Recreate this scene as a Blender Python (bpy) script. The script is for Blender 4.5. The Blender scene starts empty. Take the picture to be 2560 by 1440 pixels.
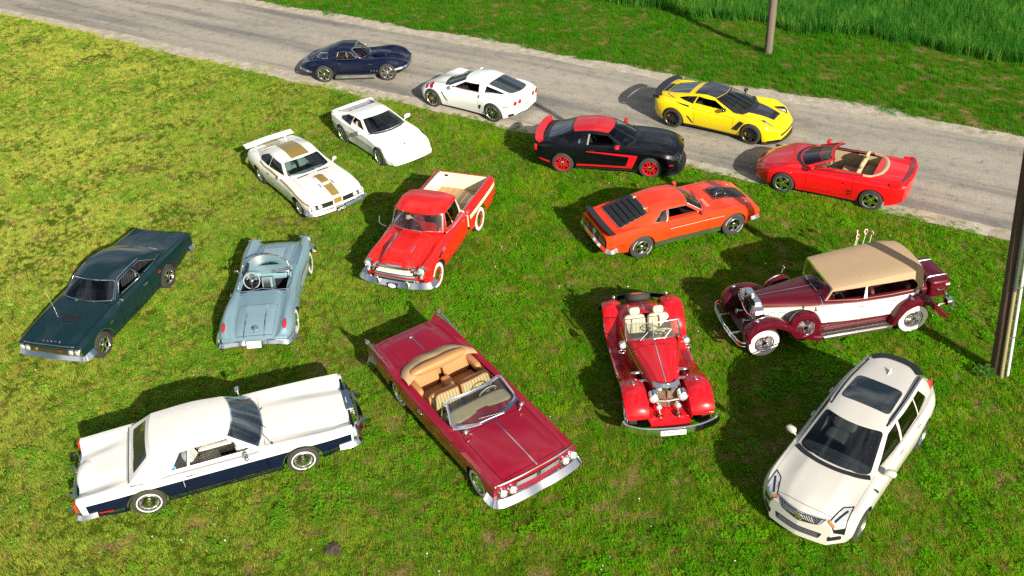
import bpy, bmesh, math, random
import numpy as np
from mathutils import Vector, Matrix, Euler
from mathutils.geometry import delaunay_2d_cdt
from mathutils.bvhtree import BVHTree

R_ = math.radians
PI = math.pi
random.seed(7)
scene = bpy.context.scene
COL = scene.collection

# ------------------------------------------------------------------ camera
CAM_H, CAM_PITCH, CAM_ROLL, CAM_F = 13.9946, 35.222, -4.3771, 2338.34 / 2560.0
cam_d = bpy.data.cameras.new('camera')
cam_d.sensor_width = 36.0
cam_d.lens = 36.0 * CAM_F
cam_d.clip_start, cam_d.clip_end = 0.1, 2000.0
cam = bpy.data.objects.new('camera', cam_d)
COL.objects.link(cam)
cam.matrix_world = (Matrix.Translation((0, 0, CAM_H)) @ Matrix.Rotation(R_(90.0 - CAM_PITCH), 4, 'X')
                    @ Matrix.Rotation(R_(CAM_ROLL), 4, 'Z'))
scene.camera = cam

DENOISE = False
# ------------------------------------------------------------------ light
SUN_EL, SUN_AZ = 26.0, -63.0            # azimuth of the sun, anticlockwise from +x
world = bpy.data.worlds.new('World')
scene.world = world
world.use_nodes = True
wn = world.node_tree.nodes
wl = world.node_tree.links
wn.clear()
w_out = wn.new('ShaderNodeOutputWorld')
w_bg = wn.new('ShaderNodeBackground')
w_sky = wn.new('ShaderNodeTexSky')
w_sky.sky_type = 'NISHITA'
w_sky.sun_disc = False
w_sky.sun_elevation = R_(SUN_EL)
w_sky.sun_rotation = R_(90.0 - SUN_AZ)
w_sky.dust_density = 3.0
w_sky.ozone_density = 0.6
w_bg.inputs['Strength'].default_value = 0.045
# scattered thin clouds, even over the whole sky dome
w_tc = wn.new('ShaderNodeTexCoord')
w_mp = wn.new('ShaderNodeMapping')
w_mp.inputs['Scale'].default_value = (1.0, 1.0, 2.2)
w_ns = wn.new('ShaderNodeTexNoise')
w_ns.inputs['Scale'].default_value = 2.6
w_ns.inputs['Detail'].default_value = 8
w_ns.inputs['Roughness'].default_value = 0.58
w_rm = wn.new('ShaderNodeMapRange')
w_rm.inputs[1].default_value, w_rm.inputs[2].default_value = 0.47, 0.72
w_rm.inputs[3].default_value, w_rm.inputs[4].default_value = 0.0, 0.85
w_mx = wn.new('ShaderNodeMix')
w_mx.data_type = 'RGBA'
w_mx.inputs[7].default_value = (15.0, 15.2, 15.8, 1)
wl.new(w_tc.outputs['Generated'], w_mp.inputs['Vector'])
wl.new(w_mp.outputs[0], w_ns.inputs['Vector'])
wl.new(w_ns.outputs['Fac'], w_rm.inputs[0])
wl.new(w_rm.outputs[0], w_mx.inputs[0])
wl.new(w_sky.outputs[0], w_mx.inputs[6])
wl.new(w_mx.outputs[2], w_bg.inputs[0])
wl.new(w_bg.outputs[0], w_out.inputs[0])

sun_d = bpy.data.lights.new('sun', 'SUN')
sun_d.energy = 5.0
sun_d.angle = R_(0.53)
sun_d.color = (1.0, 0.93, 0.80)
sun = bpy.data.objects.new('sun', sun_d)
COL.objects.link(sun)
_sd = Vector((math.cos(R_(SUN_EL)) * math.cos(R_(SUN_AZ)), math.cos(R_(SUN_EL)) * math.sin(R_(SUN_AZ)), math.sin(R_(SUN_EL))))
sun.rotation_euler = _sd.to_track_quat('Z', 'Y').to_euler()
sun.location = _sd * 60

scene.view_settings.view_transform = 'Standard'
scene.view_settings.look = 'None'
scene.view_settings.exposure = 0.84
scene.view_settings.gamma = 1.0
scene.render.engine = 'CYCLES'
scene.cycles.max_bounces = 8
scene.cycles.transparent_max_bounces = 16
scene.cycles.caustics_reflective = False
scene.cycles.caustics_refractive = False
try:
    scene.cycles.use_denoising = DENOISE
except Exception:
    pass

# ------------------------------------------------------------------ materials
_M = {}


def new_mat(name):
    m = bpy.data.materials.new(name)
    m.use_nodes = True
    nt = m.node_tree
    nt.nodes.clear()
    out = nt.nodes.new('ShaderNodeOutputMaterial')
    return m, nt, out


def pset(b, **kw):
    for k, v in kw.items():
        k = k.replace('_', ' ')
        if k in b.inputs:
            b.inputs[k].default_value = v


def solid(name, col, rough=0.5, metal=0.0, coat=0.0, bump=0.0, bscale=60.0, var=0.0, vscale=3.0, spec=0.5):
    """plain Principled surface with optional fine bump and slow colour wear"""
    if name in _M:
        return _M[name]
    m, nt, out = new_mat(name)
    b = nt.nodes.new('ShaderNodeBsdfPrincipled')
    pset(b, Base_Color=(*col, 1), Roughness=rough, Metallic=metal, Coat_Weight=coat, Coat_Roughness=0.04, Specular_IOR_Level=spec)
    nt.links.new(b.outputs[0], out.inputs[0])
    if bump or var:
        tc = nt.nodes.new('ShaderNodeTexCoord')
    if bump:
        n = nt.nodes.new('ShaderNodeTexNoise')
        n.inputs['Scale'].default_value = bscale
        n.inputs['Detail'].default_value = 4
        bp = nt.nodes.new('ShaderNodeBump')
        bp.inputs['Strength'].default_value = bump
        bp.inputs['Distance'].default_value = 0.01
        nt.links.new(tc.outputs['Object'], n.inputs['Vector'])
        nt.links.new(n.outputs['Fac'], bp.inputs['Height'])
        nt.links.new(bp.outputs[0], b.inputs['Normal'])
    if var:
        n2 = nt.nodes.new('ShaderNodeTexNoise')
        n2.inputs['Scale'].default_value = vscale
        n2.inputs['Detail'].default_value = 5
        mx = nt.nodes.new('ShaderNodeMix')
        mx.data_type = 'RGBA'
        mx.inputs[6].default_value = (*[c * (1 - var) for c in col], 1)
        mx.inputs[7].default_value = (*[min(1, c * (1 + var)) for c in col], 1)
        nt.links.new(tc.outputs['Object'], n2.inputs['Vector'])
        nt.links.new(n2.outputs['Fac'], mx.inputs[0])
        nt.links.new(mx.outputs[2], b.inputs['Base Color'])
    _M[name] = m
    return m


def paint(name, col, metal=0.0, rough=0.35, coat=0.8):
    """automotive paint: coloured base, clear coat, thin uneven dust film"""
    if name in _M:
        return _M[name]
    m, nt, out = new_mat(name)
    b = nt.nodes.new('ShaderNodeBsdfPrincipled')
    pset(b, Base_Color=(*col, 1), Roughness=rough, Metallic=metal, Coat_Weight=coat, Coat_Roughness=0.05, Specular_IOR_Level=0.2)
    tc = nt.nodes.new('ShaderNodeTexCoord')
    n = nt.nodes.new('ShaderNodeTexNoise')
    n.inputs['Scale'].default_value = 2.3
    n.inputs['Detail'].default_value = 6
    mr = nt.nodes.new('ShaderNodeMapRange')
    mr.inputs[3].default_value = 0.012
    mr.inputs[4].default_value = 0.06
    nt.links.new(tc.outputs['Object'], n.inputs['Vector'])
    nt.links.new(n.outputs['Fac'], mr.inputs[0])
    nt.links.new(mr.outputs[0], b.inputs['Coat Roughness'])
    n2 = nt.nodes.new('ShaderNodeTexNoise')
    n2.inputs['Scale'].default_value = 1.1
    n2.inputs['Detail'].default_value = 2
    bp = nt.nodes.new('ShaderNodeBump')
    bp.inputs['Strength'].default_value = 0.06
    bp.inputs['Distance'].default_value = 0.05
    nt.links.new(tc.outputs['Object'], n2.inputs['Vector'])
    nt.links.new(n2.outputs['Fac'], bp.inputs['Height'])
    nt.links.new(bp.outputs[0], b.inputs['Coat Normal'])
    nt.links.new(b.outputs[0], out.inputs[0])
    _M[name] = m
    return m


def glassmat(name, tint=(0.55, 0.62, 0.62), refl=1.0, ior=1.75):
    """thin pane: tinted transmission under a Fresnel reflection"""
    if name in _M:
        return _M[name]
    m, nt, out = new_mat(name)
    t = nt.nodes.new('ShaderNodeBsdfTransparent')
    t.inputs[0].default_value = (*tint, 1)
    g = nt.nodes.new('ShaderNodeBsdfGlossy')
    g.inputs['Roughness'].default_value = 0.02
    g.inputs[0].default_value = (refl, refl, refl, 1)
    f = nt.nodes.new('ShaderNodeFresnel')
    f.inputs[0].default_value = ior
    mx = nt.nodes.new('ShaderNodeMixShader')
    nt.links.new(f.outputs[0], mx.inputs[0])
    nt.links.new(t.outputs[0], mx.inputs[1])
    nt.links.new(g.outputs[0], mx.inputs[2])
    nt.links.new(mx.outputs[0], out.inputs[0])
    _M[name] = m
    return m


CHROME = solid('chrome', (0.90, 0.90, 0.90), 0.10, 1.0, bump=0.02, bscale=6)
ALLOY = solid('polished_alloy', (0.72, 0.73, 0.74), 0.22, 1.0)
SILVER = solid('brushed_aluminium', (0.62, 0.62, 0.60), 0.38, 1.0)
RUBBER = solid('tyre_rubber', (0.030, 0.028, 0.025), 0.8, bump=0.3, bscale=90, var=0.35, vscale=5)
BLACK = solid('black_underside', (0.012, 0.012, 0.012), 0.8)
BTRIM = solid('black_trim', (0.016, 0.016, 0.018), 0.35)
BGLOSS = solid('gloss_black', (0.010, 0.010, 0.013), 0.12, coat=1.0)
CARBON = solid('carbon_grey', (0.022, 0.024, 0.030), 0.30, coat=0.8)
WHITEWALL = solid('whitewall_rubber', (0.72, 0.70, 0.63), 0.6, var=0.06, vscale=9)
GLASS = glassmat('window_glass', (0.50, 0.58, 0.58))
GLASSL = glassmat('light_glass', (0.74, 0.80, 0.78))
GLASSD = glassmat('dark_glass', (0.22, 0.25, 0.25))
DARKGL = solid('tinted_glass', (0.012, 0.020, 0.022), 0.04, coat=1.0, spec=0.8)
LENS = solid('clear_lens', (0.62, 0.64, 0.66), 0.08, 0.35, coat=1.0)
REDLENS = solid('red_lens', (0.42, 0.008, 0.012), 0.12, coat=1.0)
AMBER = solid('amber_lens', (0.65, 0.20, 0.02), 0.15, coat=1.0)
PLATE = solid('plate_white', (0.72, 0.73, 0.74), 0.4)
INK = solid('plate_ink', (0.02, 0.02, 0.03), 0.5)
TAN = solid('tan_leather', (0.42, 0.20, 0.075), 0.45, bump=0.15, bscale=40, var=0.12)
CREAM = solid('cream_leather', (0.62, 0.55, 0.38), 0.5, bump=0.15, bscale=40, var=0.08)
BEIGE = solid('beige_trim', (0.42, 0.33, 0.20), 0.55, bump=0.15, bscale=40, var=0.08)
BLKLEA = solid('black_vinyl', (0.018, 0.018, 0.020), 0.42, bump=0.15, bscale=40)
GREYLEA = solid('grey_trim', (0.22, 0.23, 0.22), 0.55, bump=0.15, bscale=40)
CARPET = solid('dark_carpet', (0.03, 0.028, 0.026), 0.95)

# ------------------------------------------------------------------ helpers


def pc(p, x):
    """monotone cubic through (x, v) points; a number is a constant"""
    x = np.asarray(x, float)
    if isinstance(p, (int, float)):
        return np.full(x.shape, float(p))
    a = np.array(sorted(p), float)
    X, V = a[:, 0], a[:, 1]
    if len(X) == 1:
        return np.full(x.shape, V[0])
    h = np.diff(X)
    d = np.diff(V) / h
    m = np.zeros(len(X))
    m[0], m[-1] = d[0], d[-1]
    for i in range(1, len(X) - 1):
        if d[i - 1] * d[i] > 0:
            w1, w2 = 2 * h[i] + h[i - 1], h[i] + 2 * h[i - 1]
            m[i] = (w1 + w2) / (w1 / d[i - 1] + w2 / d[i])
    xc = np.clip(x, X[0], X[-1])
    k = np.clip(np.searchsorted(X, xc, side='right') - 1, 0, len(X) - 2)
    t = (xc - X[k]) / h[k]
    return ((2 * t**3 - 3 * t**2 + 1) * V[k] + (t**3 - 2 * t**2 + t) * h[k] * m[k]
            + (-2 * t**3 + 3 * t**2) * V[k + 1] + (t**3 - t**2) * h[k] * m[k + 1])


def link(name, V, F, mats, parent=None, smooth=True, ang=38.0, mi=None):
    me = bpy.data.meshes.new(name)
    me.from_pydata([tuple(map(float, v)) for v in V], [], [tuple(map(int, f)) for f in F])
    for m in (mats if isinstance(mats, (list, tuple)) else [mats]):
        me.materials.append(m)
    if mi is not None:
        me.polygons.foreach_set('material_index', list(map(int, mi)))
    if smooth:
        me.polygons.foreach_set('use_smooth', [True] * len(me.polygons))
        me.update()
        me.set_sharp_from_angle(angle=R_(ang))
    me.update()
    o = bpy.data.objects.new(name, me)
    COL.objects.link(o)
    if parent is not None:
        o.parent = parent
    return o


def tag(o, label=None, cat=None, group=None, kind=None):
    if label:
        o['label'] = label
    if cat:
        o['category'] = cat
    if group:
        o['group'] = group
    if kind:
        o['kind'] = kind
    return o


def inpoly(p, poly):
    x, y = p
    c = False
    j = len(poly) - 1
    for i in range(len(poly)):
        xi, yi = poly[i]
        xj, yj = poly[j]
        if (yi > y) != (yj > y) and x < (xj - xi) * (y - yi) / (yj - yi) + xi:
            c = not c
        j = i
    return c


def dens(poly, step, closed=True):
    out = []
    n = len(poly)
    for i in range(n if closed else n - 1):
        a, b = np.array(poly[i], float), np.array(poly[(i + 1) % n], float)
        k = max(1, int(math.ceil(np.linalg.norm(b - a) / step)))
        for q in range(k):
            out.append(tuple(a + (b - a) * q / k))
    if not closed:
        out.append(tuple(map(float, poly[-1])))
    return out


def rounded(poly, r, n=4):
    """round every corner of a closed 2-D polygon"""
    out = []
    N = len(poly)
    for i in range(N):
        p0, p1, p2 = (np.array(poly[(i + k) % N][:2], float) for k in (-1, 0, 1))
        a, b = p0 - p1, p2 - p1
        la, lb = np.linalg.norm(a), np.linalg.norm(b)
        q = min(r, la * 0.45, lb * 0.45)
        s, e = p1 + a / la * q, p1 + b / lb * q
        for k in range(n + 1):
            t = k / n
            out.append(tuple((1 - t)**2 * s + 2 * t * (1 - t) * p1 + t * t * e))
    return out


def cdt(outer, holes, step=0.09):
    loops = [outer] + list(holes)
    pts, edges = [], []
    for lp in loops:
        n0 = len(pts)
        pts += [tuple(p) for p in lp]
        edges += [(n0 + i, n0 + (i + 1) % len(lp)) for i in range(len(lp))]
    xs = [p[0] for p in outer]
    ys = [p[1] for p in outer]
    nx = int((max(xs) - min(xs)) / step)
    ny = int((max(ys) - min(ys)) / step)
    for i in range(1, nx + 1):
        for j in range(1, ny + 1):
            q = (min(xs) + (i - 0.5 + 0.001) * (max(xs) - min(xs)) / max(nx, 1), min(ys) + (j - 0.5 + 0.002) * (max(ys) - min(ys)) / max(ny, 1))
            if inpoly(q, outer):
                pts.append(q)
    r = delaunay_2d_cdt([Vector(p) for p in pts], edges, [], 0, 1e-5)
    P2 = [tuple(v) for v in r[0]]
    groups = [[] for _ in loops]
    for f in r[2]:
        c = (sum(P2[i][0] for i in f) / 3, sum(P2[i][1] for i in f) / 3)
        for k in range(len(loops) - 1, -1, -1):
            if inpoly(c, loops[k]):
                groups[k].append(f)
                break
    return P2, groups


def compact(P, tris):
    ids = {}
    V, F = [], []
    for f in tris:
        g = []
        for i in f:
            if i not in ids:
                ids[i] = len(V)
                V.append(P[i])
            g.append(ids[i])
        F.append(g)
    return V, F


def tube_geo(pts, r, n=6, closed=False):
    P = [np.array(p, float) for p in pts]
    m = len(P)
    V, F = [], []
    up = None
    for i in range(m):
        a = P[(i - 1) % m] if (closed or i > 0) else P[i]
        b = P[(i + 1) % m] if (closed or i < m - 1) else P[i]
        t = b - a
        t = t / (np.linalg.norm(t) + 1e-9)
        if up is None:
            up = np.array((0, 0, 1.0)) if abs(t[2]) < 0.9 else np.array((1.0, 0, 0))
        s = np.cross(t, up)
        s /= np.linalg.norm(s) + 1e-9
        up = np.cross(s, t)
        rr = r[i] if isinstance(r, (list, tuple)) else r
        for k in range(n):
            a_ = 2 * PI * k / n
            V.append(P[i] + rr * (math.cos(a_) * s + math.sin(a_) * up))
    for i in range(m if closed else m - 1):
        for k in range(n):
            i2 = (i + 1) % m
            F.append((i * n + k, i * n + (k + 1) % n, i2 * n + (k + 1) % n, i2 * n + k))
    if not closed:
        F.append(tuple(range(n)))
        F.append(tuple((m - 1) * n + k for k in reversed(range(n))))
    return V, F


def merge(parts):
    V, F = [], []
    for v, f in parts:
        n = len(V)
        V += list(v)
        F += [tuple(i + n for i in g) for g in f]
    return V, F


def box_geo(c, s, rot=(0, 0, 0), taper=1.0):
    x, y, z = s[0] / 2, s[1] / 2, s[2] / 2
    V = [(-x, -y, -z), (x, -y, -z), (x, y, -z), (-x, y, -z), (-x * taper, -y * taper, z), (x * taper, -y * taper, z), (x * taper, y * taper, z), (-x * taper, y * taper, z)]
    F = [(3, 2, 1, 0), (4, 5, 6, 7), (0, 1, 5, 4), (1, 2, 6, 5), (2, 3, 7, 6), (3, 0, 4, 7)]
    M = Euler(rot).to_matrix()
    return [tuple(M @ Vector(v) + Vector(c)) for v in V], F


def rbox_geo(c, s, rot=(0, 0, 0), e=4.0, nu=16, nv=10):
    """super-ellipsoid: e=2 ball, e=5 softly rounded box"""
    def pw(v):
        return math.copysign(abs(v)**(2.0 / e), v)
    V, F = [], []
    M = Euler(rot).to_matrix()
    for j in range(nv + 1):
        ph = -PI / 2 + PI * j / nv
        for i in range(nu):
            th = 2 * PI * (i + 0.5) / nu
            v = Vector((pw(math.cos(ph)) * pw(math.cos(th)) * s[0] / 2, pw(math.cos(ph)) * pw(math.sin(th)) * s[1] / 2, pw(math.sin(ph)) * s[2] / 2))
            V.append(tuple(M @ v + Vector(c)))
    for j in range(nv):
        for i in range(nu):
            F.append((j * nu + i, j * nu + (i + 1) % nu, (j + 1) * nu + (i + 1) % nu, (j + 1) * nu + i))
    return V, F


def lathe_geo(prof, n=28, c=(0, 0, 0), axis=(0, 1, 0)):
    """profile of (radius, height along axis)"""
    q = Vector((0, 0, 1)).rotation_difference(Vector(axis).normalized()).to_matrix()
    V, F = [], []
    for r, h in prof:
        for k in range(n):
            a = 2 * PI * k / n
            V.append(tuple(q @ Vector((r * math.cos(a), r * math.sin(a), h)) + Vector(c)))
    for j in range(len(prof) - 1):
        for k in range(n):
            F.append((j * n + k, j * n + (k + 1) % n, (j + 1) * n + (k + 1) % n, (j + 1) * n + k))
    return V, F


def sweep_geo(path, prof, closed=False):
    """profile (out, up) swept along a path; 'out' is to the right of travel in plan"""
    P = [np.array(p, float) for p in path]
    m, n = len(P), len(prof)
    V, F = [], []
    for i in range(m):
        a, b = P[max(i - 1, 0)], P[min(i + 1, m - 1)]
        t = b - a
        t[2] = 0
        t /= np.linalg.norm(t) + 1e-9
        o = np.array((t[1], -t[0], 0))
        for u, w in prof:
            V.append(P[i] + o * u + np.array((0, 0, w)))
    for i in range(m - 1):
        for k in range(n):
            F.append((i * n + k, i * n + (k + 1) % n, (i + 1) * n + (k + 1) % n, (i + 1) * n + k))
    F.append(tuple(range(n)))
    F.append(tuple((m - 1) * n + k for k in reversed(range(n))))
    return V, F


def smoothpath(pts, n=6):
    """Catmull-Rom through 3-D points"""
    P = [np.array(p, float) for p in pts]
    out = []
    for i in range(len(P) - 1):
        p0, p1, p2, p3 = P[max(i - 1, 0)], P[i], P[i + 1], P[min(i + 2, len(P) - 1)]
        for k in range(n):
            t = k / n
            out.append(0.5 * ((2 * p1) + (p2 - p0) * t + (2 * p0 - 5 * p1 + 4 * p2 - p3) * t * t + (3 * p1 - p0 - 3 * p2 + p3) * t**3))
    out.append(P[-1])
    return out


def mirror_geo(g):
    V, F = g
    return [(v[0], -v[1], v[2]) for v in V], [tuple(reversed(f)) for f in F]


BIGBAR = [(-0.10, -0.07), (0.04, -0.07), (0.07, -0.05), (-0.005, 0.065), (-0.10, 0.075)]
BARPROF = [(-0.05, -0.06), (0.03, -0.06), (0.055, -0.045), (0.0, 0.058), (-0.05, 0.06)]


# ------------------------------------------------------------------ car builder
class Car:
    def __init__(s, name, label, cat, mid, hd, wb):
        s.root = bpy.data.objects.new(name, None)
        COL.objects.link(s.root)
        s.root.location = (mid[0], mid[1], 0)
        s.root.rotation_euler = (0, 0, R_(hd))
        tag(s.root, label, cat, 'show cars parked on the grass and along the road')
        s.wb = wb
        s.V, s.F, s._b = [], [], None

    def add(s, name, geo, mat, parent=None, hit=False, both=False, smooth=True, ang=38.0, label=None):
        o = link(name, geo[0], geo[1], mat, parent or s.root, smooth, ang)
        if label:
            o['label'] = label
        if hit:
            s.hit(geo)
        if both:
            g = mirror_geo(geo)
            o2 = link(name, g[0], g[1], mat, parent or s.root, smooth, ang)
            if hit:
                s.hit(g)
            return o, o2
        return o

    def hit(s, geo):
        n = len(s.V)
        s.V += [tuple(map(float, v)) for v in geo[0]]
        s.F += [tuple(int(i) + n for i in f) for f in geo[1]]
        s._b = None

    def cast(s, p, axis):
        if s._b is None:
            s._b = BVHTree.FromPolygons(s.V, s.F)
        a, b = p
        o, d = {'z': ((a, b, 4), (0, 0, -1)), 'l': ((a, 3, b), (0, -1, 0)), 'r': ((a, -3, b), (0, 1, 0)),
                'f': ((5, a, b), (-1, 0, 0)), 'b': ((-5, a, b), (1, 0, 0))}[axis]
        d = Vector(d)
        h = s._b.ray_cast(Vector(o), d)
        if h[0] is None:
            return None
        n = h[1].normalized()
        if n.dot(d) > 0:
            n = -n
        return h[0], n

    def zat(s, x, y):
        h = s.cast((x, y), 'z')
        return h[0].z if h else 0.8

    def yat(s, x, z):
        h = s.cast((x, z), 'l')
        return h[0].y if h else 0.8

    def decal(s, name, poly, axis, mat, off=0.004, step=0.07, both=False, hole=None, parent=None, maxdev=0.5, label=None):
        """flat shape draped on the skin along an axis"""
        objs = []
        for ax, sgn in (((axis, 1),) if not both else ((axis, 1), ({'l': 'r', 'r': 'l'}.get(axis, axis), -1))):
            pl = [(p[0], p[1]) for p in poly]
            if both and axis == 'z' and sgn < 0:
                pl = [(p[0], -p[1]) for p in pl]
            if both and axis in 'fb' and sgn < 0:
                pl = [(-p[0], p[1]) for p in pl]
            hl = []
            if hole:
                hl = [[(p[0], p[1] * (sgn if axis == 'z' else 1)) for p in hole]]
            P, g = cdt(dens(pl, step), [dens(h, step) for h in hl], step)
            V2, T = compact(P, g[0])
            V3, ok = [], []
            for p in V2:
                h = s.cast(p, ax)
                if h is None:
                    V3.append((0, 0, 0))
                    ok.append(False)
                else:
                    V3.append(tuple(h[0] + h[1] * off))
                    ok.append(True)
            ci = {'z': 2, 'l': 1, 'r': 1, 'f': 0, 'b': 0}[ax]
            T = [f for f in T if all(ok[i] for i in f) and max(V3[i][ci] for i in f) - min(V3[i][ci] for i in f) < maxdev]
            if T:
                V3, T = compact(V3, T)
                T = orient(V3, T, (0, 0, 0.4))
                o = link(name, V3, T, mat, parent or s.root, True, 60)
                if label:
                    o['label'] = label
                objs.append(o)
        return objs

    def strip(s, name, pts, axis, w, mat, off=0.005, step=0.06, both=False, parent=None, closed=False):
        """ribbon of given width laid on the skin"""
        pts = dens(pts, step, closed)
        m = len(pts)
        for sgn in ((1,) if not both else (1, -1)):
            ax = axis
            if sgn < 0 and axis in 'lr':
                ax = 'r' if axis == 'l' else 'l'
            V, F = [], []
            prev = False
            for i in range(m + (1 if closed else 0)):
                ii = i % m
                a = np.array(pts[(ii - 1) % m] if (closed or ii > 0) else pts[ii])
                b = np.array(pts[(ii + 1) % m] if (closed or ii < m - 1) else pts[ii])
                t = b - a
                t /= np.linalg.norm(t) + 1e-9
                nrm = np.array((-t[1], t[0])) * w / 2
                q = [np.array(pts[ii]) + nrm, np.array(pts[ii]) - nrm]
                if sgn < 0 and axis == 'z':
                    q = [(p[0], -p[1]) for p in q]
                if sgn < 0 and axis in 'fb':
                    q = [(-p[0], p[1]) for p in q]
                h = [s.cast((p[0], p[1]), ax) for p in q]
                if h[0] is None or h[1] is None:
                    prev = False
                    continue
                V += [tuple(k[0] + k[1] * off) for k in h]
                if prev:
                    n = len(V)
                    F.append((n - 4, n - 3, n - 1, n - 2))
                prev = True
            if F:
                F = orient(V, F, (0, 0, 0.4))
                link(name, V, F, mat, parent or s.root, True, 60)

    # ---------------------------------------------------------------- lofted shell
    def body(s, xr, xf, W, lines, arches, mats, regions=(), paint=(), bowf=(0, .6, 2), bowr=(0, .6, 2), rakef=(0, .5, .6), raker=(0, .5, .6),
             ta=None, nseg=6, dx=0.055, gap=0.009, name='body', floor=True, cap=(True, True), holes=()):
        K = len(lines)
        gl = 0.02
        xs = set(np.linspace(xr, xf, max(8, int((xf - xr) / dx))).tolist())
        for xw, R in arches:
            xs |= set((xw + R * np.cos(np.linspace(0, PI, 27))).tolist())
        ts = set()
        for k in range(K - 1):
            ts |= {round(k + i / nseg, 5) for i in range(nseg)}
        ts.add(float(K - 1))
        tg = 0.03
        for r in list(regions) + [dict(x0=p[0], x1=p[1], t0=p[2], t1=p[3], gapless=True) for p in paint] + [dict(x0=h[0], x1=h[1], t0=0, t1=h[2], gapless=True) for h in holes]:
            g = 0 if r.get('gapless') else gap / 2
            for e in (r['x0'], r['x1']):
                if xr < e < xf:
                    xs |= {e - g, e + g}
            for e in (r['t0'], r['t1']):
                if 0 < e < K - 1:
                    ts |= {e - (0 if r.get('gapless') else tg / 2), e + (0 if r.get('gapless') else tg / 2)}
        keyx = set()
        for r in list(regions):
            for e in (r['x0'], r['x1']):
                keyx |= {e - gap / 2, e + gap / 2}
        xs = sorted(xs)
        xx = [xs[0]]
        for x in xs[1:]:
            if x - xx[-1] > 0.0012:
                xx.append(x)
        X = np.array(xx)
        tt = sorted(ts)
        t2 = [tt[0]]
        for t in tt[1:]:
            if t - t2[-1] > 0.004:
                t2.append(t)
        T = np.array(t2)
        nx, nt = len(X), len(T)
        Wx = pc(W, X)
        LY = np.zeros((K, nx))
        LZ = np.zeros((K, nx))
        sharp = []
        for k, ln in enumerate(lines):
            yv, zv = ln[0], ln[1]
            LY[k] = Wx * yv if isinstance(yv, (int, float)) else pc(yv, X)
            LZ[k] = pc(zv, X)
            sharp.append(len(ln) > 2 and ln[2] == 's')
        P = np.stack([LY, LZ], -1)                      # K,nx,2
        seg = P[1:] - P[:-1]
        ll = np.linalg.norm(seg, axis=-1, keepdims=True) + 1e-6
        d = seg / ll
        tan_in, tan_out = np.zeros_like(P), np.zeros_like(P)
        for k in range(K):
            if k == 0:
                v = d[0] * [1, 0.0] + 1e-9
                v = v / np.linalg.norm(v, axis=-1, keepdims=True)
                tan_out[0] = v
            elif k == K - 1:
                tan_in[k] = d[-1]
            elif sharp[k]:
                tan_in[k], tan_out[k] = d[k - 1], d[k]
            else:
                v = d[k - 1] * ll[k] + d[k] * ll[k - 1]
                v = v / (np.linalg.norm(v, axis=-1, keepdims=True) + 1e-9)
                tan_in[k] = tan_out[k] = v
        Y = np.zeros((nt, nx))
        Z = np.zeros((nt, nx))
        for j, t in enumerate(T):
            k = min(int(t + 1e-9), K - 2)
            u = t - k
            h00, h10, h01, h11 = 2 * u**3 - 3 * u**2 + 1, u**3 - 2 * u**2 + u, -2 * u**3 + 3 * u**2, u**3 - u**2
            q = h00 * P[k] + h10 * tan_out[k] * ll[k] + h01 * P[k + 1] + h11 * tan_in[k + 1] * ll[k]
            Y[j], Z[j] = q[:, 0], q[:, 1]
        Y[0] = 0
        if ta is None:
            ta = K - 4
        j0 = int(np.searchsorted(T, ta))
        clamp = np.zeros(nx, int) + nt - 1
        for i in range(nx):
            for xw, R in arches:
                if abs(X[i] - xw) < R - 1e-6:
                    zc = s.wz + math.sqrt(R * R - (X[i] - xw)**2)
                    for j in range(j0 + 1, nt):
                        if Z[j, i] < zc:
                            a = (Z[j - 1, i] - zc) / max(1e-6, Z[j - 1, i] - Z[j, i])
                            a = min(max(a, 0), 1)
                            yy = Y[j - 1, i] + a * (Y[j, i] - Y[j - 1, i])
                            Y[j:, i] = yy
                            Z[j:, i] = zc
                            clamp[i] = j
                            break
        XX = np.repeat(X[None, :], nt, 0)

        def warp(x, y, z):
            x0_ = x
            for sg, end, (bk, bl, bp), (rk, rl, rz) in ((1, xf, bowf, rakef), (-1, xr, bowr, raker)):
                Wm = max(0.3, float(np.max(np.abs(y))))
                f = np.clip((sg * (x0_ - end) + bl) / bl, 0, 1)
                f = f * f * (3 - 2 * f)
                x = x - sg * bk * (np.abs(y) / Wm)**bp * f
                f = np.clip((sg * (x0_ - end) + rl) / rl, 0, 1)
                x = x + sg * rk * (rz - z) * f * f
            return x
        XW = warp(XX, Y, Z)
        s.warp = warp
        V, idx = [], {}
        L = -np.ones((nt, nx), int)
        Rr = -np.ones((nt, nx), int)
        for j in range(nt):
            for i in range(nx):
                if j > clamp[i]:
                    L[j, i], Rr[j, i] = L[j - 1, i], Rr[j - 1, i]
                    continue
                L[j, i] = len(V)
                V.append((XW[j, i], Y[j, i], Z[j, i]))
                if j == 0:
                    Rr[j, i] = L[j, i]
                else:
                    Rr[j, i] = len(V)
                    V.append((XW[j, i], -Y[j, i], Z[j, i]))
        out = {}

        def put(key, f, m):
            g = []
            for v in f:
                if not g or v != g[-1]:
                    g.append(v)
            if len(g) > 1 and g[0] == g[-1]:
                g.pop()
            if len(set(g)) < 3:
                return
            out.setdefault(key, ([], []))
            out[key][0].append(tuple(g))
            out[key][1].append(m)

        def pm(x, t):
            for p in paint:
                if p[0] <= x <= p[1] and p[2] <= t <= p[3]:
                    return p[4]
            return 0
        tgx, tgt = gap / 2, tg / 2
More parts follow.
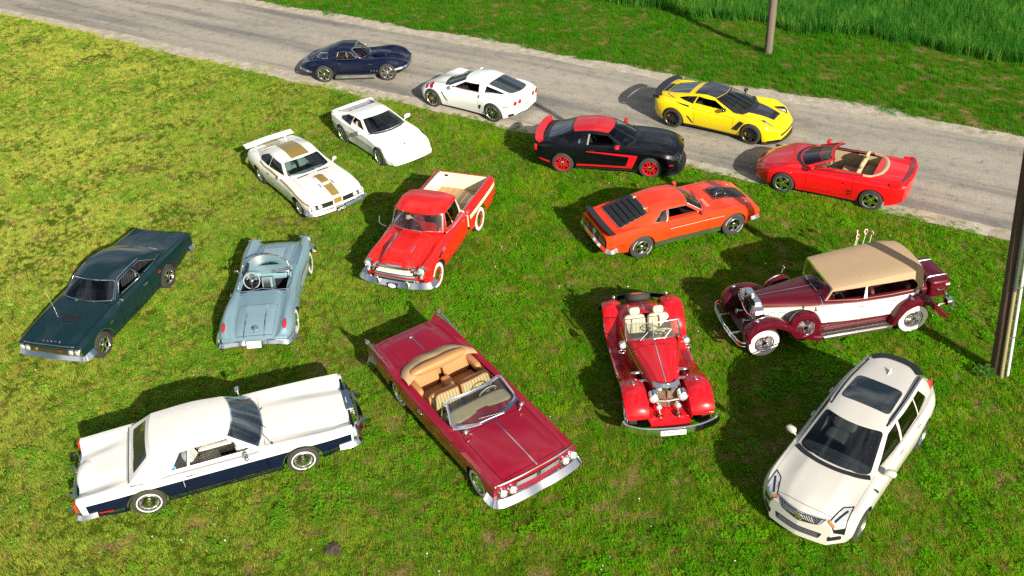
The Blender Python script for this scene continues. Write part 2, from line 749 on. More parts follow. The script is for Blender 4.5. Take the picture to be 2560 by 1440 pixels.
        for j in range(nt - 1):
            t = (T[j] + T[j + 1]) / 2
            for i in range(nx - 1):
                x = (X[i] + X[i + 1]) / 2
                skip = False
                for h in holes:
                    if h[0] < x < h[1] and t < h[2]:
                        skip = True
                if skip:
                    continue
                key = (name, 0)
                gapf = False
                for r in regions:
                    xi = r['x0'] - tgx < x < r['x1'] + tgx
                    ti = r['t0'] - tgt < t < r['t1'] + tgt
                    if not (xi and ti):
                        continue
                    gx = abs(x - r['x0']) < tgx * 1.01 and r['x0'] > xr or abs(x - r['x1']) < tgx * 1.01 and r['x1'] < xf
                    gt = abs(t - r['t0']) < tgt * 1.01 and r['t0'] > 0 or abs(t - r['t1']) < tgt * 1.01 and r['t1'] < K - 1
                    if gx or gt:
                        gapf = True
                    else:
                        key = (r['name'], r.get('sides', False))
                    break
                m = pm(x, t)
                fl = (L[j, i], L[j, i + 1], L[j + 1, i + 1], L[j + 1, i])
                fr = (Rr[j + 1, i], Rr[j + 1, i + 1], Rr[j, i + 1], Rr[j, i])
                s_hit = True
                if gapf:
                    put(('_gap', 0), fl, 0)
                    put(('_gap', 0), fr, 0)
                elif key[1]:
                    put((key[0], 1), fl, m)
                    put((key[0], -1), fr, m)
                else:
                    put((key[0], 0), fl, m)
                    put((key[0], 0), fr, m)
        mats = list(mats)
        bi = len(mats)
        mats = mats + [BLACK]
        bk = (name, 0)
        # underside with wheel wells of limited depth
        if floor:
            IL, IR, FL, FR = [], [], [], []
            for i in range(nx):
                yb, zb, xb = Y[-1, i], Z[-1, i], float(XW[-1, i])
                yi = max(yb - .30, yb * .5)
                zs = min(zb, float(LZ[-1, i]) + .02)
                jm_ = int(np.argmax(Y[:, i]))
                zi = min(zb, float(np.interp(yi, Y[:jm_ + 1, i], Z[:jm_ + 1, i])) - .05)
                IL.append(len(V)); V.append((xb, yi, zi))
                IR.append(len(V)); V.append((xb, -yi, zi))
                FL.append(len(V)); V.append((xb, yi, zs))
                FR.append(len(V)); V.append((xb, -yi, zs))
            for i in range(nx - 1):
                put(bk, (L[-1, i], IL[i], IL[i + 1], L[-1, i + 1]), bi)
                put(bk, (IR[i], Rr[-1, i], Rr[-1, i + 1], IR[i + 1]), bi)
                if max(V[IL[i]][2] - V[FL[i]][2], V[IL[i + 1]][2] - V[FL[i + 1]][2]) > 1e-4:
                    put(bk, (IL[i], FL[i], FL[i + 1], IL[i + 1]), bi)
                    put(bk, (FR[i], IR[i], IR[i + 1], FR[i + 1]), bi)
                put(bk, (FL[i], FR[i], FR[i + 1], FL[i + 1]), bi)
        # end caps, built as vertical slices
        for e, on in ((0, cap[0]), (nx - 1, cap[1])):
            if not on:
                continue
            jm = int(np.argmax(Y[:, e]))
            yl = Y[jm:, e][::-1]
            zl = Z[jm:, e][::-1]
            xl = XX[0, e]
            M = 4
            prevL = prevR = None
            for j in range(jm + 1):
                y = Y[j, e]
                zlow = zl[0] if y <= yl[0] else float(np.interp(y, yl, zl))
                cl, cr = [L[j, e]], [Rr[j, e]]
                for q in range(1, M + 1):
                    z = Z[j, e] + (zlow - Z[j, e]) * q / M
                    for sg, c in ((1, cl), (-1, cr)):
                        xw = float(warp(np.array([xl]), np.array([y if abs(y) > 1e-6 else 1e-6]) , np.array([z]))[0]) if False else None
                        c.append(len(V))
                        V.append([xl, sg * y, z])
                if prevL is not None:
                    for q in range(M):
                        a = (prevL[q], cl[q], cl[q + 1], prevL[q + 1])
                        b = (prevR[q + 1], cr[q + 1], cr[q], prevR[q])
                        if e == 0:
                            a, b = a[::-1], b[::-1]
                        put(bk, a, pm(xl, T[j]) if q == 0 else 0)
                        put(bk, b, pm(xl, T[j]) if q == 0 else 0)
                prevL, prevR = cl, cr
            # warp the cap interior points with the same bow and rake
            Wm = max(0.3, float(np.max(np.abs(Y))))
            for n in range(len(V)):
                if isinstance(V[n], list):
                    x, y, z = V[n]
                    for sg, end, (bkk, bl, bp), (rk, rl, rz) in ((1, xf, bowf, rakef), (-1, xr, bowr, raker)):
                        f = min(max((sg * (xl - end) + bl) / bl, 0), 1)
                        f = f * f * (3 - 2 * f)
                        x -= sg * bkk * (abs(y) / Wm)**bp * f
                        f = min(max((sg * (xl - end) + rl) / rl, 0), 1)
                        x += sg * rk * (rz - z) * f * f
                    V[n] = (x, y, z)
        res = {}
        for key, (F, mi) in out.items():
            VV, FF = compact(V, F)
            if key[0] == '_gap':
                s.hit((VV, FF))
                # seams are real slots: the closed backing lies 15 mm under the skin
                continue
            o = link(key[0], VV, FF, mats, s.root, True, 32, mi)
            s.hit((VV, FF))
            res[key] = o
        s.X, s.T, s.Yg, s.Zg = X, T, Y, Z
        return res

    # ---------------------------------------------------------------- greenhouse
    def green(s, rail, ia, ic, belt, bow=(0.2, 0.12, -0.05, -0.1), crown=(0.02, 0.04, 0.06, 0.04, 0.02), bulge=0.02, windows=(), wsm=(0.05, 0.03, 0.05),
              blm=(0.10, 0.06, 0.10), roof=None, pillar=None, frame=None, trim=None, glass=None, wglass=None, bglass=None, blframe=None, sides=True,
              smoothbl=False, roofname='roof', pw=2.6, blr=0.08, wsr=0.07, ghit=True, railtrim=None, open_=()):
        A, C = rail[0], rail[-1]
        mid = rail[ia:ic + 1]

        def dense(pts, n):
            pts = np.array(pts, float)
            if len(pts) == 2:
                t = np.linspace(0, 1, n)[:, None]
                return pts[0] + (pts[1] - pts[0]) * t
            cum = np.r_[0, np.cumsum(np.linalg.norm(np.diff(pts, axis=0), axis=1))]
            u = np.linspace(0, cum[-1], n)
            return np.stack([pc(list(zip(cum, pts[:, k])), u) for k in range(3)], 1)
        E0 = dense(rail[:ia + 1], 9)
        E1 = dense(mid, 17)
        E2 = dense(rail[ic:], 11)
        full = np.concatenate([E0, E1[1:], E2[1:]])[::-1]          # x ascending
        bl_ = np.array(sorted(belt), float)
        roof = roof or s.mat
        pillar = pillar or roof
        frame = frame or pillar
        blframe = blframe or roof
        glass = glass or GLASS
        wglass = wglass or glass
        bglass = bglass or glass

        def S_top(E, b0, b1, c0, cm, c1):
            n = len(E) - 1

            def f(u, v):
                v = min(max(v, 0), 1)
                k = min(int(v * n), n - 1)
                t = v * n - k
                e = E[k] * (1 - t) + E[k + 1] * t
                b = b0 + (b1 - b0) * v
                c = (1 - v) * (1 - 2 * v) * c0 + 4 * v * (1 - v) * cm + v * (2 * v - 1) * c1
                au = min(abs(u), 1)
                return (e[0] + b * (1 - au**2.2), e[1] * u, e[2] + c * (1 - au**pw))
            return f
        fw = S_top(E0, bow[0], bow[1], crown[0], (crown[0] + crown[1]) / 2 + 0.005, crown[1])
        fr = S_top(E1, bow[1], bow[2], crown[1], crown[2], crown[3])
        fb = S_top(E2, bow[2], bow[3], crown[3], (crown[3] + crown[4]) / 2, crown[4])
        # roof skin
        V, F = [], []
        nu, nv = 20, 16
        for j in range(nv + 1):
            for i in range(nu + 1):
                u = -1 + 2 * i / nu
                u = math.copysign(1 - (1 - abs(u))**1.35, u)
                V.append(fr(u, j / nv))
        for j in range(nv):
            for i in range(nu):
                a = j * (nu + 1) + i
                F.append((a, a + nu + 1, a + nu + 2, a + 1))
        F = orient(V, F, (float(E1[:, 0].mean()), 0, 0.3))
        o = s.add(roofname, (V, F), roof, hit=True)
        # windscreen and rear window
        for nm, f, E, mg, fm, gm, rr in (('windshield', fw, E0, wsm, frame, wglass, wsr), ('rear_window', fb, E2, blm, blframe, bglass, blr)):
            ha = float(np.linalg.norm(np.array(f(0, 1)) - np.array(f(0, 0))))
            w = float(E[:, 1].mean())
            if ha < 0.05:
                continue
            outer = dens([(-w, 0), (w, 0), (w, ha), (-w, ha)], 0.07)
            holes = []
            if mg is not None:
                q = [(-w + mg[0], mg[1]), (w - mg[0], mg[1]), (w - mg[0], ha - mg[2]), (-w + mg[0], ha - mg[2])]
                holes = [dens(rounded(q, rr), 0.09)]
            P2, g = cdt(outer, holes, 0.085)
            P3 = [f(p[0] / w, p[1] / ha) for p in P2]
            cen = (float(E1[:, 0].mean()), 0, 0.4)
            Vf, Ff = compact(P3, g[0])
            if Ff:
                s.add(nm + '_frame', (Vf, orient(Vf, Ff, cen)), fm, hit=True)
            if holes:
                Vg, Fg = compact(P3, g[1])
                Fg = orient(Vg, Fg, cen)
                if ghit:
                    s.hit((Vg, Fg))
                go = s.add(nm, (Vg, Fg), gm)
                if trim:
                    s.add('window_trim', tube_geo([f(p[0] / w, p[1] / ha) for p in holes[0]], 0.012, 5, True), trim, parent=go)
        if not sides:
            return
        # sides

        def S_side(x, z, push=0.0):
            zb, yb = np.interp(x, bl_[:, 0], bl_[:, 2]), np.interp(x, bl_[:, 0], bl_[:, 1])
            zr, yr = np.interp(x, full[:, 0], full[:, 2]), np.interp(x, full[:, 0], full[:, 1])
            if zr - zb < 0.012:
                return (x, max(yb, yr), z)
            v = min(max((z - zb) / (zr - zb), 0), 1)
            return (x, yb + (yr - yb) * v + bulge * 4 * v * (1 - v) * min(1, (zr - zb) / 0.25) + push, z)
        lo = dens([(p[0], p[2]) for p in bl_], 0.08, False)
        hi = [(p[0], p[2]) for p in full[::-1]]
        lo = [p for p in lo]
        outer = lo + [p for p in hi if abs(p[0] - lo[0][0]) > 0.004 and abs(p[0] - lo[-1][0]) > 0.004]
        wins = [dens(w, 0.08) for w in windows]
        P2, g = cdt(outer, wins, 0.09)
        for sg in (1, -1):
            P3 = [S_side(p[0], p[1]) for p in P2]
            P3 = [(p[0], p[1] * sg, p[2]) for p in P3]
            cen = (float(E1[:, 0].mean()), 0, 0.6)
            Vf, Ff = compact(P3, g[0])
            s.add('side_pillar', (Vf, orient(Vf, Ff, cen)), pillar, hit=True)
            for k, w in enumerate(wins):
                Vg, Fg = compact(P3, g[k + 1])
                Fg = orient(Vg, Fg, cen)
                if ghit:
                    s.hit((Vg, Fg))
                go = None
                if k not in open_:
                    go = s.add('side_window', (Vg, Fg), glass)
                if trim:
                    L3 = [S_side(p[0], p[1], 0.004) for p in w]
                    s.add('window_trim', tube_geo([(p[0], p[1] * sg, p[2]) for p in L3], 0.010, 5, True), trim, parent=go)
        if railtrim:
            L3 = [(p[0], p[1] + 0.006, p[2] + 0.002) for p in np.concatenate([E0, E1[1:]])]
            s.add('drip_rail', tube_geo(L3, 0.010, 5), railtrim, both=True)

    # ---------------------------------------------------------------- wheels
    def wheels(s, r=0.33, w=0.22, rr=0.2, yo=0.86, style='five', n=5, ww=None, tyrelet=False, col=None, back=None, cap=None, caliper=None, front=True, rear=True,
               yo_r=None, sw=(0.035, 0.055), pair=0.0, lip=None, dish=0.04, r_rear=None, capr=0.055, rr_rear=None):
        col = col or ALLOY
        back = back or BLACK
        for end in (1, -1):
            q = r if end > 0 else (r_rear or r)
            rim = rr if end > 0 else (rr_rear or rr)
            yy = yo if end > 0 else (yo_r or yo)
            proto = None
            for sg in (1, -1):
                x = end * s.wb / 2
                if proto is None:
                    proto = s._wheel(q, w, rim, style, n, ww, tyrelet, col, back, cap, caliper, sw, pair, lip or col, dish, capr)
                    objs = proto
                else:
                    objs = []
                    base = proto[0].copy()
                    COL.objects.link(base)
                    objs.append(base)
                    for ch in proto[1:]:
                        c = ch.copy()
                        COL.objects.link(c)
                        c.parent = base
                        objs.append(c)
                objs[0].parent = s.root
                objs[0].location = (x, sg * yy, q - 0.012)
                objs[0].rotation_euler = (0, random.uniform(0, 1), 0 if sg > 0 else PI)

    def _wheel(s, r, w, rr, style, n, ww, lett, col, back, cap, caliper, sw, pair, lip, dish, capr):
        ax = (0, 1, 0)
        base = link('wheel', *lathe_geo([(0.0, -dish - 0.03), (rr * 0.5, -dish - 0.03), (rr * 0.92, -dish - 0.045), (rr * 0.92, -w * 0.8), (0, -w * 0.8)], 24, (0, 0, 0), ax), back)
        objs = [base]

        def ch(name, geo, mat, ang=38):
            o = link(name, geo[0], geo[1], mat, base, True, ang)
            objs.append(o)
            return o
        ch('tyre', lathe_geo([(rr * 0.98, -0.03), (rr, -0.004), (rr + (r - rr) * 0.35, 0.004), (rr + (r - rr) * 0.75, -0.004), (r * 0.985, -0.022), (r, -0.045),
                              (r, -w + 0.045), (r * 0.985, -w + 0.02), (rr + (r - rr) * 0.5, -w), (rr, -w)], 40, (0, 0, 0), ax), RUBBER)
        if ww:
            a, b = ww

            def hh(q):
                return 0.0085 - 0.012 * max(0, (q - rr) / (r - rr) - 0.55) / 0.45
            ch('whitewall', lathe_geo([(a, hh(a) - 0.006), (a, hh(a)), ((a + b) / 2, hh((a + b) / 2)), (b, hh(b)), (b, hh(b) - 0.008)], 40, (0, 0, 0), ax), WHITEWALL)
        if lett:
            gs = []
            rm = rr + (r - rr) * 0.5
            for c0 in (0.3, PI + 0.3):
                for k in range(9):
                    a = c0 + k * 0.11
                    gs.append(box_geo((rm * math.cos(a), 0.006, rm * math.sin(a)), (0.020, 0.004, 0.016), (0, -a + PI / 2, 0)))
            ch('raised_lettering', merge(gs), WHITEWALL)
        parts = [lathe_geo([(rr * 1.0, -0.012), (rr * 1.015, 0.006), (rr * 0.97, 0.012), (rr * 0.93, 0.002), (rr * 0.91, -0.02), (rr * 0.89, -dish - 0.02)], 36, (0, 0, 0), ax)]
        spokes = []
        if style in ('five', 'rally', 'ten', 'pair'):
            for k in range(n):
                a0 = 2 * PI * k / n
                for da in ((-1, 1) if pair else (0,)):
                    wi, wo = sw
                    r0, r1 = rr * 0.12, rr * 0.93
                    V = []
                    for rad, wd, hh_, th in ((r0, wi, -dish * 0.35, 0.03), (rr * 0.55, (wi + wo) / 2, -dish * 0.25, 0.028), (r1, wo, -dish * 0.45, 0.02)):
                        off = da * pair * (0.55 + 0.45 * rad / rr)
                        for lat, dep in ((-wd / 2, 0), (wd / 2, 0), (wd / 2 * 1.1, -th), (-wd / 2 * 1.1, -th)):
                            l_ = lat + off
                            V.append((rad * math.cos(a0) - l_ * math.sin(a0), hh_ + dep, rad * math.sin(a0) + l_ * math.cos(a0)))
                    F = []
                    for g in range(2):
                        for q in range(4):
                            F.append((g * 4 + q, g * 4 + (q + 1) % 4, g * 4 + 4 + (q + 1) % 4, g * 4 + 4 + q))
                    F.append((8, 9, 10, 11))
                    spokes.append((V, orient(V, F, (rr * 0.5 * math.cos(a0), -0.05, rr * 0.5 * math.sin(a0)))))
        elif style == 'wire':
            for k in range(n):
                a0 = 2 * PI * k / n
                for h0, da in ((0.0, 0.12), (-dish, -0.12)):
                    p = (rr * 0.28 * math.cos(a0), h0 + 0.0, rr * 0.28 * math.sin(a0))
                    q = (rr * 0.93 * math.cos(a0 + da), -dish * 0.7, rr * 0.93 * math.sin(a0 + da))
                    spokes.append(tube_geo([p, q], 0.0045, 4))
        elif style == 'fins':
            spokes.append(lathe_geo([(0.0, -0.002), (rr * 0.3, -0.006), (rr * 0.32, -dish), (rr * 0.9, -dish * 0.8)], 36, (0, 0, 0), ax))
            for k in range(n):
                a0 = 2 * PI * k / n
                c = (rr * 0.6 * math.cos(a0), -dish * 0.35, rr * 0.6 * math.sin(a0))
                spokes.append(box_geo(c, (rr * 0.55, dish * 0.8, 0.006), (0, -a0, 0)))
        elif style == 'disc':
            spokes.append(lathe_geo([(0.0, 0.035), (rr * 0.2, 0.03), (rr * 0.35, 0.008), (rr * 0.5, 0.0), (rr * 0.6, 0.012), (rr * 0.72, 0.004), (rr * 0.9, -0.012)], 36, (0, 0, 0), ax))
        ch('rim', merge([parts[0]]), lip)
        if spokes:
            ch('spokes' if style != 'disc' else 'hub_cap', merge(spokes), col, 30)
        if style != 'disc':
            ch('hub_cap', lathe_geo([(0, 0.004), (capr * 0.6, 0.002), (capr, -0.012), (capr, -0.05)], 18, (0, 0, 0), ax), cap or col)
        if caliper:
            ch('brake_caliper', rbox_geo((rr * 0.55, -dish - 0.015, rr * 0.28), (0.07, 0.05, 0.15), (0, -0.45, 0), 5, 10, 6), caliper)
        return objs

    # ---------------------------------------------------------------- fittings
    def lamp(s, c, d, r, mat=None, bezel=None, name='headlight', both=False, depth=0.06, dome=0.3):
        for sg in ((1, -1) if both else (1,)):
            cc, dd = (c[0], c[1] * sg, c[2]), (d[0], d[1] * sg, d[2])
            o = s.add(name, lathe_geo([(0, r * dome), (r * 0.5, r * dome * 0.85), (r * 0.85, r * dome * 0.4), (r, 0), (r, -depth)], 20, cc, dd), mat or LENS)
            if bezel:
                s.add('bezel', lathe_geo([(r * 0.98, -0.005), (r * 1.06, 0.014), (r * 1.2, 0.006), (r * 1.22, -depth)], 20, cc, dd), bezel, parent=o)

    def bar(s, name, pts, mat, prof=None, sm=6, sc=(1, 1), both=False):
        prof = prof or BARPROF
        # the outer face must look away from the car
        k = len(pts) // 2
        a, b = pts[max(k - 1, 0)], pts[min(k + 1, len(pts) - 1)]
        if (b[1] - a[1]) * pts[k][0] - (b[0] - a[0]) * pts[k][1] < 0:
            pts = pts[::-1]
        return s.add(name, sweep_geo(smoothpath(pts, sm) if sm else pts, [(a * sc[0], b * sc[1]) for a, b in prof]), mat, both=both, ang=22)

    def mirror(s, c, size, mat, rot=0.0, both=True, stalk=True, smat=None):
        for sg in ((1, -1) if both else ((-1 if c[1] < 0 else 1),)):
            h = s.cast((c[0] + .02, c[2] - size[2] * .5 - .05), 'l' if sg > 0 else 'r')
            y0 = abs(h[0].y) if h else abs(c[1]) - .1
            cy = (y0 + size[1] * .5 + .015) * sg
            o = s.add('door_mirror', rbox_geo((c[0], cy, c[2]), size, (0, 0, rot * sg), 2.6, 14, 8), mat)
            s.add('stalk', tube_geo([(c[0], cy - sg * size[1] * .2, c[2] - size[2] * .3), (c[0] + .02, sg * (y0 - .02), c[2] - size[2] * .5 - .03)], .016, 6), smat or mat, parent=o)
            s.add('mirror_glass', rbox_geo((c[0] - size[0] * 0.46, cy, c[2]), (0.012, size[1] * 0.85, size[2] * 0.8), (0, 0, rot * sg), 3, 12, 6), CHROME, parent=o)

    def handle(s, x, z, mat=None, l=0.16, both=True):
        for sg in ((1, -1) if both else (1,)):
            h = s.cast((x, z), 'l' if sg > 0 else 'r')
            if h:
                s.add('door_handle', rbox_geo((x, h[0].y + sg * 0.018, z), (l, 0.03, 0.028), (0, 0, 0), 4, 10, 6), mat or CHROME)

    def seat(s, x, y, z, w, mat, bh=0.55, head=None, rec=0.30, cl=0.5, ribs=0, name='seat', ribm=None, th=0.14):
        o = s.add(name, rbox_geo((x, y, z + 0.09), (cl, w, 0.20), (0, R_(-5), 0), 5), mat)
        bx = x - cl / 2 + 0.02 - math.sin(rec) * bh / 2
        s.add('backrest', rbox_geo((bx, y, z + 0.14 + bh / 2), (th, w, bh), (0, -rec, 0), 5), mat, parent=o)
        if ribs:
            gs, g2 = [], []
            for k in range(ribs):
                yy = y - w * 0.40 + w * 0.80 * k / (ribs - 1)
                gs.append(rbox_geo((bx + th * 0.46, yy, z + 0.14 + bh * 0.52), (0.035, w * 0.66 / ribs, bh * 0.76), (0, -rec, 0), 4, 8, 6))
                g2.append(rbox_geo((x + 0.02, yy, z + 0.185), (cl * 0.78, w * 0.66 / ribs, 0.035), (0, R_(-5), 0), 4, 8, 6))
            s.add('cushion_ribs', merge(gs + g2), ribm or mat, parent=o)
        if head:
            hx = bx - math.sin(rec) * (bh / 2 + 0.05)
            s.add('headrest', rbox_geo((hx, y, z + 0.14 + bh + 0.09), (0.11, head, 0.17), (0, -rec, 0), 4, 12, 8), mat, parent=o)
        return o

    def steering(s, x, y, z, r=0.19, mat=None, tilt=65, spokes=3, hub=None):
        mat = mat or BTRIM
        M = Matrix.Rotation(R_(-tilt), 3, 'Y')
        c = Vector((x, y, z))
        ring = [tuple(c + M @ Vector((r * math.cos(a), r * math.sin(a), 0))) for a in np.linspace(0, 2 * PI, 25)[:-1]]
        o = s.add('steering_wheel', tube_geo(ring, 0.013, 6, True), mat)
        gs = []
        for k in range(spokes):
            a = PI + 2 * PI * k / spokes
            gs.append(tube_geo([tuple(c + M @ Vector((0, 0, 0.02))), tuple(c + M @ Vector((r * math.cos(a), r * math.sin(a), 0)))], 0.010, 5))
        gs.append(rbox_geo(tuple(c), (0.09, 0.09, 0.05), (0, R_(-tilt), 0), 2.5, 10, 6))
        s.add('spokes', merge(gs), hub or mat, parent=o)
        s.add('steering_column', tube_geo([tuple(c), (x + 0.35, y, z - 0.22)], 0.03, 8), BTRIM, parent=o)

    def tub(s, x0, x1, w, z0, z1, mat, fmat=None, wr=None):
        """cabin floor, side linings and bulkheads"""
        wr = wr or w
        V = [(x0, -wr, z1), (x1, -w, z1), (x1, w, z1), (x0, wr, z1), (x0, -wr, z0), (x1, -w, z0), (x1, w, z0), (x0, wr, z0)]
        s.add('cabin_lining', (V, [(1, 0, 4, 5), (2, 1, 5, 6), (3, 2, 6, 7), (0, 3, 7, 4)]), mat, smooth=False)
        s.add('cabin_floor', ([V[4], V[5], V[6], V[7]], [(0, 1, 2, 3)]), fmat or CARPET, smooth=False)

    def dash(s, x, w, z, mat, d=0.45, h=0.22):
        return s.add('dashboard', rbox_geo((x, 0, z - h / 2), (d, w * 2, h), (0, 0, 0), 6), mat)

    def wiper(s, pts, both=False):
        s.add('wiper', merge([tube_geo(p, 0.007, 5) for p in pts]), SILVER if both else BTRIM)

    def text(s, name, body, size, c, ux, uy, mat, parent=None, ext=0.004):
        cu = bpy.data.curves.new('lettering', 'FONT')
        cu.body = body
        cu.size = size
        cu.align_x = 'CENTER'
        cu.align_y = 'CENTER'
        cu.extrude = ext
        t = bpy.data.objects.new('t', cu)
        COL.objects.link(t)
        dg = bpy.context.evaluated_depsgraph_get()
        me = bpy.data.meshes.new_from_object(t.evaluated_get(dg))
        ux, uy = Vector(ux).normalized(), Vector(uy).normalized()
        uz = ux.cross(uy)
        M = Matrix((ux, uy, uz)).transposed().to_4x4()
        M.translation = Vector(c)
        me.transform(M)
        bpy.data.objects.remove(t)
        bpy.data.curves.remove(cu)
        me.materials.clear()
        me.materials.append(mat)
        me.name = name
        o = bpy.data.objects.new(name, me)
        COL.objects.link(o)
        o.parent = parent or s.root
        return o

    def plate(s, c, d, txt, size=(0.32, 0.16), tsz=0.09, txt2=None, tilt=0.0):
        """number plate facing +x (d=1) or -x (d=-1)"""
        o = s.add('number_plate', box_geo(c, (0.012, size[0], size[1]), (0, -tilt * d, 0)), PLATE, smooth=False)
        up = Vector((-math.sin(tilt) * d, 0, math.cos(tilt)))
        off = Vector((d * math.cos(tilt), 0, math.sin(tilt))) * 0.008
        if txt2:
            s.text('lettering', txt2, tsz * 0.45, Vector(c) + off + up * size[1] * 0.32, (0, d, 0), up, INK, o, 0.001)
        s.text('lettering', txt, tsz, Vector(c) + off - (up * size[1] * 0.10 if txt2 else up * 0), (0, d, 0), up, INK, o, 0.001)
        return o


def orient(V, F, cen):
    """wind faces so that they look away from a centre"""
    c = Vector(cen)
    out = []
    for f in F:
        p = [Vector(V[i]) for i in f[:3]] if len(f) == 3 else [Vector(V[i]) for i in f]
        n = (p[1] - p[0]).cross(p[2] - p[0])
        m = sum(p, Vector()) / len(p)
        out.append(tuple(f) if n.dot(m - c) >= 0 else tuple(reversed(f)))
    return out


def _screen(s, A, a, b0, b1, c0=.0, c1=.03, frame=None, m=(.03, .03, .04), glass=None, r=.06, wings=None):
    """free standing windscreen of an open car"""
    w = (A[1] + a[1]) / 2

    def f(u, v):
        e = [A[k] + (a[k] - A[k]) * v for k in range(3)]
        b, c = b0 + (b1 - b0) * v, c0 + (c1 - c0) * v
        au = min(abs(u), 1)
        return (e[0] + b * (1 - au**2.2), e[1] * u, e[2] + c * (1 - au**2.6))
    h = float(np.linalg.norm(np.array(f(0, 1)) - np.array(f(0, 0))))
    outer = dens(rounded([(-w, 0), (w, 0), (w, h), (-w, h)], r), .06)
    hole = dens(rounded([(-w + m[0], m[1]), (w - m[0], m[1]), (w - m[0], h - m[2]), (-w + m[0], h - m[2])], r), .07)
    P2, g = cdt(outer, [hole], .07)
    P3 = [f(p[0] / w, p[1] / h) for p in P2]
    cen = (A[0] - .6, 0, .6)
    V, F = compact(P3, g[1])
    s.add('windshield', (V, orient(V, F, cen)), glass or GLASSL)
    L = [f(p[0] / w, p[1] / h) for p in outer]
    L2 = [f(p[0] / w, p[1] / h) for p in hole]
    n = min(len(L), len(L2))
    V, F = compact(P3, g[0])
    fr = s.add('windshield_frame', (V, orient(V, F, cen)), frame or CHROME)
    s.add('frame_tube', tube_geo(L, .016, 6, True), frame or CHROME, parent=fr)
    return f


Car.screen = _screen


def _fender(s, path, mat, skirt=(.05, .05), name='fender', n=7, both=True, p=2.2):
    """crowned wing swept along a side-view path; points are (x, z, y centre, half width, crown)"""
    P = np.array(smoothpath(path, n))
    m = len(P)
    K = 13
    V, F = [], []
    for i in range(m):
        t = P[min(i + 1, m - 1)][:2] - P[max(i - 1, 0)][:2]
        t /= np.linalg.norm(t) + 1e-9
        nx, nz = t[1], -t[0]
        if nz < 0 and abs(t[0]) > .15:
            nx, nz = -nx, -nz
        if path[0][0] > path[-1][0]:
            nx, nz = -t[1], t[0]
            nx, nz = (-nx, -nz)
        else:
            nx, nz = -t[1], t[0]
        x, z, yc, hw, cr = P[i]
        row = [(-1, -skirt[0])] + [(v, 0) for v in np.linspace(-1, 1, K)] + [(1, -skirt[1])]
        for v, dn in row:
            d = cr * (1 - abs(v)**p) + dn
            V.append((x + nx * d, yc + hw * v, z + nz * d))
    R = K + 2
    for i in range(m - 1):
        for k in range(R - 1):
            F.append((i * R + k, i * R + k + 1, (i + 1) * R + k + 1, (i + 1) * R + k))
    c = P.mean(0)
    F = orient(V, F, (c[0], c[2], 0.0))
    return s.add(name, (V, F), mat, hit=True, both=both, ang=50)


Car.fender = _fender


def _cowl(s, A, bow, w, mat, off=.006, name='cowl_panel', margin=0.0):
    """dark trough along the base of the windscreen"""
    pts = [(A[0] + bow * (1 - abs(u)**2.2) + w / 2 + margin, A[1] * u * .98) for u in np.linspace(-1, 1, 17)]
    s.strip(name, pts, 'z', w, mat, off)


Car.cowl = _cowl


# ================================================================= ground, road, field
RT, RN = np.array((.8167, -.5771)), np.array((.5771, .8167))      # along and across the road
ROAD0, ROAD1, FIELD0 = 24.45, 29.95, 36.3


def nodes(m):
    return m.node_tree.nodes, m.node_tree.links


def noise(nt, vec, scale, detail=4, rough=.55):
    n = nt.nodes.new('ShaderNodeTexNoise')
    n.inputs['Scale'].default_value = scale
    n.inputs['Detail'].default_value = detail
    n.inputs['Roughness'].default_value = rough
    nt.links.new(vec, n.inputs['Vector'])
    return n.outputs['Fac']


def ramp(nt, fac, stops):
    r = nt.nodes.new('ShaderNodeValToRGB')
    e = r.color_ramp.elements
    while len(e) < len(stops):
        e.new(.5)
    for k, (p, c) in enumerate(stops):
        e[k].position = p
        e[k].color = (*c, 1) if len(c) == 3 else c
    nt.links.new(fac, r.inputs[0])
    return r.outputs[0]


def mixc(nt, fac, a, b, mode='MIX'):
    m = nt.nodes.new('ShaderNodeMix')
    m.data_type = 'RGBA'
    m.blend_type = mode
    for sock, v in ((m.inputs[0], fac), (m.inputs[6], a), (m.inputs[7], b)):
        if isinstance(v, (int, float)):
            sock.default_value = v
        elif isinstance(v, tuple):
            sock.default_value = (*v, 1)
        else:
            nt.links.new(v, sock)
    return m.outputs[2]


def ground_mat():
    m, nt, out = new_mat('turf_soil')
    b = nt.nodes.new('ShaderNodeBsdfPrincipled')
    g = nt.nodes.new('ShaderNodeNewGeometry')
    pos = g.outputs['Position']
    n1 = noise(nt, pos, 1.6, 6, .65)
    n2 = noise(nt, pos, 22, 5, .7)
    c1 = ramp(nt, n1, [(.35, (.055, .110, .003)), (.5, (.085, .130, .005)), (.60, (.20, .150, .050)), (.72, (.30, .225, .11))])
    c2 = ramp(nt, n2, [(.36, (.25, .25, .25)), (.64, (1.35, 1.35, 1.3))])
    c = mixc(nt, 1.0, c1, c2, 'MULTIPLY')
    nt.links.new(c, b.inputs['Base Color'])
    pset(b, Roughness=.95, Specular_IOR_Level=.1)
    bp = nt.nodes.new('ShaderNodeBump')
    bp.inputs['Strength'].default_value = .8
    bp.inputs['Distance'].default_value = .03
    nt.links.new(n2, bp.inputs['Height'])
    nt.links.new(bp.outputs[0], b.inputs['Normal'])
    nt.links.new(b.outputs[0], out.inputs[0])
    return m


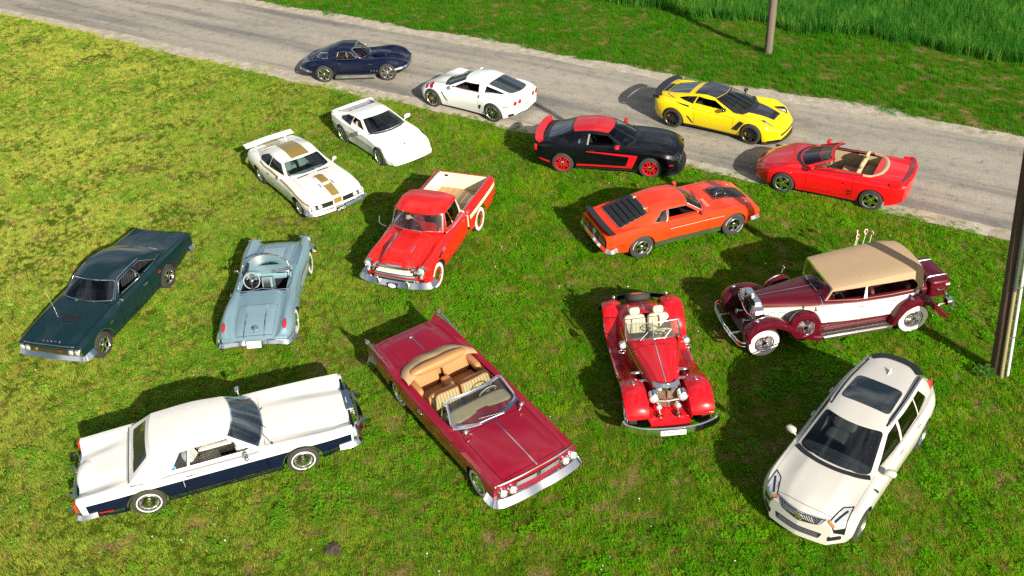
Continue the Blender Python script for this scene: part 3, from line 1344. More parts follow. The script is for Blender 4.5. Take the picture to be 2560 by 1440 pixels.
def road_mat(gravel=False):
    m, nt, out = new_mat('gravel_shoulder' if gravel else 'worn_chip_seal')
    b = nt.nodes.new('ShaderNodeBsdfPrincipled')
    g = nt.nodes.new('ShaderNodeNewGeometry')
    pos = g.outputs['Position']
    # stretch the coordinates along the road for tyre tracks
    cb = nt.nodes.new('ShaderNodeCombineXYZ')
    for k, (vec, s_) in enumerate(((RT, .085), (RN, 1.0))):
        dt = nt.nodes.new('ShaderNodeVectorMath')
        dt.operation = 'DOT_PRODUCT'
        dt.inputs[1].default_value = (vec[0] * s_, vec[1] * s_, 0)
        nt.links.new(pos, dt.inputs[0])
        nt.links.new(dt.outputs['Value'], cb.inputs[k])
    fine = noise(nt, pos, 38, 3, .8)
    mid = noise(nt, pos, 2.4, 7, .7)
    trk = noise(nt, cb.outputs[0], .95, 6, .62)
    if gravel:
        base = ramp(nt, mid, [(.3, (.25, .215, .16)), (.5, (.37, .33, .265)), (.7, (.50, .465, .40))])
    else:
        base = ramp(nt, trk, [(.33, (.155, .148, .138)), (.44, (.225, .21, .185)), (.52, (.295, .272, .23)), (.68, (.345, .315, .265))])
        blot = ramp(nt, mid, [(.30, (.62, .62, .64)), (.46, (1, 1, 1)), (.72, (1.12, 1.1, 1.08))])
        base = mixc(nt, 1.0, base, blot, 'MULTIPLY')
    sp = ramp(nt, fine, [(.32, (.55, .55, .55)), (.5, (1, 1, 1)), (.68, (1.5, 1.48, 1.42))])
    c = mixc(nt, .85, base, sp, 'MULTIPLY')
    nt.links.new(c, b.inputs['Base Color'])
    pset(b, Roughness=.9, Specular_IOR_Level=.25)
    bp = nt.nodes.new('ShaderNodeBump')
    bp.inputs['Strength'].default_value = .7
    bp.inputs['Distance'].default_value = .012
    nt.links.new(fine, bp.inputs['Height'])
    nt.links.new(bp.outputs[0], b.inputs['Normal'])
    nt.links.new(b.outputs[0], out.inputs[0])
    return m


def blade_mat(name, stops, dry, dry_lo, dry_hi, scale=.55, trans=.35, rnd=.35, west_glow=0.0):
    """leaf shader: colour drifts over the field with a share of straw, and varies per tuft"""
    m, nt, out = new_mat(name)
    g = nt.nodes.new('ShaderNodeNewGeometry')
    oi = nt.nodes.new('ShaderNodeObjectInfo')
    pos = g.outputs['Position']
    n1 = noise(nt, pos, scale, 5, .6)
    n2 = noise(nt, pos, scale * 4.3, 4, .65)
    c = ramp(nt, n1, stops)
    if west_glow:  # glow of grazing sun put into the blade colour, stronger towards the left
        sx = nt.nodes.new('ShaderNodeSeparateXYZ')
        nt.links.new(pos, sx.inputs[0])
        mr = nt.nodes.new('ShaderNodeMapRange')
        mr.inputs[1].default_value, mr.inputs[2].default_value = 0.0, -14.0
        mr.inputs[3].default_value, mr.inputs[4].default_value = 0.0, west_glow
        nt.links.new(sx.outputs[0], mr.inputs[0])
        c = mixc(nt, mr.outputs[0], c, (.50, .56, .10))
    ml = nt.nodes.new('ShaderNodeMath')
    ml.operation = 'MULTIPLY_ADD'
    ml.inputs[1].default_value = rnd
    nt.links.new(oi.outputs['Random'], ml.inputs[0])
    nt.links.new(n2, ml.inputs[2])
    df = nt.nodes.new('ShaderNodeMapRange')
    df.inputs[1].default_value, df.inputs[2].default_value = dry_lo, dry_hi
    nt.links.new(ml.outputs[0], df.inputs[0])
    c = mixc(nt, df.outputs[0], c, dry)
    hv = nt.nodes.new('ShaderNodeHueSaturation')
    vr = nt.nodes.new('ShaderNodeMapRange')
    vr.inputs[3].default_value, vr.inputs[4].default_value = .76, 1.26
    nt.links.new(oi.outputs['Random'], vr.inputs[0])
    nt.links.new(vr.outputs[0], hv.inputs['Value'])
    nt.links.new(c, hv.inputs['Color'])
    d = nt.nodes.new('ShaderNodeBsdfPrincipled')
    pset(d, Roughness=.6, Specular_IOR_Level=.12)
    nt.links.new(hv.outputs[0], d.inputs['Base Color'])
    t = nt.nodes.new('ShaderNodeBsdfTranslucent')
    tc = mixc(nt, 1.0, hv.outputs[0], (1.25, 1.25, .5), 'MULTIPLY')
    nt.links.new(tc, t.inputs[0])
    mx = nt.nodes.new('ShaderNodeMixShader')
    mx.inputs[0].default_value = trans
    nt.links.new(d.outputs[0], mx.inputs[1])
    nt.links.new(t.outputs[0], mx.inputs[2])
    nt.links.new(mx.outputs[0], out.inputs[0])
    return m


def strip_mesh(name, a0, a1, u0, u1, z, mat, wob=.0, wob1=None, step=.35, kind='structure', seed=0):
    """long ribbon beside the road with uneven edges"""
    rr = np.random.RandomState(seed)
    us = np.arange(u0, u1, step)
    n = len(us)

    def wobble(w):
        k = rr.randn(n)
        s1 = np.convolve(k, np.ones(5) / 5, 'same') * 1.4 + np.convolve(rr.randn(n), np.ones(25) / 25, 'same') * 3.2
        return s1 * w
    e0, e1 = a0 + wobble(wob), a1 + wobble(wob1 if wob1 is not None else wob)
    V = []
    K = 4
    for i in range(n):
        for q in range(K + 1):
            a = e0[i] + (e1[i] - e0[i]) * q / K
            p = RT * us[i] + RN * a
            V.append((p[0], p[1], z))
    F = []
    for i in range(n - 1):
        for q in range(K):
            a = i * (K + 1) + q
            F.append((a, a + K + 1, a + K + 2, a + 1))
    F = orient(V, F, (0, 0, -50))
    o = link(name, V, F, mat, None, False)
    tag(o, kind=kind)
    return o, us, e0, e1


gm = ground_mat()
N_ = 60
V, F = [], []
gx = np.concatenate([[-500, -120], np.linspace(-45, 45, 31), [120, 500]])
gy = np.concatenate([[-400, -60], np.linspace(-5, 75, 29), [160, 600]])
for y in gy:
    for x in gx:
        V.append((x, y, 0))
for j in range(len(gy) - 1):
    for i in range(len(gx) - 1):
        a = j * len(gx) + i
        F.append((a, a + 1, a + len(gx) + 1, a + len(gx)))
tag(link('ground', V, F, gm, None, False), kind='structure')
grav = road_mat(True)
tag_g, g_us, g_e0, g_e1 = strip_mesh('gravel_shoulder', ROAD0 - .35, ROAD1 + .75, -160, 160, .004, grav, .10, .14, seed=3)
_, r_us, r_e0, r_e1 = strip_mesh('road', ROAD0 + .22, ROAD1, -160, 160, .008, road_mat(), .05, .05, seed=5)

# ------------------------------------------------------------------ plant tufts, scattered as instances
hidden = bpy.data.collections.new('plant_tufts')


def tuft(name, n, rad, h0, h1, w, bend, mat, seed, segs=2, flat=0.0):
    rr = random.Random(seed)
    V, F = [], []
    for k in range(n):
        a, r = rr.uniform(0, 2 * PI), rad * math.sqrt(rr.random())
        x, y = r * math.cos(a), r * math.sin(a)
        h = rr.uniform(h0, h1)
        d = rr.uniform(0, 2 * PI)
        bx, by = math.cos(d), math.sin(d)
        b = bend * rr.uniform(.3, 1.2)
        px, py = -by * w / 2, bx * w / 2
        base = len(V)
        for q in range(segs):
            t = q / segs
            ww = 1 - .45 * t
            o = b * t * t
            V += [(x + bx * o - px * ww, y + by * o - py * ww, h * t * (1 - .12 * t)), (x + bx * o + px * ww, y + by * o + py * ww, h * t * (1 - .12 * t))]
        V.append((x + bx * b, y + by * b, h * (1 - flat)))
        for q in range(segs - 1):
            F.append((base + 2 * q, base + 2 * q + 1, base + 2 * q + 3, base + 2 * q + 2))
        F.append((base + 2 * segs - 2, base + 2 * segs - 1, base + 2 * segs))
    me = bpy.data.meshes.new(name)
    me.from_pydata(V, [], F)
    me.materials.append(mat)
    o = bpy.data.objects.new(name, me)
    return o


def clover(name, n, rad, mat, seed):
    rr = random.Random(seed)
    V, F = [], []
    for k in range(n):
        a, r = rr.uniform(0, 2 * PI), rad * math.sqrt(rr.random())
        cx, cy, cz = r * math.cos(a), r * math.sin(a), rr.uniform(.025, .075)
        t0 = rr.uniform(0, 2 * PI)
        for j in range(3):
            t = t0 + j * 2 * PI / 3
            s = rr.uniform(.008, .014)
            b = len(V)
            tilt = rr.uniform(-.35, .55)
            for du, dv in ((0, 0), (.9, -.75), (1.7, -.45), (1.7, .45), (.9, .75)):
                V.append((cx + s * (du * math.cos(t) - dv * math.sin(t)), cy + s * (du * math.sin(t) + dv * math.cos(t)), cz + s * du * tilt))
            F.append((b, b + 1, b + 2, b + 3, b + 4))
    me = bpy.data.meshes.new(name)
    me.from_pydata(V, [], F)
    me.materials.append(mat)
    return bpy.data.objects.new(name, me)


def scatter(name, pts, tufts, scales, seed, picks=None):
    """one object whose points carry plant tufts (geometry nodes)"""
    col = bpy.data.collections.new(name + '_set')
    for i, t in enumerate(tufts):
        t.name = '%s_%02d' % (t.name, i)
        col.objects.link(t)
    rr = np.random.RandomState(seed)
    n = len(pts)
    me = bpy.data.meshes.new(name)
    me.vertices.add(n)
    me.vertices.foreach_set('co', np.asarray(pts, np.float32).ravel())
    a = me.attributes.new('tuft_scale', 'FLOAT', 'POINT')
    a.data.foreach_set('value', np.asarray(scales, np.float32))
    a = me.attributes.new('tuft_turn', 'FLOAT_VECTOR', 'POINT')
    rot = np.stack([rr.normal(0, .12, n), rr.normal(0, .12, n), rr.uniform(0, 2 * PI, n)], 1)
    a.data.foreach_set('vector', rot.astype(np.float32).ravel())
    a = me.attributes.new('tuft_pick', 'INT', 'POINT')
    pk = picks if picks is not None else rr.randint(0, len(tufts), n)
    a.data.foreach_set('value', np.asarray(pk, np.int32))
    me.update()
    o = bpy.data.objects.new(name, me)
    COL.objects.link(o)
    ng = bpy.data.node_groups.new(name + '_nodes', 'GeometryNodeTree')
    ng.interface.new_socket('Geometry', in_out='INPUT', socket_type='NodeSocketGeometry')
    ng.interface.new_socket('Geometry', in_out='OUTPUT', socket_type='NodeSocketGeometry')
    gi, go = ng.nodes.new('NodeGroupInput'), ng.nodes.new('NodeGroupOutput')
    ci = ng.nodes.new('GeometryNodeCollectionInfo')
    ci.inputs['Collection'].default_value = col
    ci.inputs['Separate Children'].default_value = True
    ci.inputs['Reset Children'].default_value = True
    ip = ng.nodes.new('GeometryNodeInstanceOnPoints')
    ip.inputs['Pick Instance'].default_value = True

    def attr(nm, ty):
        q = ng.nodes.new('GeometryNodeInputNamedAttribute')
        q.data_type = ty
        q.inputs['Name'].default_value = nm
        return q.outputs['Attribute']
    er = ng.nodes.new('FunctionNodeEulerToRotation')
    ng.links.new(attr('tuft_turn', 'FLOAT_VECTOR'), er.inputs[0])
    ng.links.new(gi.outputs[0], ip.inputs['Points'])
    ng.links.new(ci.outputs[0], ip.inputs['Instance'])
    ng.links.new(attr('tuft_pick', 'INT'), ip.inputs['Instance Index'])
    ng.links.new(er.outputs[0], ip.inputs['Rotation'])
    ng.links.new(attr('tuft_scale', 'FLOAT'), ip.inputs['Scale'])
    ng.links.new(ip.outputs[0], go.inputs[0])
    md = o.modifiers.new('tufts', 'NODES')
    md.node_group = ng
    tag(o, kind='stuff')
    return o


def in_view(P, m=90):
    """keep points the camera can see, with a margin so that a step aside still finds grass"""
    d, r = R_(CAM_PITCH), R_(CAM_ROLL)
    f = 2338.34
    vx, vy, vz = P[:, 0], P[:, 1], -CAM_H
    dep = vy * math.cos(d) - vz * math.sin(d)
    x = f * vx / dep
    y = f * (vy * math.sin(d) + vz * math.cos(d)) / dep
    c, s_ = math.cos(r), math.sin(r)
    X, Yp = 1280 + c * x + s_ * y, 720 - (-s_ * x + c * y)
    return (X > -m * 2.5) & (X < 2560 + m * 2.5) & (Yp > -m) & (Yp < 1440 + m * 2)


def smooth_noise(P, scale, seed):
    """cheap value noise in the plane"""
    rr = np.random.RandomState(seed)
    g = rr.rand(256, 256)
    q = P * scale + 97.3
    i = np.floor(q).astype(int)
    t = q - i
    t = t * t * (3 - 2 * t)
    i0, j0, i1, j1 = i[:, 0] % 256, i[:, 1] % 256, (i[:, 0] + 1) % 256, (i[:, 1] + 1) % 256
    return (g[i0, j0] * (1 - t[:, 0]) + g[i1, j0] * t[:, 0]) * (1 - t[:, 1]) + (g[i0, j1] * (1 - t[:, 0]) + g[i1, j1] * t[:, 0]) * t[:, 1]


def field(n, x0, x1, y0, y1, seed):
    rr = np.random.RandomState(seed)
    P = np.stack([rr.uniform(x0, x1, n), rr.uniform(y0, y1, n)], 1)
    return P[in_view(P)]


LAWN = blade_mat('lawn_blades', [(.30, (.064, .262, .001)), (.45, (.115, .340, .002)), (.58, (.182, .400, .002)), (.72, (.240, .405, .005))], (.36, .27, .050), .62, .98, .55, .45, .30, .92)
CLOV = blade_mat('clover_leaves', [(.3, (.060, .265, .001)), (.55, (.105, .340, .002)), (.75, (.16, .365, .003))], (.20, .26, .01), .8, 1.2, .8, .40, .3, .3)
VERG = blade_mat('verge_blades', [(.30, (.030, .190, .002)), (.5, (.058, .245, .003)), (.7, (.100, .270, .005))], (.20, .22, .03), .98, 1.3, .5, .45, .35)
WHEAT = blade_mat('wheat_leaves', [(.30, (.018, .140, .013)), (.5, (.044, .205, .020)), (.7, (.105, .280, .030))], (.17, .26, .04), .80, 1.2, .8, .40, .45)

# lawn
P = field(270000, -30, 22, 5, 50, 11)
na = P @ RN
dryn = smooth_noise(P, .9, 1) * .6 + smooth_noise(P, 2.7, 2) * .4
edge = np.interp(P @ RT, g_us, g_e0)
fr_ = np.random.RandomState(44).rand(len(P))
keep = na < edge + .05 + .9 * (smooth_noise(P, 1.7, 9) - .45) * fr_ + .35 * fr_ ** 6
bare = dryn > .66
rs = np.random.RandomState(4)
keep &= ~(bare & (rs.rand(len(P)) < .55))
# faint wheel ruts left in the turf
for (ax_, ay_), (bx_, by_) in (((2.05, 13.0), (1.62, 9.9)), ((2.9, 12.3), (2.35, 9.9)), ((-9.5, 13.6), (-3.2, 10.2))):
    d_ = np.array((bx_ - ax_, by_ - ay_))
    L_ = np.linalg.norm(d_)
    q_ = P - np.array((ax_, ay_))
    s_ = q_ @ d_ / L_
    e_ = np.abs(q_ @ np.array((-d_[1], d_[0])) / L_ + .05 * np.sin(s_ * 2.3))
    keep &= ~((s_ > 0) & (s_ < L_) & (e_ < .075) & (rs.rand(len(P)) < .8))
P, dryn = P[keep], dryn[keep]
sc = .62 + .62 * smooth_noise(P, 1.3, 3) * (1.15 - dryn) + rs.uniform(-.15, .2, len(P))
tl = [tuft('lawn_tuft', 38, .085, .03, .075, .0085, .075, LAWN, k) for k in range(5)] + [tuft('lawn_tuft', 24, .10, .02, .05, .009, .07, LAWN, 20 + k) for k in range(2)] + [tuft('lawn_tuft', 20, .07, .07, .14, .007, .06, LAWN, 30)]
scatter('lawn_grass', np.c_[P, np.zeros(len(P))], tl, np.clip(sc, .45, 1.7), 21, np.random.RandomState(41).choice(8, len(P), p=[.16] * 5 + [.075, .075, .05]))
# clover and broad leaved weeds in patches
P = field(80000, -28, 20, 6, 46, 12)
cn = smooth_noise(P, .55, 5) * .55 + smooth_noise(P, 1.9, 6) * .45
keep = (cn + np.random.RandomState(2).uniform(-.22, .12, len(P)) > .52) & (P @ RN < ROAD0 - .5)
P = P[keep]
scatter('clover_patches', np.c_[P, np.zeros(len(P))], [clover('clover_sprig', 18, .10, CLOV, k) for k in range(4)], np.random.RandomState(6).uniform(.8, 1.5, len(P)), 22)
# verge beyond the road
P = field(120000, -25, 40, 18, 62, 13)
na = P @ RN
edge = np.interp(P @ RT, g_us, g_e1)
keep = (na > edge - .05 + .9 * (smooth_noise(P, 1.6, 8) - .55) * np.random.RandomState(45).rand(len(P))) & (na < FIELD0 + 1.2)
P = P[keep]
rs = np.random.RandomState(5)
scatter('verge_grass', np.c_[P, np.zeros(len(P))], [tuft('verge_tuft', 26, .10, .05, .14, .007, .09, VERG, 40 + k) for k in range(4)],
        np.clip(.65 + .9 * smooth_noise(P, .9, 7) + rs.uniform(-.2, .2, len(P)), .4, 1.8), 23)
# wheat drilled in rows
rows = []
rs = np.random.RandomState(8)
for a in np.arange(FIELD0, FIELD0 + 26, .19):
    u = np.arange(-40, 45, .10) + rs.uniform(-.04, .04)
    u = u + rs.uniform(-.04, .04, len(u))
    aa = a + rs.normal(0, .03, len(u)) + .0 * u
    rows.append(RT[None, :] * u[:, None] + RN[None, :] * aa[:, None])
P = np.concatenate(rows)
P = P[in_view(P)]
edge = FIELD0 + .25 + .7 * (smooth_noise(P, .8, 15) - .5)
P = P[P @ RN > edge]
scatter('wheat_crop', np.c_[P, np.zeros(len(P))], [tuft('wheat_tuft', 13, .07, .36, .62, .014, .13, WHEAT, 60 + k, 3) for k in range(4)],
        np.clip(.75 + .5 * smooth_noise(P, .7, 16) + rs.uniform(-.12, .12, len(P)), .5, 1.4), 24)
# loose stones along both road edges
stone = solid('pale_stone', (.38, .34, .28), .9, bump=.4, bscale=50, var=.2)


def pebble(k):
    bm = bmesh.new()
    bmesh.ops.create_icosphere(bm, subdivisions=1, radius=.018)
    rr = random.Random(k)
    for v in bm.verts:
        v.co = Vector((v.co.x * rr.uniform(.8, 1.4), v.co.y * rr.uniform(.7, 1.2), v.co.z * .7)) * rr.uniform(.85, 1.1)
    me = bpy.data.meshes.new('pebble')
    bm.to_mesh(me)
    bm.free()
    me.materials.append(stone)
    return bpy.data.objects.new('pebble', me)


rs = np.random.RandomState(9)
u = rs.uniform(-35, 30, 9000)
side = rs.rand(9000) < .5
a = np.where(side, np.interp(u, g_us, g_e0) + np.abs(rs.normal(.05, .30, 9000)) - .15, np.interp(u, g_us, g_e1) - np.abs(rs.normal(.05, .35, 9000)) + .2)
P = RT[None, :] * u[:, None] + RN[None, :] * a[:, None]
P = P[in_view(P)]
scatter('loose_gravel', np.c_[P, np.full(len(P), .012)], [pebble(k) for k in range(4)], rs.uniform(.25, .8, len(P)), 25)
# tiny white flowers in the lawn
flw = solid('white_petals', (.75, .75, .68), .7)
P = field(1100, -26, 16, 8, 44, 14)
P = P[(P @ RN < ROAD0 - .6) & (smooth_noise(P, .5, 31) > .45)]


def flower(k):
    V = [(.014 * math.cos(a), .014 * math.sin(a), .085) for a in np.linspace(0, 2 * PI, 7)[:-1]] + [(-.002, 0, 0), (.002, 0, 0), (0, 0, .085)]
    me = bpy.data.meshes.new('flower')
    me.from_pydata(V, [], [(0, 1, 2, 3, 4, 5), (6, 7, 8)])
    me.materials.append(flw)
    return bpy.data.objects.new('flower', me)


scatter('white_flowers', np.c_[P, np.zeros(len(P))], [flower(0)], np.random.RandomState(3).uniform(.6, 1.3, len(P)), 26)

# ------------------------------------------------------------------ poles, stakes, small things
wood = solid('weathered_pole_wood', (.085, .055, .036), .85, bump=.9, bscale=28, var=.35, vscale=6)
woodg = solid('grey_pole_wood', (.125, .100, .075), .85, bump=.9, bscale=28, var=.30, vscale=5)


def wood_grain(m):
    nt = m.node_tree
    for n in nt.nodes:
        if n.type == 'TEX_NOISE':
            mp = nt.nodes.new('ShaderNodeMapping')
            mp.inputs['Scale'].default_value = (1, 1, .05)
            src = n.inputs['Vector'].links[0].from_socket
            nt.links.new(src, mp.inputs['Vector'])
            nt.links.new(mp.outputs[0], n.inputs['Vector'])


wood_grain(wood)
wood_grain(woodg)


def pole(loc, lean, r0, r1, h, mat, label):
    root = bpy.data.objects.new('utility_pole', None)
    COL.objects.link(root)
    root.location = (loc[0], loc[1], 0)
    tag(root, label, 'utility pole', 'wooden utility poles')
    n, m = 18, 26
    V, F = [], []
    for j in range(m + 1):
        z = h * j / m
        r = r0 + (r1 - r0) * j / m
        for k in range(n):
            a = 2 * PI * k / n
            rr = r * (1 + .025 * math.sin(3 * a + j * .5) + .018 * math.sin(7 * a - j * .31))
            V.append((lean[0] * z + rr * math.cos(a), lean[1] * z + rr * math.sin(a), z - .02))
    for j in range(m):
        for k in range(n):
            F.append((j * n + k, j * n + (k + 1) % n, (j + 1) * n + (k + 1) % n, (j + 1) * n + k))
    link('pole_shaft', V, F, mat, root)
    return root


LEAN = (-.120, .0)
pl2 = pole((10.46, 15.22), LEAN, .148, .108, 9.6, wood, 'near wooden utility pole with grey and white conduits at the right edge')
pvc = solid('white_conduit', (.55, .58, .60), .35)
gal = solid('grey_conduit', (.13, .155, .155), .4, .6)
tanc = solid('tan_conduit', (.26, .22, .12), .5)


def along(dx, dy, z0, z1):
    return [(LEAN[0] * z + dx * (1 - .025 * z), LEAN[1] * z + dy * (1 - .025 * z), z) for z in np.linspace(z0, z1, 12)]


link('conduit', *tube_geo(along(.0, -.185, 0, 2.35), .042, 10), tanc, pl2)
link('conduit', *tube_geo(along(.0, -.185, 2.35, 9.2), .046, 10), gal, pl2)
link('conduit', *tube_geo(along(.165, -.13, 0, 9.0), .036, 10), pvc, pl2)
for z in (1.1, 2.4, 4.2, 5.6):
    p0 = along(.165, -.13, z, z + .01)[0]
    link('conduit_strap', *box_geo((p0[0] - .04, p0[1] - .03, z), (.13, .03, .03)), SILVER, pl2)
blk = solid('black_cable', (.012, .012, .013), .5)
cab = link('service_cable', *tube_geo(smoothpath([(8.98, 15.0, 9.0), (8.89, 15.0, 8.5), (8.83, 15.0, 8.15), (8.80, 15.0, 7.98), (8.85, 15.0, 7.83), (8.97, 15.0, 7.73), (9.15, 15.1, 7.85), (9.22, 15.2, 8.8)], 6), .026, 8), blk, pl2)
link('thin_cable', *tube_geo(smoothpath([(9.02, 15.0, 8.5), (8.92, 15.0, 8.22), (8.89, 15.0, 8.05), (8.95, 15.0, 7.93), (9.10, 15.05, 7.90)], 6), .010, 6), solid('grey_cable', (.35, .36, .36), .5), pl2)
pole((10.48, 34.04), (.0, .0), .155, .11, 9.0, woodg, 'far grey wooden utility pole standing in the verge by the wheat field')

rw = solid('stake_white', (.72, .72, .66), .5)
STK = [((8.86, 19.80), (1, -.6), 'red round reflector on a thin white stake, leftmost and tallest behind the touring car'), ((9.07, 19.81), (.6, -1), 'red round reflector on a white stake, middle one behind the touring car'),
       ((8.79, 19.60), (.7, -.9), 'red round reflector sitting lowest just above the canvas top of the touring car'), ((9.20, 19.75), (1, .25), 'white reflector stake seen edge on, rightmost behind the touring car')]
for (x, y), d, lab in STK:
    root = bpy.data.objects.new('reflector_stake', None)
    COL.objects.link(root)
    root.location = (x, y, 0)
    tag(root, lab, 'reflector stake', 'reflector stakes behind the touring car')
    link('stake', *tube_geo([(-.10, 0, -.05), (0, 0, .86)], .008, 6), rw, root)
    dv = Vector((d[0], d[1], .25)).normalized()
    link('reflector_back', *lathe_geo([(0, .0), (.062, .0), (.066, -.01), (0, -.012)], 18, (0, 0, .92), tuple(dv)), rw, root)
    link('reflector', *lathe_geo([(0, .012), (.044, .010), (.048, .002)], 18, (0, 0, .92), tuple(dv)), REDLENS, root)

bm = bmesh.new()
bmesh.ops.create_icosphere(bm, subdivisions=3, radius=.17)
rr = random.Random(3)
for v in bm.verts:
    v.co *= rr.uniform(.75, 1.2)
    v.co.z = max(-.02, v.co.z * .35)
me = bpy.data.meshes.new('dirt_mound')
bm.to_mesh(me)
bm.free()
me.materials.append(solid('dark_soil', (.055, .042, .028), .95, bump=.8, bscale=40))
o = bpy.data.objects.new('dirt_mound', me)
COL.objects.link(o)
o.location = (-3.74, 11.72, 0)
tag(o, 'small dark mound of loose soil in the lawn near the bottom edge', 'mound')
# leafy weed at the foot of the near pole
WEED = blade_mat('weed_leaves', [(.3, (.05, .14, .02)), (.6, (.08, .19, .025)), (.8, (.10, .2, .03))], (.08, .17, .02), 1.2, 1.6, .8, .3, .1)
rr = random.Random(5)
V, F = [], []
for k in range(150):
    a, r, z = rr.uniform(0, 2 * PI), .26 * math.sqrt(rr.random()), 0
    h = rr.uniform(.04, .26) * (1.15 - r * 2)
    c = Vector((r * math.cos(a), r * math.sin(a) * .8, h))
    t = rr.uniform(0, 2 * PI)
    s_ = rr.uniform(.03, .06)
    u, v = Vector((math.cos(t), math.sin(t), rr.uniform(-.3, .5))), Vector((-math.sin(t), math.cos(t), rr.uniform(-.3, .3)))
    b = len(V)
    for p, q in ((-1, 0), (-.2, -.45), (.6, -.3), (1, 0), (.6, .3), (-.2, .45)):
        V.append(tuple(c + u * s_ * p + v * s_ * q))
    F.append(tuple(range(b, b + 6)))
weed = link('weed_plant', V, F, WEED, None, False)
weed.location = (10.16, 15.18, 0)
tag(weed, 'bright green leafy weed growing at the foot of the near utility pole', 'weed')


def interior(s, mat, x0, x1, w, z1, fx, rx=None, z0=0.30, dash=None, bench=False, head=0.0, bh=0.52, swm=None, lining=None, rw=None, rib=0, sz=0.02, rec=0.30, hub=None, cover=0.28):
    s.tub(x0, x1, w, z0, z1, lining or mat, None, rw)
    s.dash(x1 - 0.16, w - 0.03, z1 + 0.0, dash or mat)
    s.steering(fx + 0.46, 0.36, z1 - 0.03, 0.19, swm, hub=hub)
    if bench:
        s.seat(fx, 0, z0 + sz, 2 * w - 0.14, mat, bh, None, rec, ribs=rib)
    else:
        for y in (0.36, -0.36):
            s.seat(fx, y, z0 + sz, 0.50, mat, bh, head or None, rec, ribs=rib)
        s.add('centre_console', rbox_geo((fx + 0.25, 0, z0 + 0.14), (0.9, 0.16, 0.24), (0, 0, 0), 6), dash or mat)
    if rx is not None:
        s.seat(rx, 0, z0 + sz, 2 * w - 0.2, mat, bh - 0.08, None, rec, ribs=rib)


def seam_z(s, pts, w=0.012, both=False):
    s.strip('panel_gap', pts, 'z', w, BLACK, 0.0015, both=both)


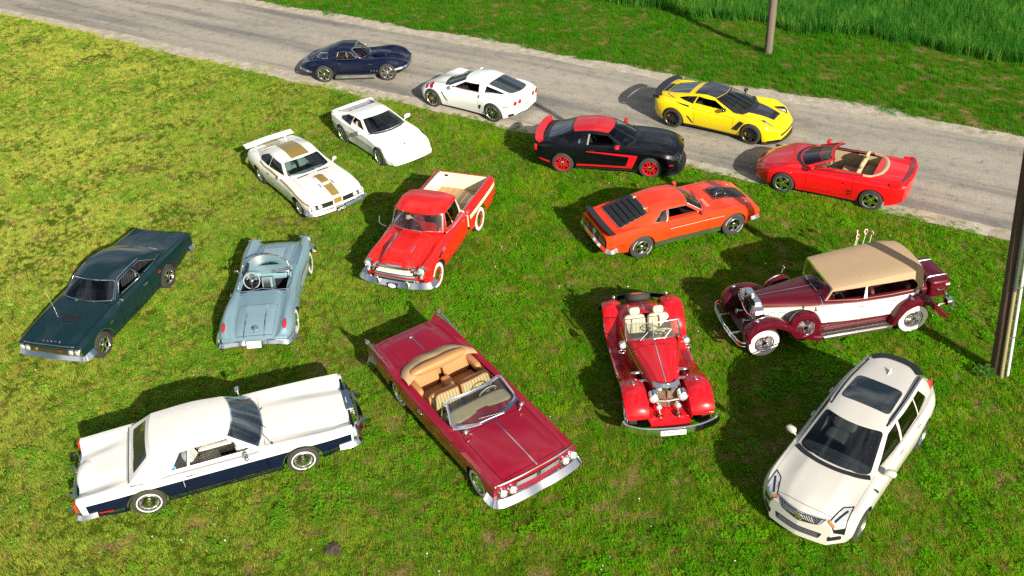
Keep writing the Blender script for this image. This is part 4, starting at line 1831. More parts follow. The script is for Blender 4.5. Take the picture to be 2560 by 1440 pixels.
# ================================================================= teal coupe
def car_coronet():
    p = paint('dark_teal_paint', (0.004, 0.023, 0.029), 0.2, 0.35)
    s = Car('hardtop_coupe', 'dark teal two door hardtop with a louvred bonnet, at the far left of the grass', 'car', (-10.46, 19.97), -106.54, 2.97)
    s.wz, s.mat = 0.32, p
    W = [(-2.80, .89), (-2.2, .93), (-1, .955), (.8, .95), (1.7, .935), (2.22, .91)]
    top = [(-2.80, .835), (-1.9, .90), (-.8, .92), (.5, .91), (1.2, .885), (2.22, .76)]
    L = [(0, top), (.55, [(x, z - .004) for x, z in top]),
         (.88, [(-2.80, .87), (-1.9, .905), (-1.2, .945), (-.5, .905), (.5, .895), (1.4, .865), (2.22, .775)], 's'),
         (.985, [(-2.80, .82), (-1.3, .88), (-.5, .85), (.5, .84), (2.22, .72)], 's'),
         (1.0, [(-2.80, .62), (0, .60), (2.22, .58)]), (.985, [(-2.80, .5), (0, .42), (2.22, .46)]),
         (.93, [(-2.80, .42), (-2.0, .30), (-1.4, .24), (1.7, .24), (2.22, .36)])]
    s.body(-2.80, 2.22, W, L, [(1.485, .40), (-1.485, .40)], [p],
           [dict(name='bonnet', x0=.62, x1=2.12, t0=0, t1=1.75), dict(name='boot_lid', x0=-2.7, x1=-1.86, t0=0, t1=1.7),
            dict(name='door', x0=-.68, x1=.62, t0=3.0, t1=5.7, sides=True)], bowf=(.05, .5, 2), bowr=(-.06, .5, 2), rakef=(-.12, .35, .6), holes=[(-1.68, .40, 1.5)])
    s.green([(.50, .75, .91), (.02, .625, 1.255), (-.5, .655, 1.285), (-1.05, .645, 1.24), (-1.52, .665, 1.09), (-1.88, .70, .905)], 1, 4,
            [(.50, .75, .91), (-.3, .82, .92), (-1.2, .81, .93), (-1.88, .70, .905)], bow=(.16, .12, -.12, .0), pw=3.4, crown=(.01, .03, .04, .03, .0),
            windows=[[(.35, .95), (.04, 1.215), (-.42, 1.25), (-.56, .95)], [(-.60, .95), (-.46, 1.25), (-.82, 1.235), (-1.34, .96)]],
            trim=CHROME, blm=(.10, .06, .08), railtrim=None, wsm=(.045, .03, .045), bglass=DARKGL, open_=(0, 1))
    s.tub(-1.6, .4, .70, .3, .86, BLKLEA)
    interior(s, BLKLEA, -1.6, .4, .70, .86, -.35, -1.15, rib=7)
    s.wheels(.335, .22, .19, .90, 'rally', 5, col=CHROME, sw=(.05, .075), dish=.06, back=BTRIM)
    # nose
    s.decal('grille_surround', [(-.87, .50), (.87, .50), (.87, .73), (-.87, .73)], 'f', ALLOY, .012)
    s.decal('grille', [(-.82, .555), (.82, .555), (.82, .70), (-.82, .70)], 'f', solid('olive_black_grille', (.028, .030, .018), .5), .022)
    h = s.cast((-.36, .63), 'f')
    s.add('grille_badge', lathe_geo([(.02, .008), (.045, .012), (.05, 0)], 16, tuple(h[0] + h[1] * .024), tuple(h[1])), solid('badge_brass', (.5, .35, .12), .3, .8))
    s.decal('grille_emblem', [(.26, .66), (.36, .66), (.31, .60)], 'f', REDLENS, .026)
    for y in (.60, .765):
        s.lamp((s.cast((y, .625), 'f')[0].x + .03, y, .625), (1, 0, .02), .068, LENS, CHROME, both=True)
    s.bar('front_bumper', [(1.86, .925, .46), (2.10, .92, .46), (2.16, .86, .46), (2.19, .5, .46), (2.21, 0, .46), (2.19, -.5, .46), (2.16, -.86, .46), (2.10, -.92, .46), (1.86, -.925, .46)], CHROME, prof=BIGBAR, sc=(1.15, 1.1))
    s.bar('rear_bumper', [(-2.55, -.94, .5), (-2.80, -.92, .5), (-2.86, -.5, .5), (-2.86, .5, .5), (-2.80, .92, .5), (-2.55, .94, .5)][::-1], CHROME)
    s.bar('bonnet_lip', [(2.20 - .02 * abs(y)**2, y, s.zat(2.13 - .02 * abs(y)**2, y) - .012) for y in np.linspace(-.88, .88, 9)], CHROME, sc=(.25, .2))
    g = [box_geo((1.18 + .065 * k, 0, s.zat(1.18 + .065 * k, 0) + .008), (.03, .44 - .0 * k, .03), (0, .5, 0)) for k in range(4)]
    s.add('bonnet_louvres', merge(g), BTRIM, smooth=False)
    for k, ch in enumerate('DODGE'):
        y = -.40 + .11 * k if False else (.22 - .11 * k)
        x = 2.085
        s.text('lettering', ch, .085, (x, -(y), s.zat(x, y) + .006), (0, 1, 0), (-1, 0, .1), CHROME)
    s.strip('sill_trim', [(-1.0, .27), (1.05, .27)], 'l', .025, CHROME, .008, both=True)
    s.strip('wheel_arch_trim', [(1.485 + .415 * math.cos(a), .32 + .415 * math.sin(a)) for a in np.linspace(.2, PI - .2, 14)], 'l', .012, CHROME, .004, both=True)
    s.handle(-.50, .77)
    s.decal('wing_badge', [(-1.19, .70), (-1.08, .70), (-1.06, .745), (-1.17, .745)], 'l', REDLENS, .006, both=True)
    s.decal('wing_badge', [(1.0, .68), (1.09, .68), (1.09, .72), (1.0, .72)], 'l', CHROME, .006, both=True)
    s.mirror((.52, .93, .97), (.04, .13, .10), CHROME, smat=CHROME, both=False)
    s.wiper([[(.68, .30, .925), (.52, .05, .955)], [(.66, -.28, .925), (.54, -.05, .95)]], True)
    s.add('aerial', tube_geo([(.95, -.72, .89), (1.0, -.73, 1.45)], .0025, 4), CHROME)
    s.add('drip_rail', tube_geo([(.50, .75, .92), (.02, .61, 1.262), (-.5, .635, 1.297), (-.85, .63, 1.27), (-1.42, .73, .97)], .009, 5), CHROME, both=True)


# ================================================================= long white and navy coupe
def car_lincoln():
    w_ = paint('ivory_white_paint', (0.74, 0.73, 0.68), 0, .4)
    nv = paint('navy_side_paint', (0.003, 0.006, 0.024), .1, .3)
    vin = solid('white_vinyl_roof', (.72, .71, .66), .62, bump=.4, bscale=150, var=.04)
    s = Car('luxury_coupe', 'long white over navy two door luxury coupe with white vinyl roof and chrome bumpers', 'car', (-6.257, 14.286), 16.04, 3.06)
    s.wz, s.mat = .33, w_
    W = [(-2.74, .97), (-2.0, .985), (0, .985), (2.0, .985), (2.62, .955)]
    L = [(0, [(-2.74, .74), (-2.4, .80), (-1.7, .885), (.7, .89), (1.2, .885), (2.0, .85), (2.56, .81), (2.62, .80)]),
         (.32, [(-2.74, .735), (-2.4, .80), (-1.7, .885), (.7, .885), (1.2, .88), (2.0, .845), (2.62, .80)]),
         (.60, [(-2.74, .705), (-2.3, .775), (-1.7, .875), (.7, .87), (1.2, .85), (2.62, .70)]),
         (.86, [(-2.74, .835), (-2.0, .865), (-1.0, .885), (.6, .885), (1.5, .865), (2.62, .835)], 's'),
         (.975, [(-2.74, .83), (-1.0, .875), (.6, .875), (2.62, .83)], 's'),
         (.985, [(-2.74, .69), (-1.0, .70), (.6, .70), (2.62, .70)]),
         (1.0, [(-2.74, .58), (0, .52), (2.62, .58)]),
         (.985, [(-2.74, .46), (0, .35), (2.62, .46)], 's'),
         (.95, [(-2.74, .40), (-2.1, .27), (-1.6, .24), (1.6, .24), (2.62, .40)])]
    s.body(-2.74, 2.62, W, L, [(1.53, .40), (-1.53, .375)], [w_, nv],
           [dict(name='bonnet', x0=.88, x1=2.60, t0=0, t1=2.72), dict(name='boot_lid', x0=-2.74, x1=-1.80, t0=0, t1=2.55), dict(name='door', x0=-.78, x1=.86, t0=4, t1=7, sides=True)],
           paint=[(-2.62, 2.58, 5.0, 8, 1)], bowf=(.0, .5, 2), bowr=(0, .3, 2), rakef=(-.10, .3, .7), raker=(-.12, .4, .7), holes=[(-1.6, .62, 3.0)], ta=5)
    s.green([(.74, .79, .89), (.22, .63, 1.24), (-.45, .655, 1.285), (-1.22, .645, 1.255), (-1.74, .84, .875)], 1, 3,
            [(.74, .79, .89), (.5, .845, .88), (-.3, .855, .875), (-1.2, .86, .875), (-1.74, .84, .875)], bow=(.17, .12, -.05, .0), crown=(.01, .035, .05, .03, .0),
            windows=[[(.58, .915), (.19, 1.20), (-.52, 1.225), (-.60, .915)], [(-.645, .915), (-.56, 1.21), (-.72, 1.20), (-.95, .915)]],
            roof=vin, pillar=vin, trim=None, blm=(.13, .12, .10), wsm=(.035, .03, .035), frame=CHROME, wglass=glassmat('blue_windscreen', (.66, .86, .97), 1.0, 2.8), blframe=vin, bglass=DARKGL, blr=.05, open_=(0,))
    cr = solid('white_leather', (.66, .65, .58), .5, bump=.2, bscale=30, var=.06)
    interior(s, cr, -1.5, .66, .74, .86, -.30, -1.2, dash=cr, rib=5, swm=cr, bh=.56)
    s.dash(.58, .66, .905, cr, .60, .10)
    s.wheels(.335, .24, .205, .93, 'fins', 44, ww=(.222, .243), col=CHROME, dish=.035, back=BTRIM, cap=CHROME, yo_r=.93)
    # side mouldings
    for end in (1, -1):
        R = .415 if end > 0 else .39
        s.strip('wheel_arch_trim', [(end * 1.53 + R * math.cos(a), .33 + R * math.sin(a)) for a in np.linspace(.1, PI - .1, 18)], 'l', .022, CHROME, .006, both=True)
    for z in (.325, .375):
        s.strip('side_moulding', [(-1.10, z), (1.09, z)], 'l', .016, CHROME, .010, both=True)
        s.strip('side_moulding', [(-2.62, z + .11), (-1.96, z + .04)], 'l', .016, CHROME, .010, both=True)
        s.strip('side_moulding', [(1.97, z + .06), (2.60, z + .11)], 'l', .016, CHROME, .010, both=True)
    s.decal('side_marker', [(-2.42, .440), (-2.17, .415), (-2.17, .452), (-2.42, .477)], 'l', REDLENS, .012, both=True)
    s.strip('belt_moulding', [(-1.74, .86), (-1.0, .872), (.74, .872)], 'l', .012, CHROME, .006, both=True)
    s.strip('roof_moulding', [(-1.765, -.84), (-1.765, .84)], 'z', .035, SILVER, .010)
    s.handle(-.62, .79, CHROME, .20)
    # front end: upright radiator shell and hidden headlamps
    s.add('radiator_shell', merge([box_geo((2.69, 0, .82), (.14, .62, .045)), box_geo((2.70, .30, .64), (.14, .05, .34)), box_geo((2.70, -.30, .64), (.14, .05, .34))]), CHROME)
    s.add('grille', merge([box_geo((2.74, y, .65), (.03, .010, .32)) for y in np.linspace(-.25, .25, 17)]), CHROME, smooth=False)
    s.add('grille_backing', box_geo((2.69, 0, .64), (.04, .56, .34)), BTRIM, smooth=False)
    s.add('bonnet_ornament', box_geo((2.66, 0, .885), (.012, .05, .08)), CHROME, smooth=False)
    s.add('headlight_door', box_geo((2.66, .58, .68), (.05, .42, .18)), nv, both=True)
    s.add('parking_lamp', rbox_geo((2.665, .885, .70), (.07, .13, .20), (0, 0, 0), 6), LENS, both=True)
    s.bar('front_bumper', [(2.30, -.985, .47), (2.45, -.99, .47), (2.64, -.975, .47), (2.74, -.86, .47), (2.74, -.62, .47), (2.85, -.42, .47), (2.86, .42, .47), (2.74, .62, .47),
                           (2.74, .86, .47), (2.64, .975, .47), (2.45, .99, .47), (2.30, .985, .47)], CHROME, sm=2, sc=(1.1, .85))
    s.add('bumper_guard', box_geo((2.93, .44, .50), (.13, .05, .15)), CHROME, both=True)
    s.bar('bumper_top_rail', [(2.64, -.9, .57), (2.73, -.55, .58), (2.83, -.40, .58), (2.83, .40, .58), (2.73, .55, .58), (2.64, .9, .57)], CHROME, sm=2, sc=(.5, .3))
    # tail
    s.add('tail_light', box_geo((-2.785, .905, .70), (.05, .11, .22)), solid('dark_amber_lens', (.30, .055, .015), .15, coat=1.0), both=True, smooth=False)
    s.add('tail_light_bar', merge([box_geo((-2.815, .905, .61 + .045 * k), (.02, .115, .012)) for k in range(5)]), REDLENS, both=True, smooth=False)
    s.add('boot_hump', rbox_geo((-2.60, 0, .55), (.46, .86, .56), (0, -.25, 0), 2.3, 24, 14), w_)
    s.bar('rear_bumper', [(-2.45, .985, .46), (-2.64, .985, .46), (-2.82, .93, .46), (-2.85, .70, .46), (-2.85, .55, .47), (-2.91, .30, .47), (-2.91, -.30, .47), (-2.85, -.55, .47), (-2.85, -.70, .46),
                          (-2.82, -.93, .46), (-2.64, -.985, .46), (-2.45, -.985, .46)], CHROME, sm=2, sc=(1.0, .85))
    s.add('bumper_guard', box_geo((-2.97, .40, .52), (.12, .05, .14)), CHROME, both=True)
    s.add('bumper_guard', box_geo((-2.92, .80, .52), (.10, .05, .12)), CHROME, both=True)
    s.mirror((.50, 1.03, .96), (.10, .20, .10), CHROME, smat=CHROME)
    s.wiper([[(.95, .35, .90), (.72, .05, .955)], [(.95, -.3, .90), (.76, -.02, .945)]])
    s.add('aerial', tube_geo([(1.02, -.80, .88), (.85, -.80, 1.28)], .005, 4), BTRIM)
    s.add('aerial_base', rbox_geo((1.02, -.80, .89), (.05, .04, .04), (0, 0, 0), 2.5, 8, 6), BTRIM)
    s.decal('window_sticker', [(-.90, .925), (-.85, .925), (-.85, .985), (-.90, .985)], 'r', solid('blue_sticker', (.02, .25, .55), .4), .006)
    for z, n in ((.9, 1),):
        s.decal('coach_lamp', [(-1.05, .955), (-1.02, .955), (-1.02, .97), (-1.05, .97)], 'l', CHROME, .006, both=True)


# ================================================================= white estate
def car_cts():
    p = paint('pearl_white_paint', (0.60, 0.58, 0.53), .15, .35)
    s = Car('estate_car', 'pearl white estate car with dark glass sunroof and mesh grille, at the lower right', 'car', (6.301, 12.755), -132.76, 2.88)
    s.wz, s.mat = .335, p
    W = [(-2.42, .66), (-2.25, .80), (-1.9, .885), (-1.3, .925), (0, .92), (1.0, .92), (1.5, .925), (1.95, .86), (2.06, .76), (2.17, .60)]
    L = [(0, [(-2.42, .92), (-1.5, .96), (.7, .99), (1.1, .985), (1.7, .90), (2.06, .765), (2.17, .68)]),
         (.40, [(-2.42, .92), (-1.5, .955), (.7, .985), (1.1, .975), (1.7, .88), (2.06, .745), (2.17, .66)], 's'),
         (.72, [(-2.42, .92), (-1.5, .95), (.7, .95), (1.1, .915), (1.7, .81), (2.06, .69), (2.17, .62)]),
         (.90, [(-2.42, .91), (-1.5, .96), (.0, .93), (.7, .915), (1.3, .875), (1.7, .80), (2.06, .67), (2.17, .60)], 's'),
         (.985, [(-2.42, .78), (-1.4, .80), (0, .78), (1.3, .74), (2.17, .52)]),
         (1.0, [(-2.42, .56), (0, .52), (1.4, .56), (2.17, .42)]),
         (.975, [(-2.42, .36), (0, .34), (2.17, .30)]),
         (.92, [(-2.42, .30), (-1.9, .22), (-1.5, .19), (1.5, .18), (1.9, .18), (2.17, .20)])]
    s.body(-2.42, 2.17, W, L, [(1.44, .385), (-1.44, .385)], [p],
           [dict(name='bonnet', x0=.78, x1=2.01, t0=0, t1=2.6), dict(name='front_door', x0=-.36, x1=.74, t0=3.5, t1=6.3, sides=True), dict(name='rear_door', x0=-1.20, x1=-.36, t0=3.5, t1=6.3, sides=True)],
           bowf=(.20, .5, 1.35), bowr=(.14, .5, 2.2), rakef=(.18, .25, .55), raker=(-.10, .5, .6), holes=[(-2.0, .62, 2.1)], ta=4)
    s.green([(.80, .73, .94), (.0, .585, 1.375), (-.7, .60, 1.43), (-1.85, .53, 1.37), (-2.32, .60, .95)], 1, 3,
            [(.80, .73, .94), (0, .79, .93), (-1.2, .80, .965), (-2.0, .72, .97), (-2.32, .60, .95)], bow=(.22, .16, -.16, -.10), crown=(.02, .04, .05, .03, .0),
            windows=[[(.60, .965), (.0, 1.315), (-.34, 1.35), (-.34, .96)], [(-.42, .965), (-.42, 1.355), (-1.15, 1.345), (-1.17, 1.00)], [(-1.21, 1.005), (-1.19, 1.34), (-1.50, 1.315), (-1.72, 1.06), (-1.62, 1.03)]],
            trim=None, wsm=(.035, .02, .025), frame=None, glass=GLASSD, wglass=glassmat('cts_screen', (.75, .84, .82)), bglass=DARKGL, pw=3.2, wsr=.09)
    interior(s, GREYLEA, -1.9, .66, .70, .90, -.30, -1.15, head=.24, bh=.56, dash=BTRIM, swm=BTRIM)
    s.wheels(.345, .25, .245, .90, 'pair', 7, col=ALLOY, pair=.028, sw=(.025, .030), dish=.03, back=BTRIM, lip=ALLOY)
    s.cowl((.80, .73), .22, .10, BTRIM)
    s.decal('sunroof', rounded([(-.36, -.47), (-.36, .47), (-1.12, .44), (-1.12, -.44)], .10), 'z', DARKGL, .006)
    s.strip('sunroof_seal', rounded([(-.36, -.47), (-.36, .47), (-1.12, .44), (-1.12, -.44)], .10), 'z', .02, BTRIM, .004, closed=True)
    rails = smoothpath([(-.15, .575, 1.40), (-.35, .585, 1.455), (-1.0, .585, 1.465), (-1.7, .555, 1.43), (-1.86, .545, 1.385)], 5)
    s.add('roof_rail', tube_geo(rails, .020, 8), SILVER, both=True)
    s.strip('roof_ditch', [(-.1, .545), (-1.0, .555), (-1.8, .51)], 'z', .035, BTRIM, .004, both=True)
    s.add('aerial_fin', ([(-1.42, 0, s.zat(-1.42, 0)), (-1.60, .03, s.zat(-1.6, 0)), (-1.60, -.03, s.zat(-1.6, 0)), (-1.62, 0, s.zat(-1.6, 0) + .075)], [(0, 2, 3), (0, 3, 1), (1, 3, 2), (0, 1, 2)]), p)
    s.add('tail_spoiler', sweep_geo(smoothpath([(-1.90, .50, 1.385), (-2.06, .3, 1.40), (-2.10, 0, 1.405), (-2.06, -.3, 1.40), (-1.90, -.50, 1.385)], 5), [(-.1, .0), (.05, -.015), (.05, .012), (-.1, .02)]), BTRIM)
    # front mask
    s.decal('grille', rounded([(-.52, .71), (.52, .71), (.33, .57), (0, .525), (-.33, .57)], .03), 'f', SILVER, .004)
    s.decal('grille_mesh', rounded([(-.46, .69), (.46, .69), (.30, .585), (0, .545), (-.30, .585)], .03), 'f', BTRIM, .010)
    g = []
    for k in range(-11, 12):
        for sl in (-1, 1):
            pts = []
            for z in (.56, .60, .64, .68):
                y = k * .043 + sl * (z - .62) * .9
                if abs(y) < .02 + (z - .545) * 3.4 or abs(y) < .27 + (z - .585) * 1.7 and z > .58:
                    h = s.cast((y, z), 'f')
                    pts.append(tuple(h[0] + h[1] * .014))
            if len(pts) > 1:
                g.append(tube_geo(pts, .0045, 4))
    s.add('grille_wires', merge(g), SILVER)
    s.decal('lower_grille', rounded([(-.45, .42), (.45, .42), (.40, .30), (-.40, .30)], .03), 'f', BTRIM, .006)
    g = []
    for z in (.33, .36, .39):
        pts = [s.cast((y, z), 'f') for y in np.linspace(-.38, .38, 9)]
        g.append(tube_geo([tuple(h[0] + h[1] * .010) for h in pts], .005, 4))
    s.add('grille_wires', merge(g), SILVER)
    s.decal('fog_light', rounded([(.55, .40), (.74, .42), (.74, .32), (.55, .30)], .03), 'f', BTRIM, .006, both=True)
    s.decal('headlight', [(1.56, .75), (1.68, .60), (2.03, .49), (2.05, .62), (1.92, .775)], 'z', BGLOSS, .008, both=True, step=.035)
    s.decal('headlight_lens', [(1.61, .735), (1.70, .615), (2.02, .51), (2.03, .61), (1.91, .755)], 'z', LENS, .020, both=True, step=.03)
    s.decal('headlight_divider', [(1.70, .69), (1.96, .57), (1.97, .60), (1.72, .72)], 'z', BTRIM, .027, both=True, step=.03)
    s.decal('indicator_lens', [(1.98, .50), (2.02, .49), (2.035, .59), (2.01, .61)], 'z', AMBER, .026, both=True, step=.03)
    h = s.cast((0, .625), 'f')
    b = s.add('front_badge', lathe_geo([(0, .012), (.045, .012), (.06, .004), (.06, -.01)], 20, tuple(h[0] + h[1] * .016), tuple(h[1])), CHROME)
    s.add('badge_shield', lathe_geo([(0, .014), (.028, .014), (.03, .01)], 5, tuple(h[0] + h[1] * .018), tuple(h[1])), solid('badge_gold', (.55, .30, .05), .3, .6), parent=b)
    for y in (.31, -.31):
        s.add('washer_jet', rbox_geo((1.02 if y < 0 else 1.04, y, s.zat(1.02, y) + .004), (.03, .035, .015), (0, 0, 0), 3, 8, 5), BTRIM)
    s.mirror((.60, .99, 1.0), (.12, .22, .14), p, .15)
    for x, z in ((-.22, .84), (-1.06, .86)):
        s.handle(x, z, p, .18)
    s.decal('wing_vent', [(.86, .72), (.93, .72), (1.02, .86), (.97, .86)], 'l', CHROME, .006, both=True)
    s.add('tail_light', rbox_geo((-2.17, .64, .98), (.10, .10, .36), (0, .15, 0), 4), REDLENS, both=True)
    s.wiper([[(.92, .40, .965), (.86, -.28, .985)], [(.95, -.25, .965), (.80, -.66, .975)]])
    s.strip('belt_moulding', [(.66, .945), (0, .945), (-1.2, .975), (-1.72, 1.035)], 'l', .018, CHROME, .012, both=True)


# ================================================================= maroon convertible
def car_imperial():
    p = paint('cherry_red_paint', (0.26, 0.004, 0.020), .05, .3)
    s = Car('convertible', 'long cherry red open convertible with tan leather seats, tan folded top and tail fins', 'car', (-1.026, 14.699), -58.63, 3.277)
    s.wz, s.mat = .33, p
    W = [(-3.0, .93), (-2.3, .985), (-1, 1.0), (.6, .99), (1.8, .985), (2.42, .965)]
    L = [(0, [(-3.0, .80), (-2.6, .87), (-1.8, .90), (.6, .90), (1.3, .92), (2.1, .90), (2.42, .86)]),
         (.5, [(-3.0, .80), (-2.6, .865), (-1.8, .89), (.6, .885), (1.3, .895), (2.1, .87), (2.42, .83)]),
         (.80, [(-3.0, .79), (-2.6, .84), (-1.8, .87), (.6, .865), (1.3, .86), (2.1, .83), (2.42, .80)]),
         (.93, [(-3.0, .93), (-2.4, .93), (-1.6, .895), (-.8, .875), (.6, .87), (1.3, .87), (2.1, .845), (2.42, .82)], 's'),
         (.985, [(-3.0, .86), (-2.0, .84), (.6, .80), (2.42, .76)], 's'),
         (1.0, [(-3.0, .66), (0, .62), (2.42, .64)]), (.985, [(-3.0, .5), (0, .40), (2.42, .48)]),
         (.93, [(-3.0, .42), (-2.2, .29), (-1.6, .25), (1.7, .25), (2.42, .38)])]
    s.body(-3.0, 2.42, W, L, [(1.64, .40), (-1.64, .37)], [p],
           [dict(name='bonnet', x0=.86, x1=2.30, t0=0, t1=1.85), dict(name='boot_lid', x0=-2.9, x1=-1.86, t0=0, t1=1.9), dict(name='door', x0=-.62, x1=.66, t0=4.0, t1=6.7, sides=True)],
           bowf=(.10, .5, 2), bowr=(-.05, .5, 2), rakef=(-.15, .35, .7), holes=[(-1.32, .40, 1.98)])
    # fins with gunsight lamps
    for sg in (1, -1):
        s.add('tail_fin', tube_geo([(-1.9, sg * .93, .90), (-2.4, sg * .935, .935), (-2.95, sg * .935, .985)], [.012, .022, .035], 8), CHROME)
        o = s.add('tail_lamp', lathe_geo([(.035, -.12), (.055, -.05), (.05, .0), (.03, .01)], 14, (-2.96, sg * .935, 1.0), (-1, 0, .18)), CHROME)
        s.add('lens', lathe_geo([(.035, 0), (.03, .05), (0, .11)], 14, (-2.96, sg * .935, 1.0), (-1, 0, .18)), REDLENS, parent=o)
    s.tub(-1.45, .42, .78, .30, .84, TAN)
    s.dash(.30, .74, .90, BEIGE)
    s.steering(.05, .38, .90, .20, solid('pale_steering_wheel', (.45, .42, .30), .4), hub=CHROME)
    gold = solid('pale_gold_cloth', (.40, .36, .19), .5, bump=.2, bscale=30)
    for y in (.385, -.385):
        s.seat(-.16, y, .34, .73, gold if False else TAN, .50, None, .26, .52, ribs=9, name='front_seat', ribm=gold)
        s.add('seat_back_cover', rbox_geo((-.46, y, .74), (.10, .70, .46), (0, -.26, 0), 5), gold)
        s.seat(-1.02, y * 1.02, .36, .66, TAN, .50, None, .34, .52, ribs=10, name='rear_seat')
    s.add('rear_armrest', rbox_geo((-.98, 0, .62), (.42, .22, .20), (0, 0, 0), 5), TAN)
    s.add('rear_backrest_roll', rbox_geo((-1.36, 0, .97), (.24, 1.42, .20), (0, 0, 0), 3.2, 18, 8), TAN)
    s.add('side_armrest', rbox_geo((-1.12, .72, .78), (.55, .14, .18), (0, 0, 0), 5), TAN, both=True)
    # folded top under its boot
    can = solid('tan_canvas', (.42, .28, .15), .8, bump=.35, bscale=120, var=.06)
    V, F = [], []
    nu, nv = 22, 8
    for j in range(nv + 1):
        v = j / nv
        for i in range(nu + 1):
            u = -1 + 2 * i / nu
            y = .87 * u
            xf = -1.34 + .22 * abs(u)**3.0
            xb = -1.90 + .40 * abs(u)**3.5
            V.append((xf + (xb - xf) * v, y, .900 + .10 * math.sin(PI * min(1, .12 + v * .88)) * (1 - .35 * abs(u)**3) + .012 * math.sin(u * 9 + v * 3)))
    for j in range(nv):
        for i in range(nu):
            a = j * (nu + 1) + i
            F.append((a, a + nu + 1, a + nu + 2, a + 1))
    s.add('folded_top_cover', (V, orient(V, F, (-1.5, 0, 0))), can, hit=True)
    s.add('boot_edge', rbox_geo((-1.36, 0, .90), (.12, 1.5, .16), (0, 0, 0), 4), can)
    s.screen((.50, .79, .87), (.12, .66, 1.28), .26, .14, .0, .05, CHROME, (.035, .03, .05), GLASSL, .10)
    for sg in (1, -1):
        s.add('vent_window', ([(.48, sg * .80, .88), (.16, sg * .68, 1.24), (.10, sg * .72, 1.22), (.16, sg * .82, .88)], [(0, 1, 2, 3)]), GLASSL, smooth=False)
        s.add('vent_frame', tube_geo([(.10, sg * .72, 1.24), (.16, sg * .82, .88)], .012, 6), CHROME)
    s.cowl((.50, .79), .26, .09, CHROME, .008)
    s.wiper([[(.80, .30, .92), (.70, -.25, .965)], [(.80, -.25, .92), (.60, -.68, .95)]], True)
    s.strip('bonnet_spear', [(.92, 0), (2.36, 0)], 'z', .022, CHROME, .012)
    s.add('bonnet_ornament', rbox_geo((2.34, 0, s.zat(2.34, 0) + .02), (.10, .05, .05), (0, 0, 0), 2.5), CHROME)
    s.strip('boot_spear', [(-2.0, 0), (-2.55, 0)], 'z', .030, CHROME, .012)
    s.add('boot_handle', rbox_geo((-2.62, 0, s.zat(-2.62, 0) + .012), (.06, .10, .03), (0, 0, 0), 3), CHROME)
    s.strip('side_moulding', [(-2.9, .80), (-1, .77), (.8, .745), (2.38, .74)], 'l', .018, CHROME, .010, both=True)
    s.bar('bonnet_lip', [(2.43 - .11 * (abs(y) / .965)**2, y, .858 - .05 * (abs(y) / .9)**2) for y in np.linspace(-.93, .93, 11)], CHROME, sc=(.2, .2))
    # nose
    s.decal('grille', [(-.52, .60), (.52, .60), (.52, .765), (-.52, .765)], 'f', CHROME, .008)
    for sg in (1, -1):
        s.decal('grille_mesh', [(sg * .05, .63), (sg * .49, .63), (sg * .49, .75), (sg * .05, .75)], 'f', GREYLEA, .018)
    g = []
    for z in (.65, .67, .69, .71, .73):
        for sg in (1, -1):
            a, b = s.cast((sg * .06, z), 'f'), s.cast((sg * .48, z), 'f')
            g.append(tube_geo([tuple(a[0] + a[1] * .022), tuple(b[0] + b[1] * .022)], .005, 4))
    s.add('grille_bars', merge(g), CHROME)
    for y in (.62, .82):
        h = s.cast((y, .68), 'f')
        s.lamp((h[0].x + .10, y, .675), (1, 0, .05), .078, LENS, CHROME, both=True, depth=.16)
    s.bar('front_bumper', [(2.1, 1.0, .46), (2.38, .975, .46), (2.46, .75, .45), (2.49, .35, .44), (2.47, 0, .42), (2.49, -.35, .44), (2.46, -.75, .45), (2.38, -.975, .46), (2.1, -1.0, .46)], CHROME, prof=BIGBAR, sc=(1.3, 1.15))
    s.bar('rear_bumper', [(-2.6, -.99, .50), (-2.98, -.95, .50), (-3.06, -.5, .50), (-3.06, .5, .50), (-2.98, .95, .50), (-2.6, .99, .50)], CHROME, sc=(1.1, 1.4))
    s.handle(-.46, .72, CHROME, .18)
    s.wheels(.35, .21, .19, .93, 'disc', ww=(.225, .285), col=CHROME, lip=CHROME, yo_r=.92)
    for y in (.92, -.92):
        s.mirror((.92, y, .99), (.07, .13, .12), CHROME, both=False, smat=CHROME)
    s.strip('sill_trim', [(-1.2, .29), (1.18, .29)], 'l', .03, CHROME, .008, both=True)


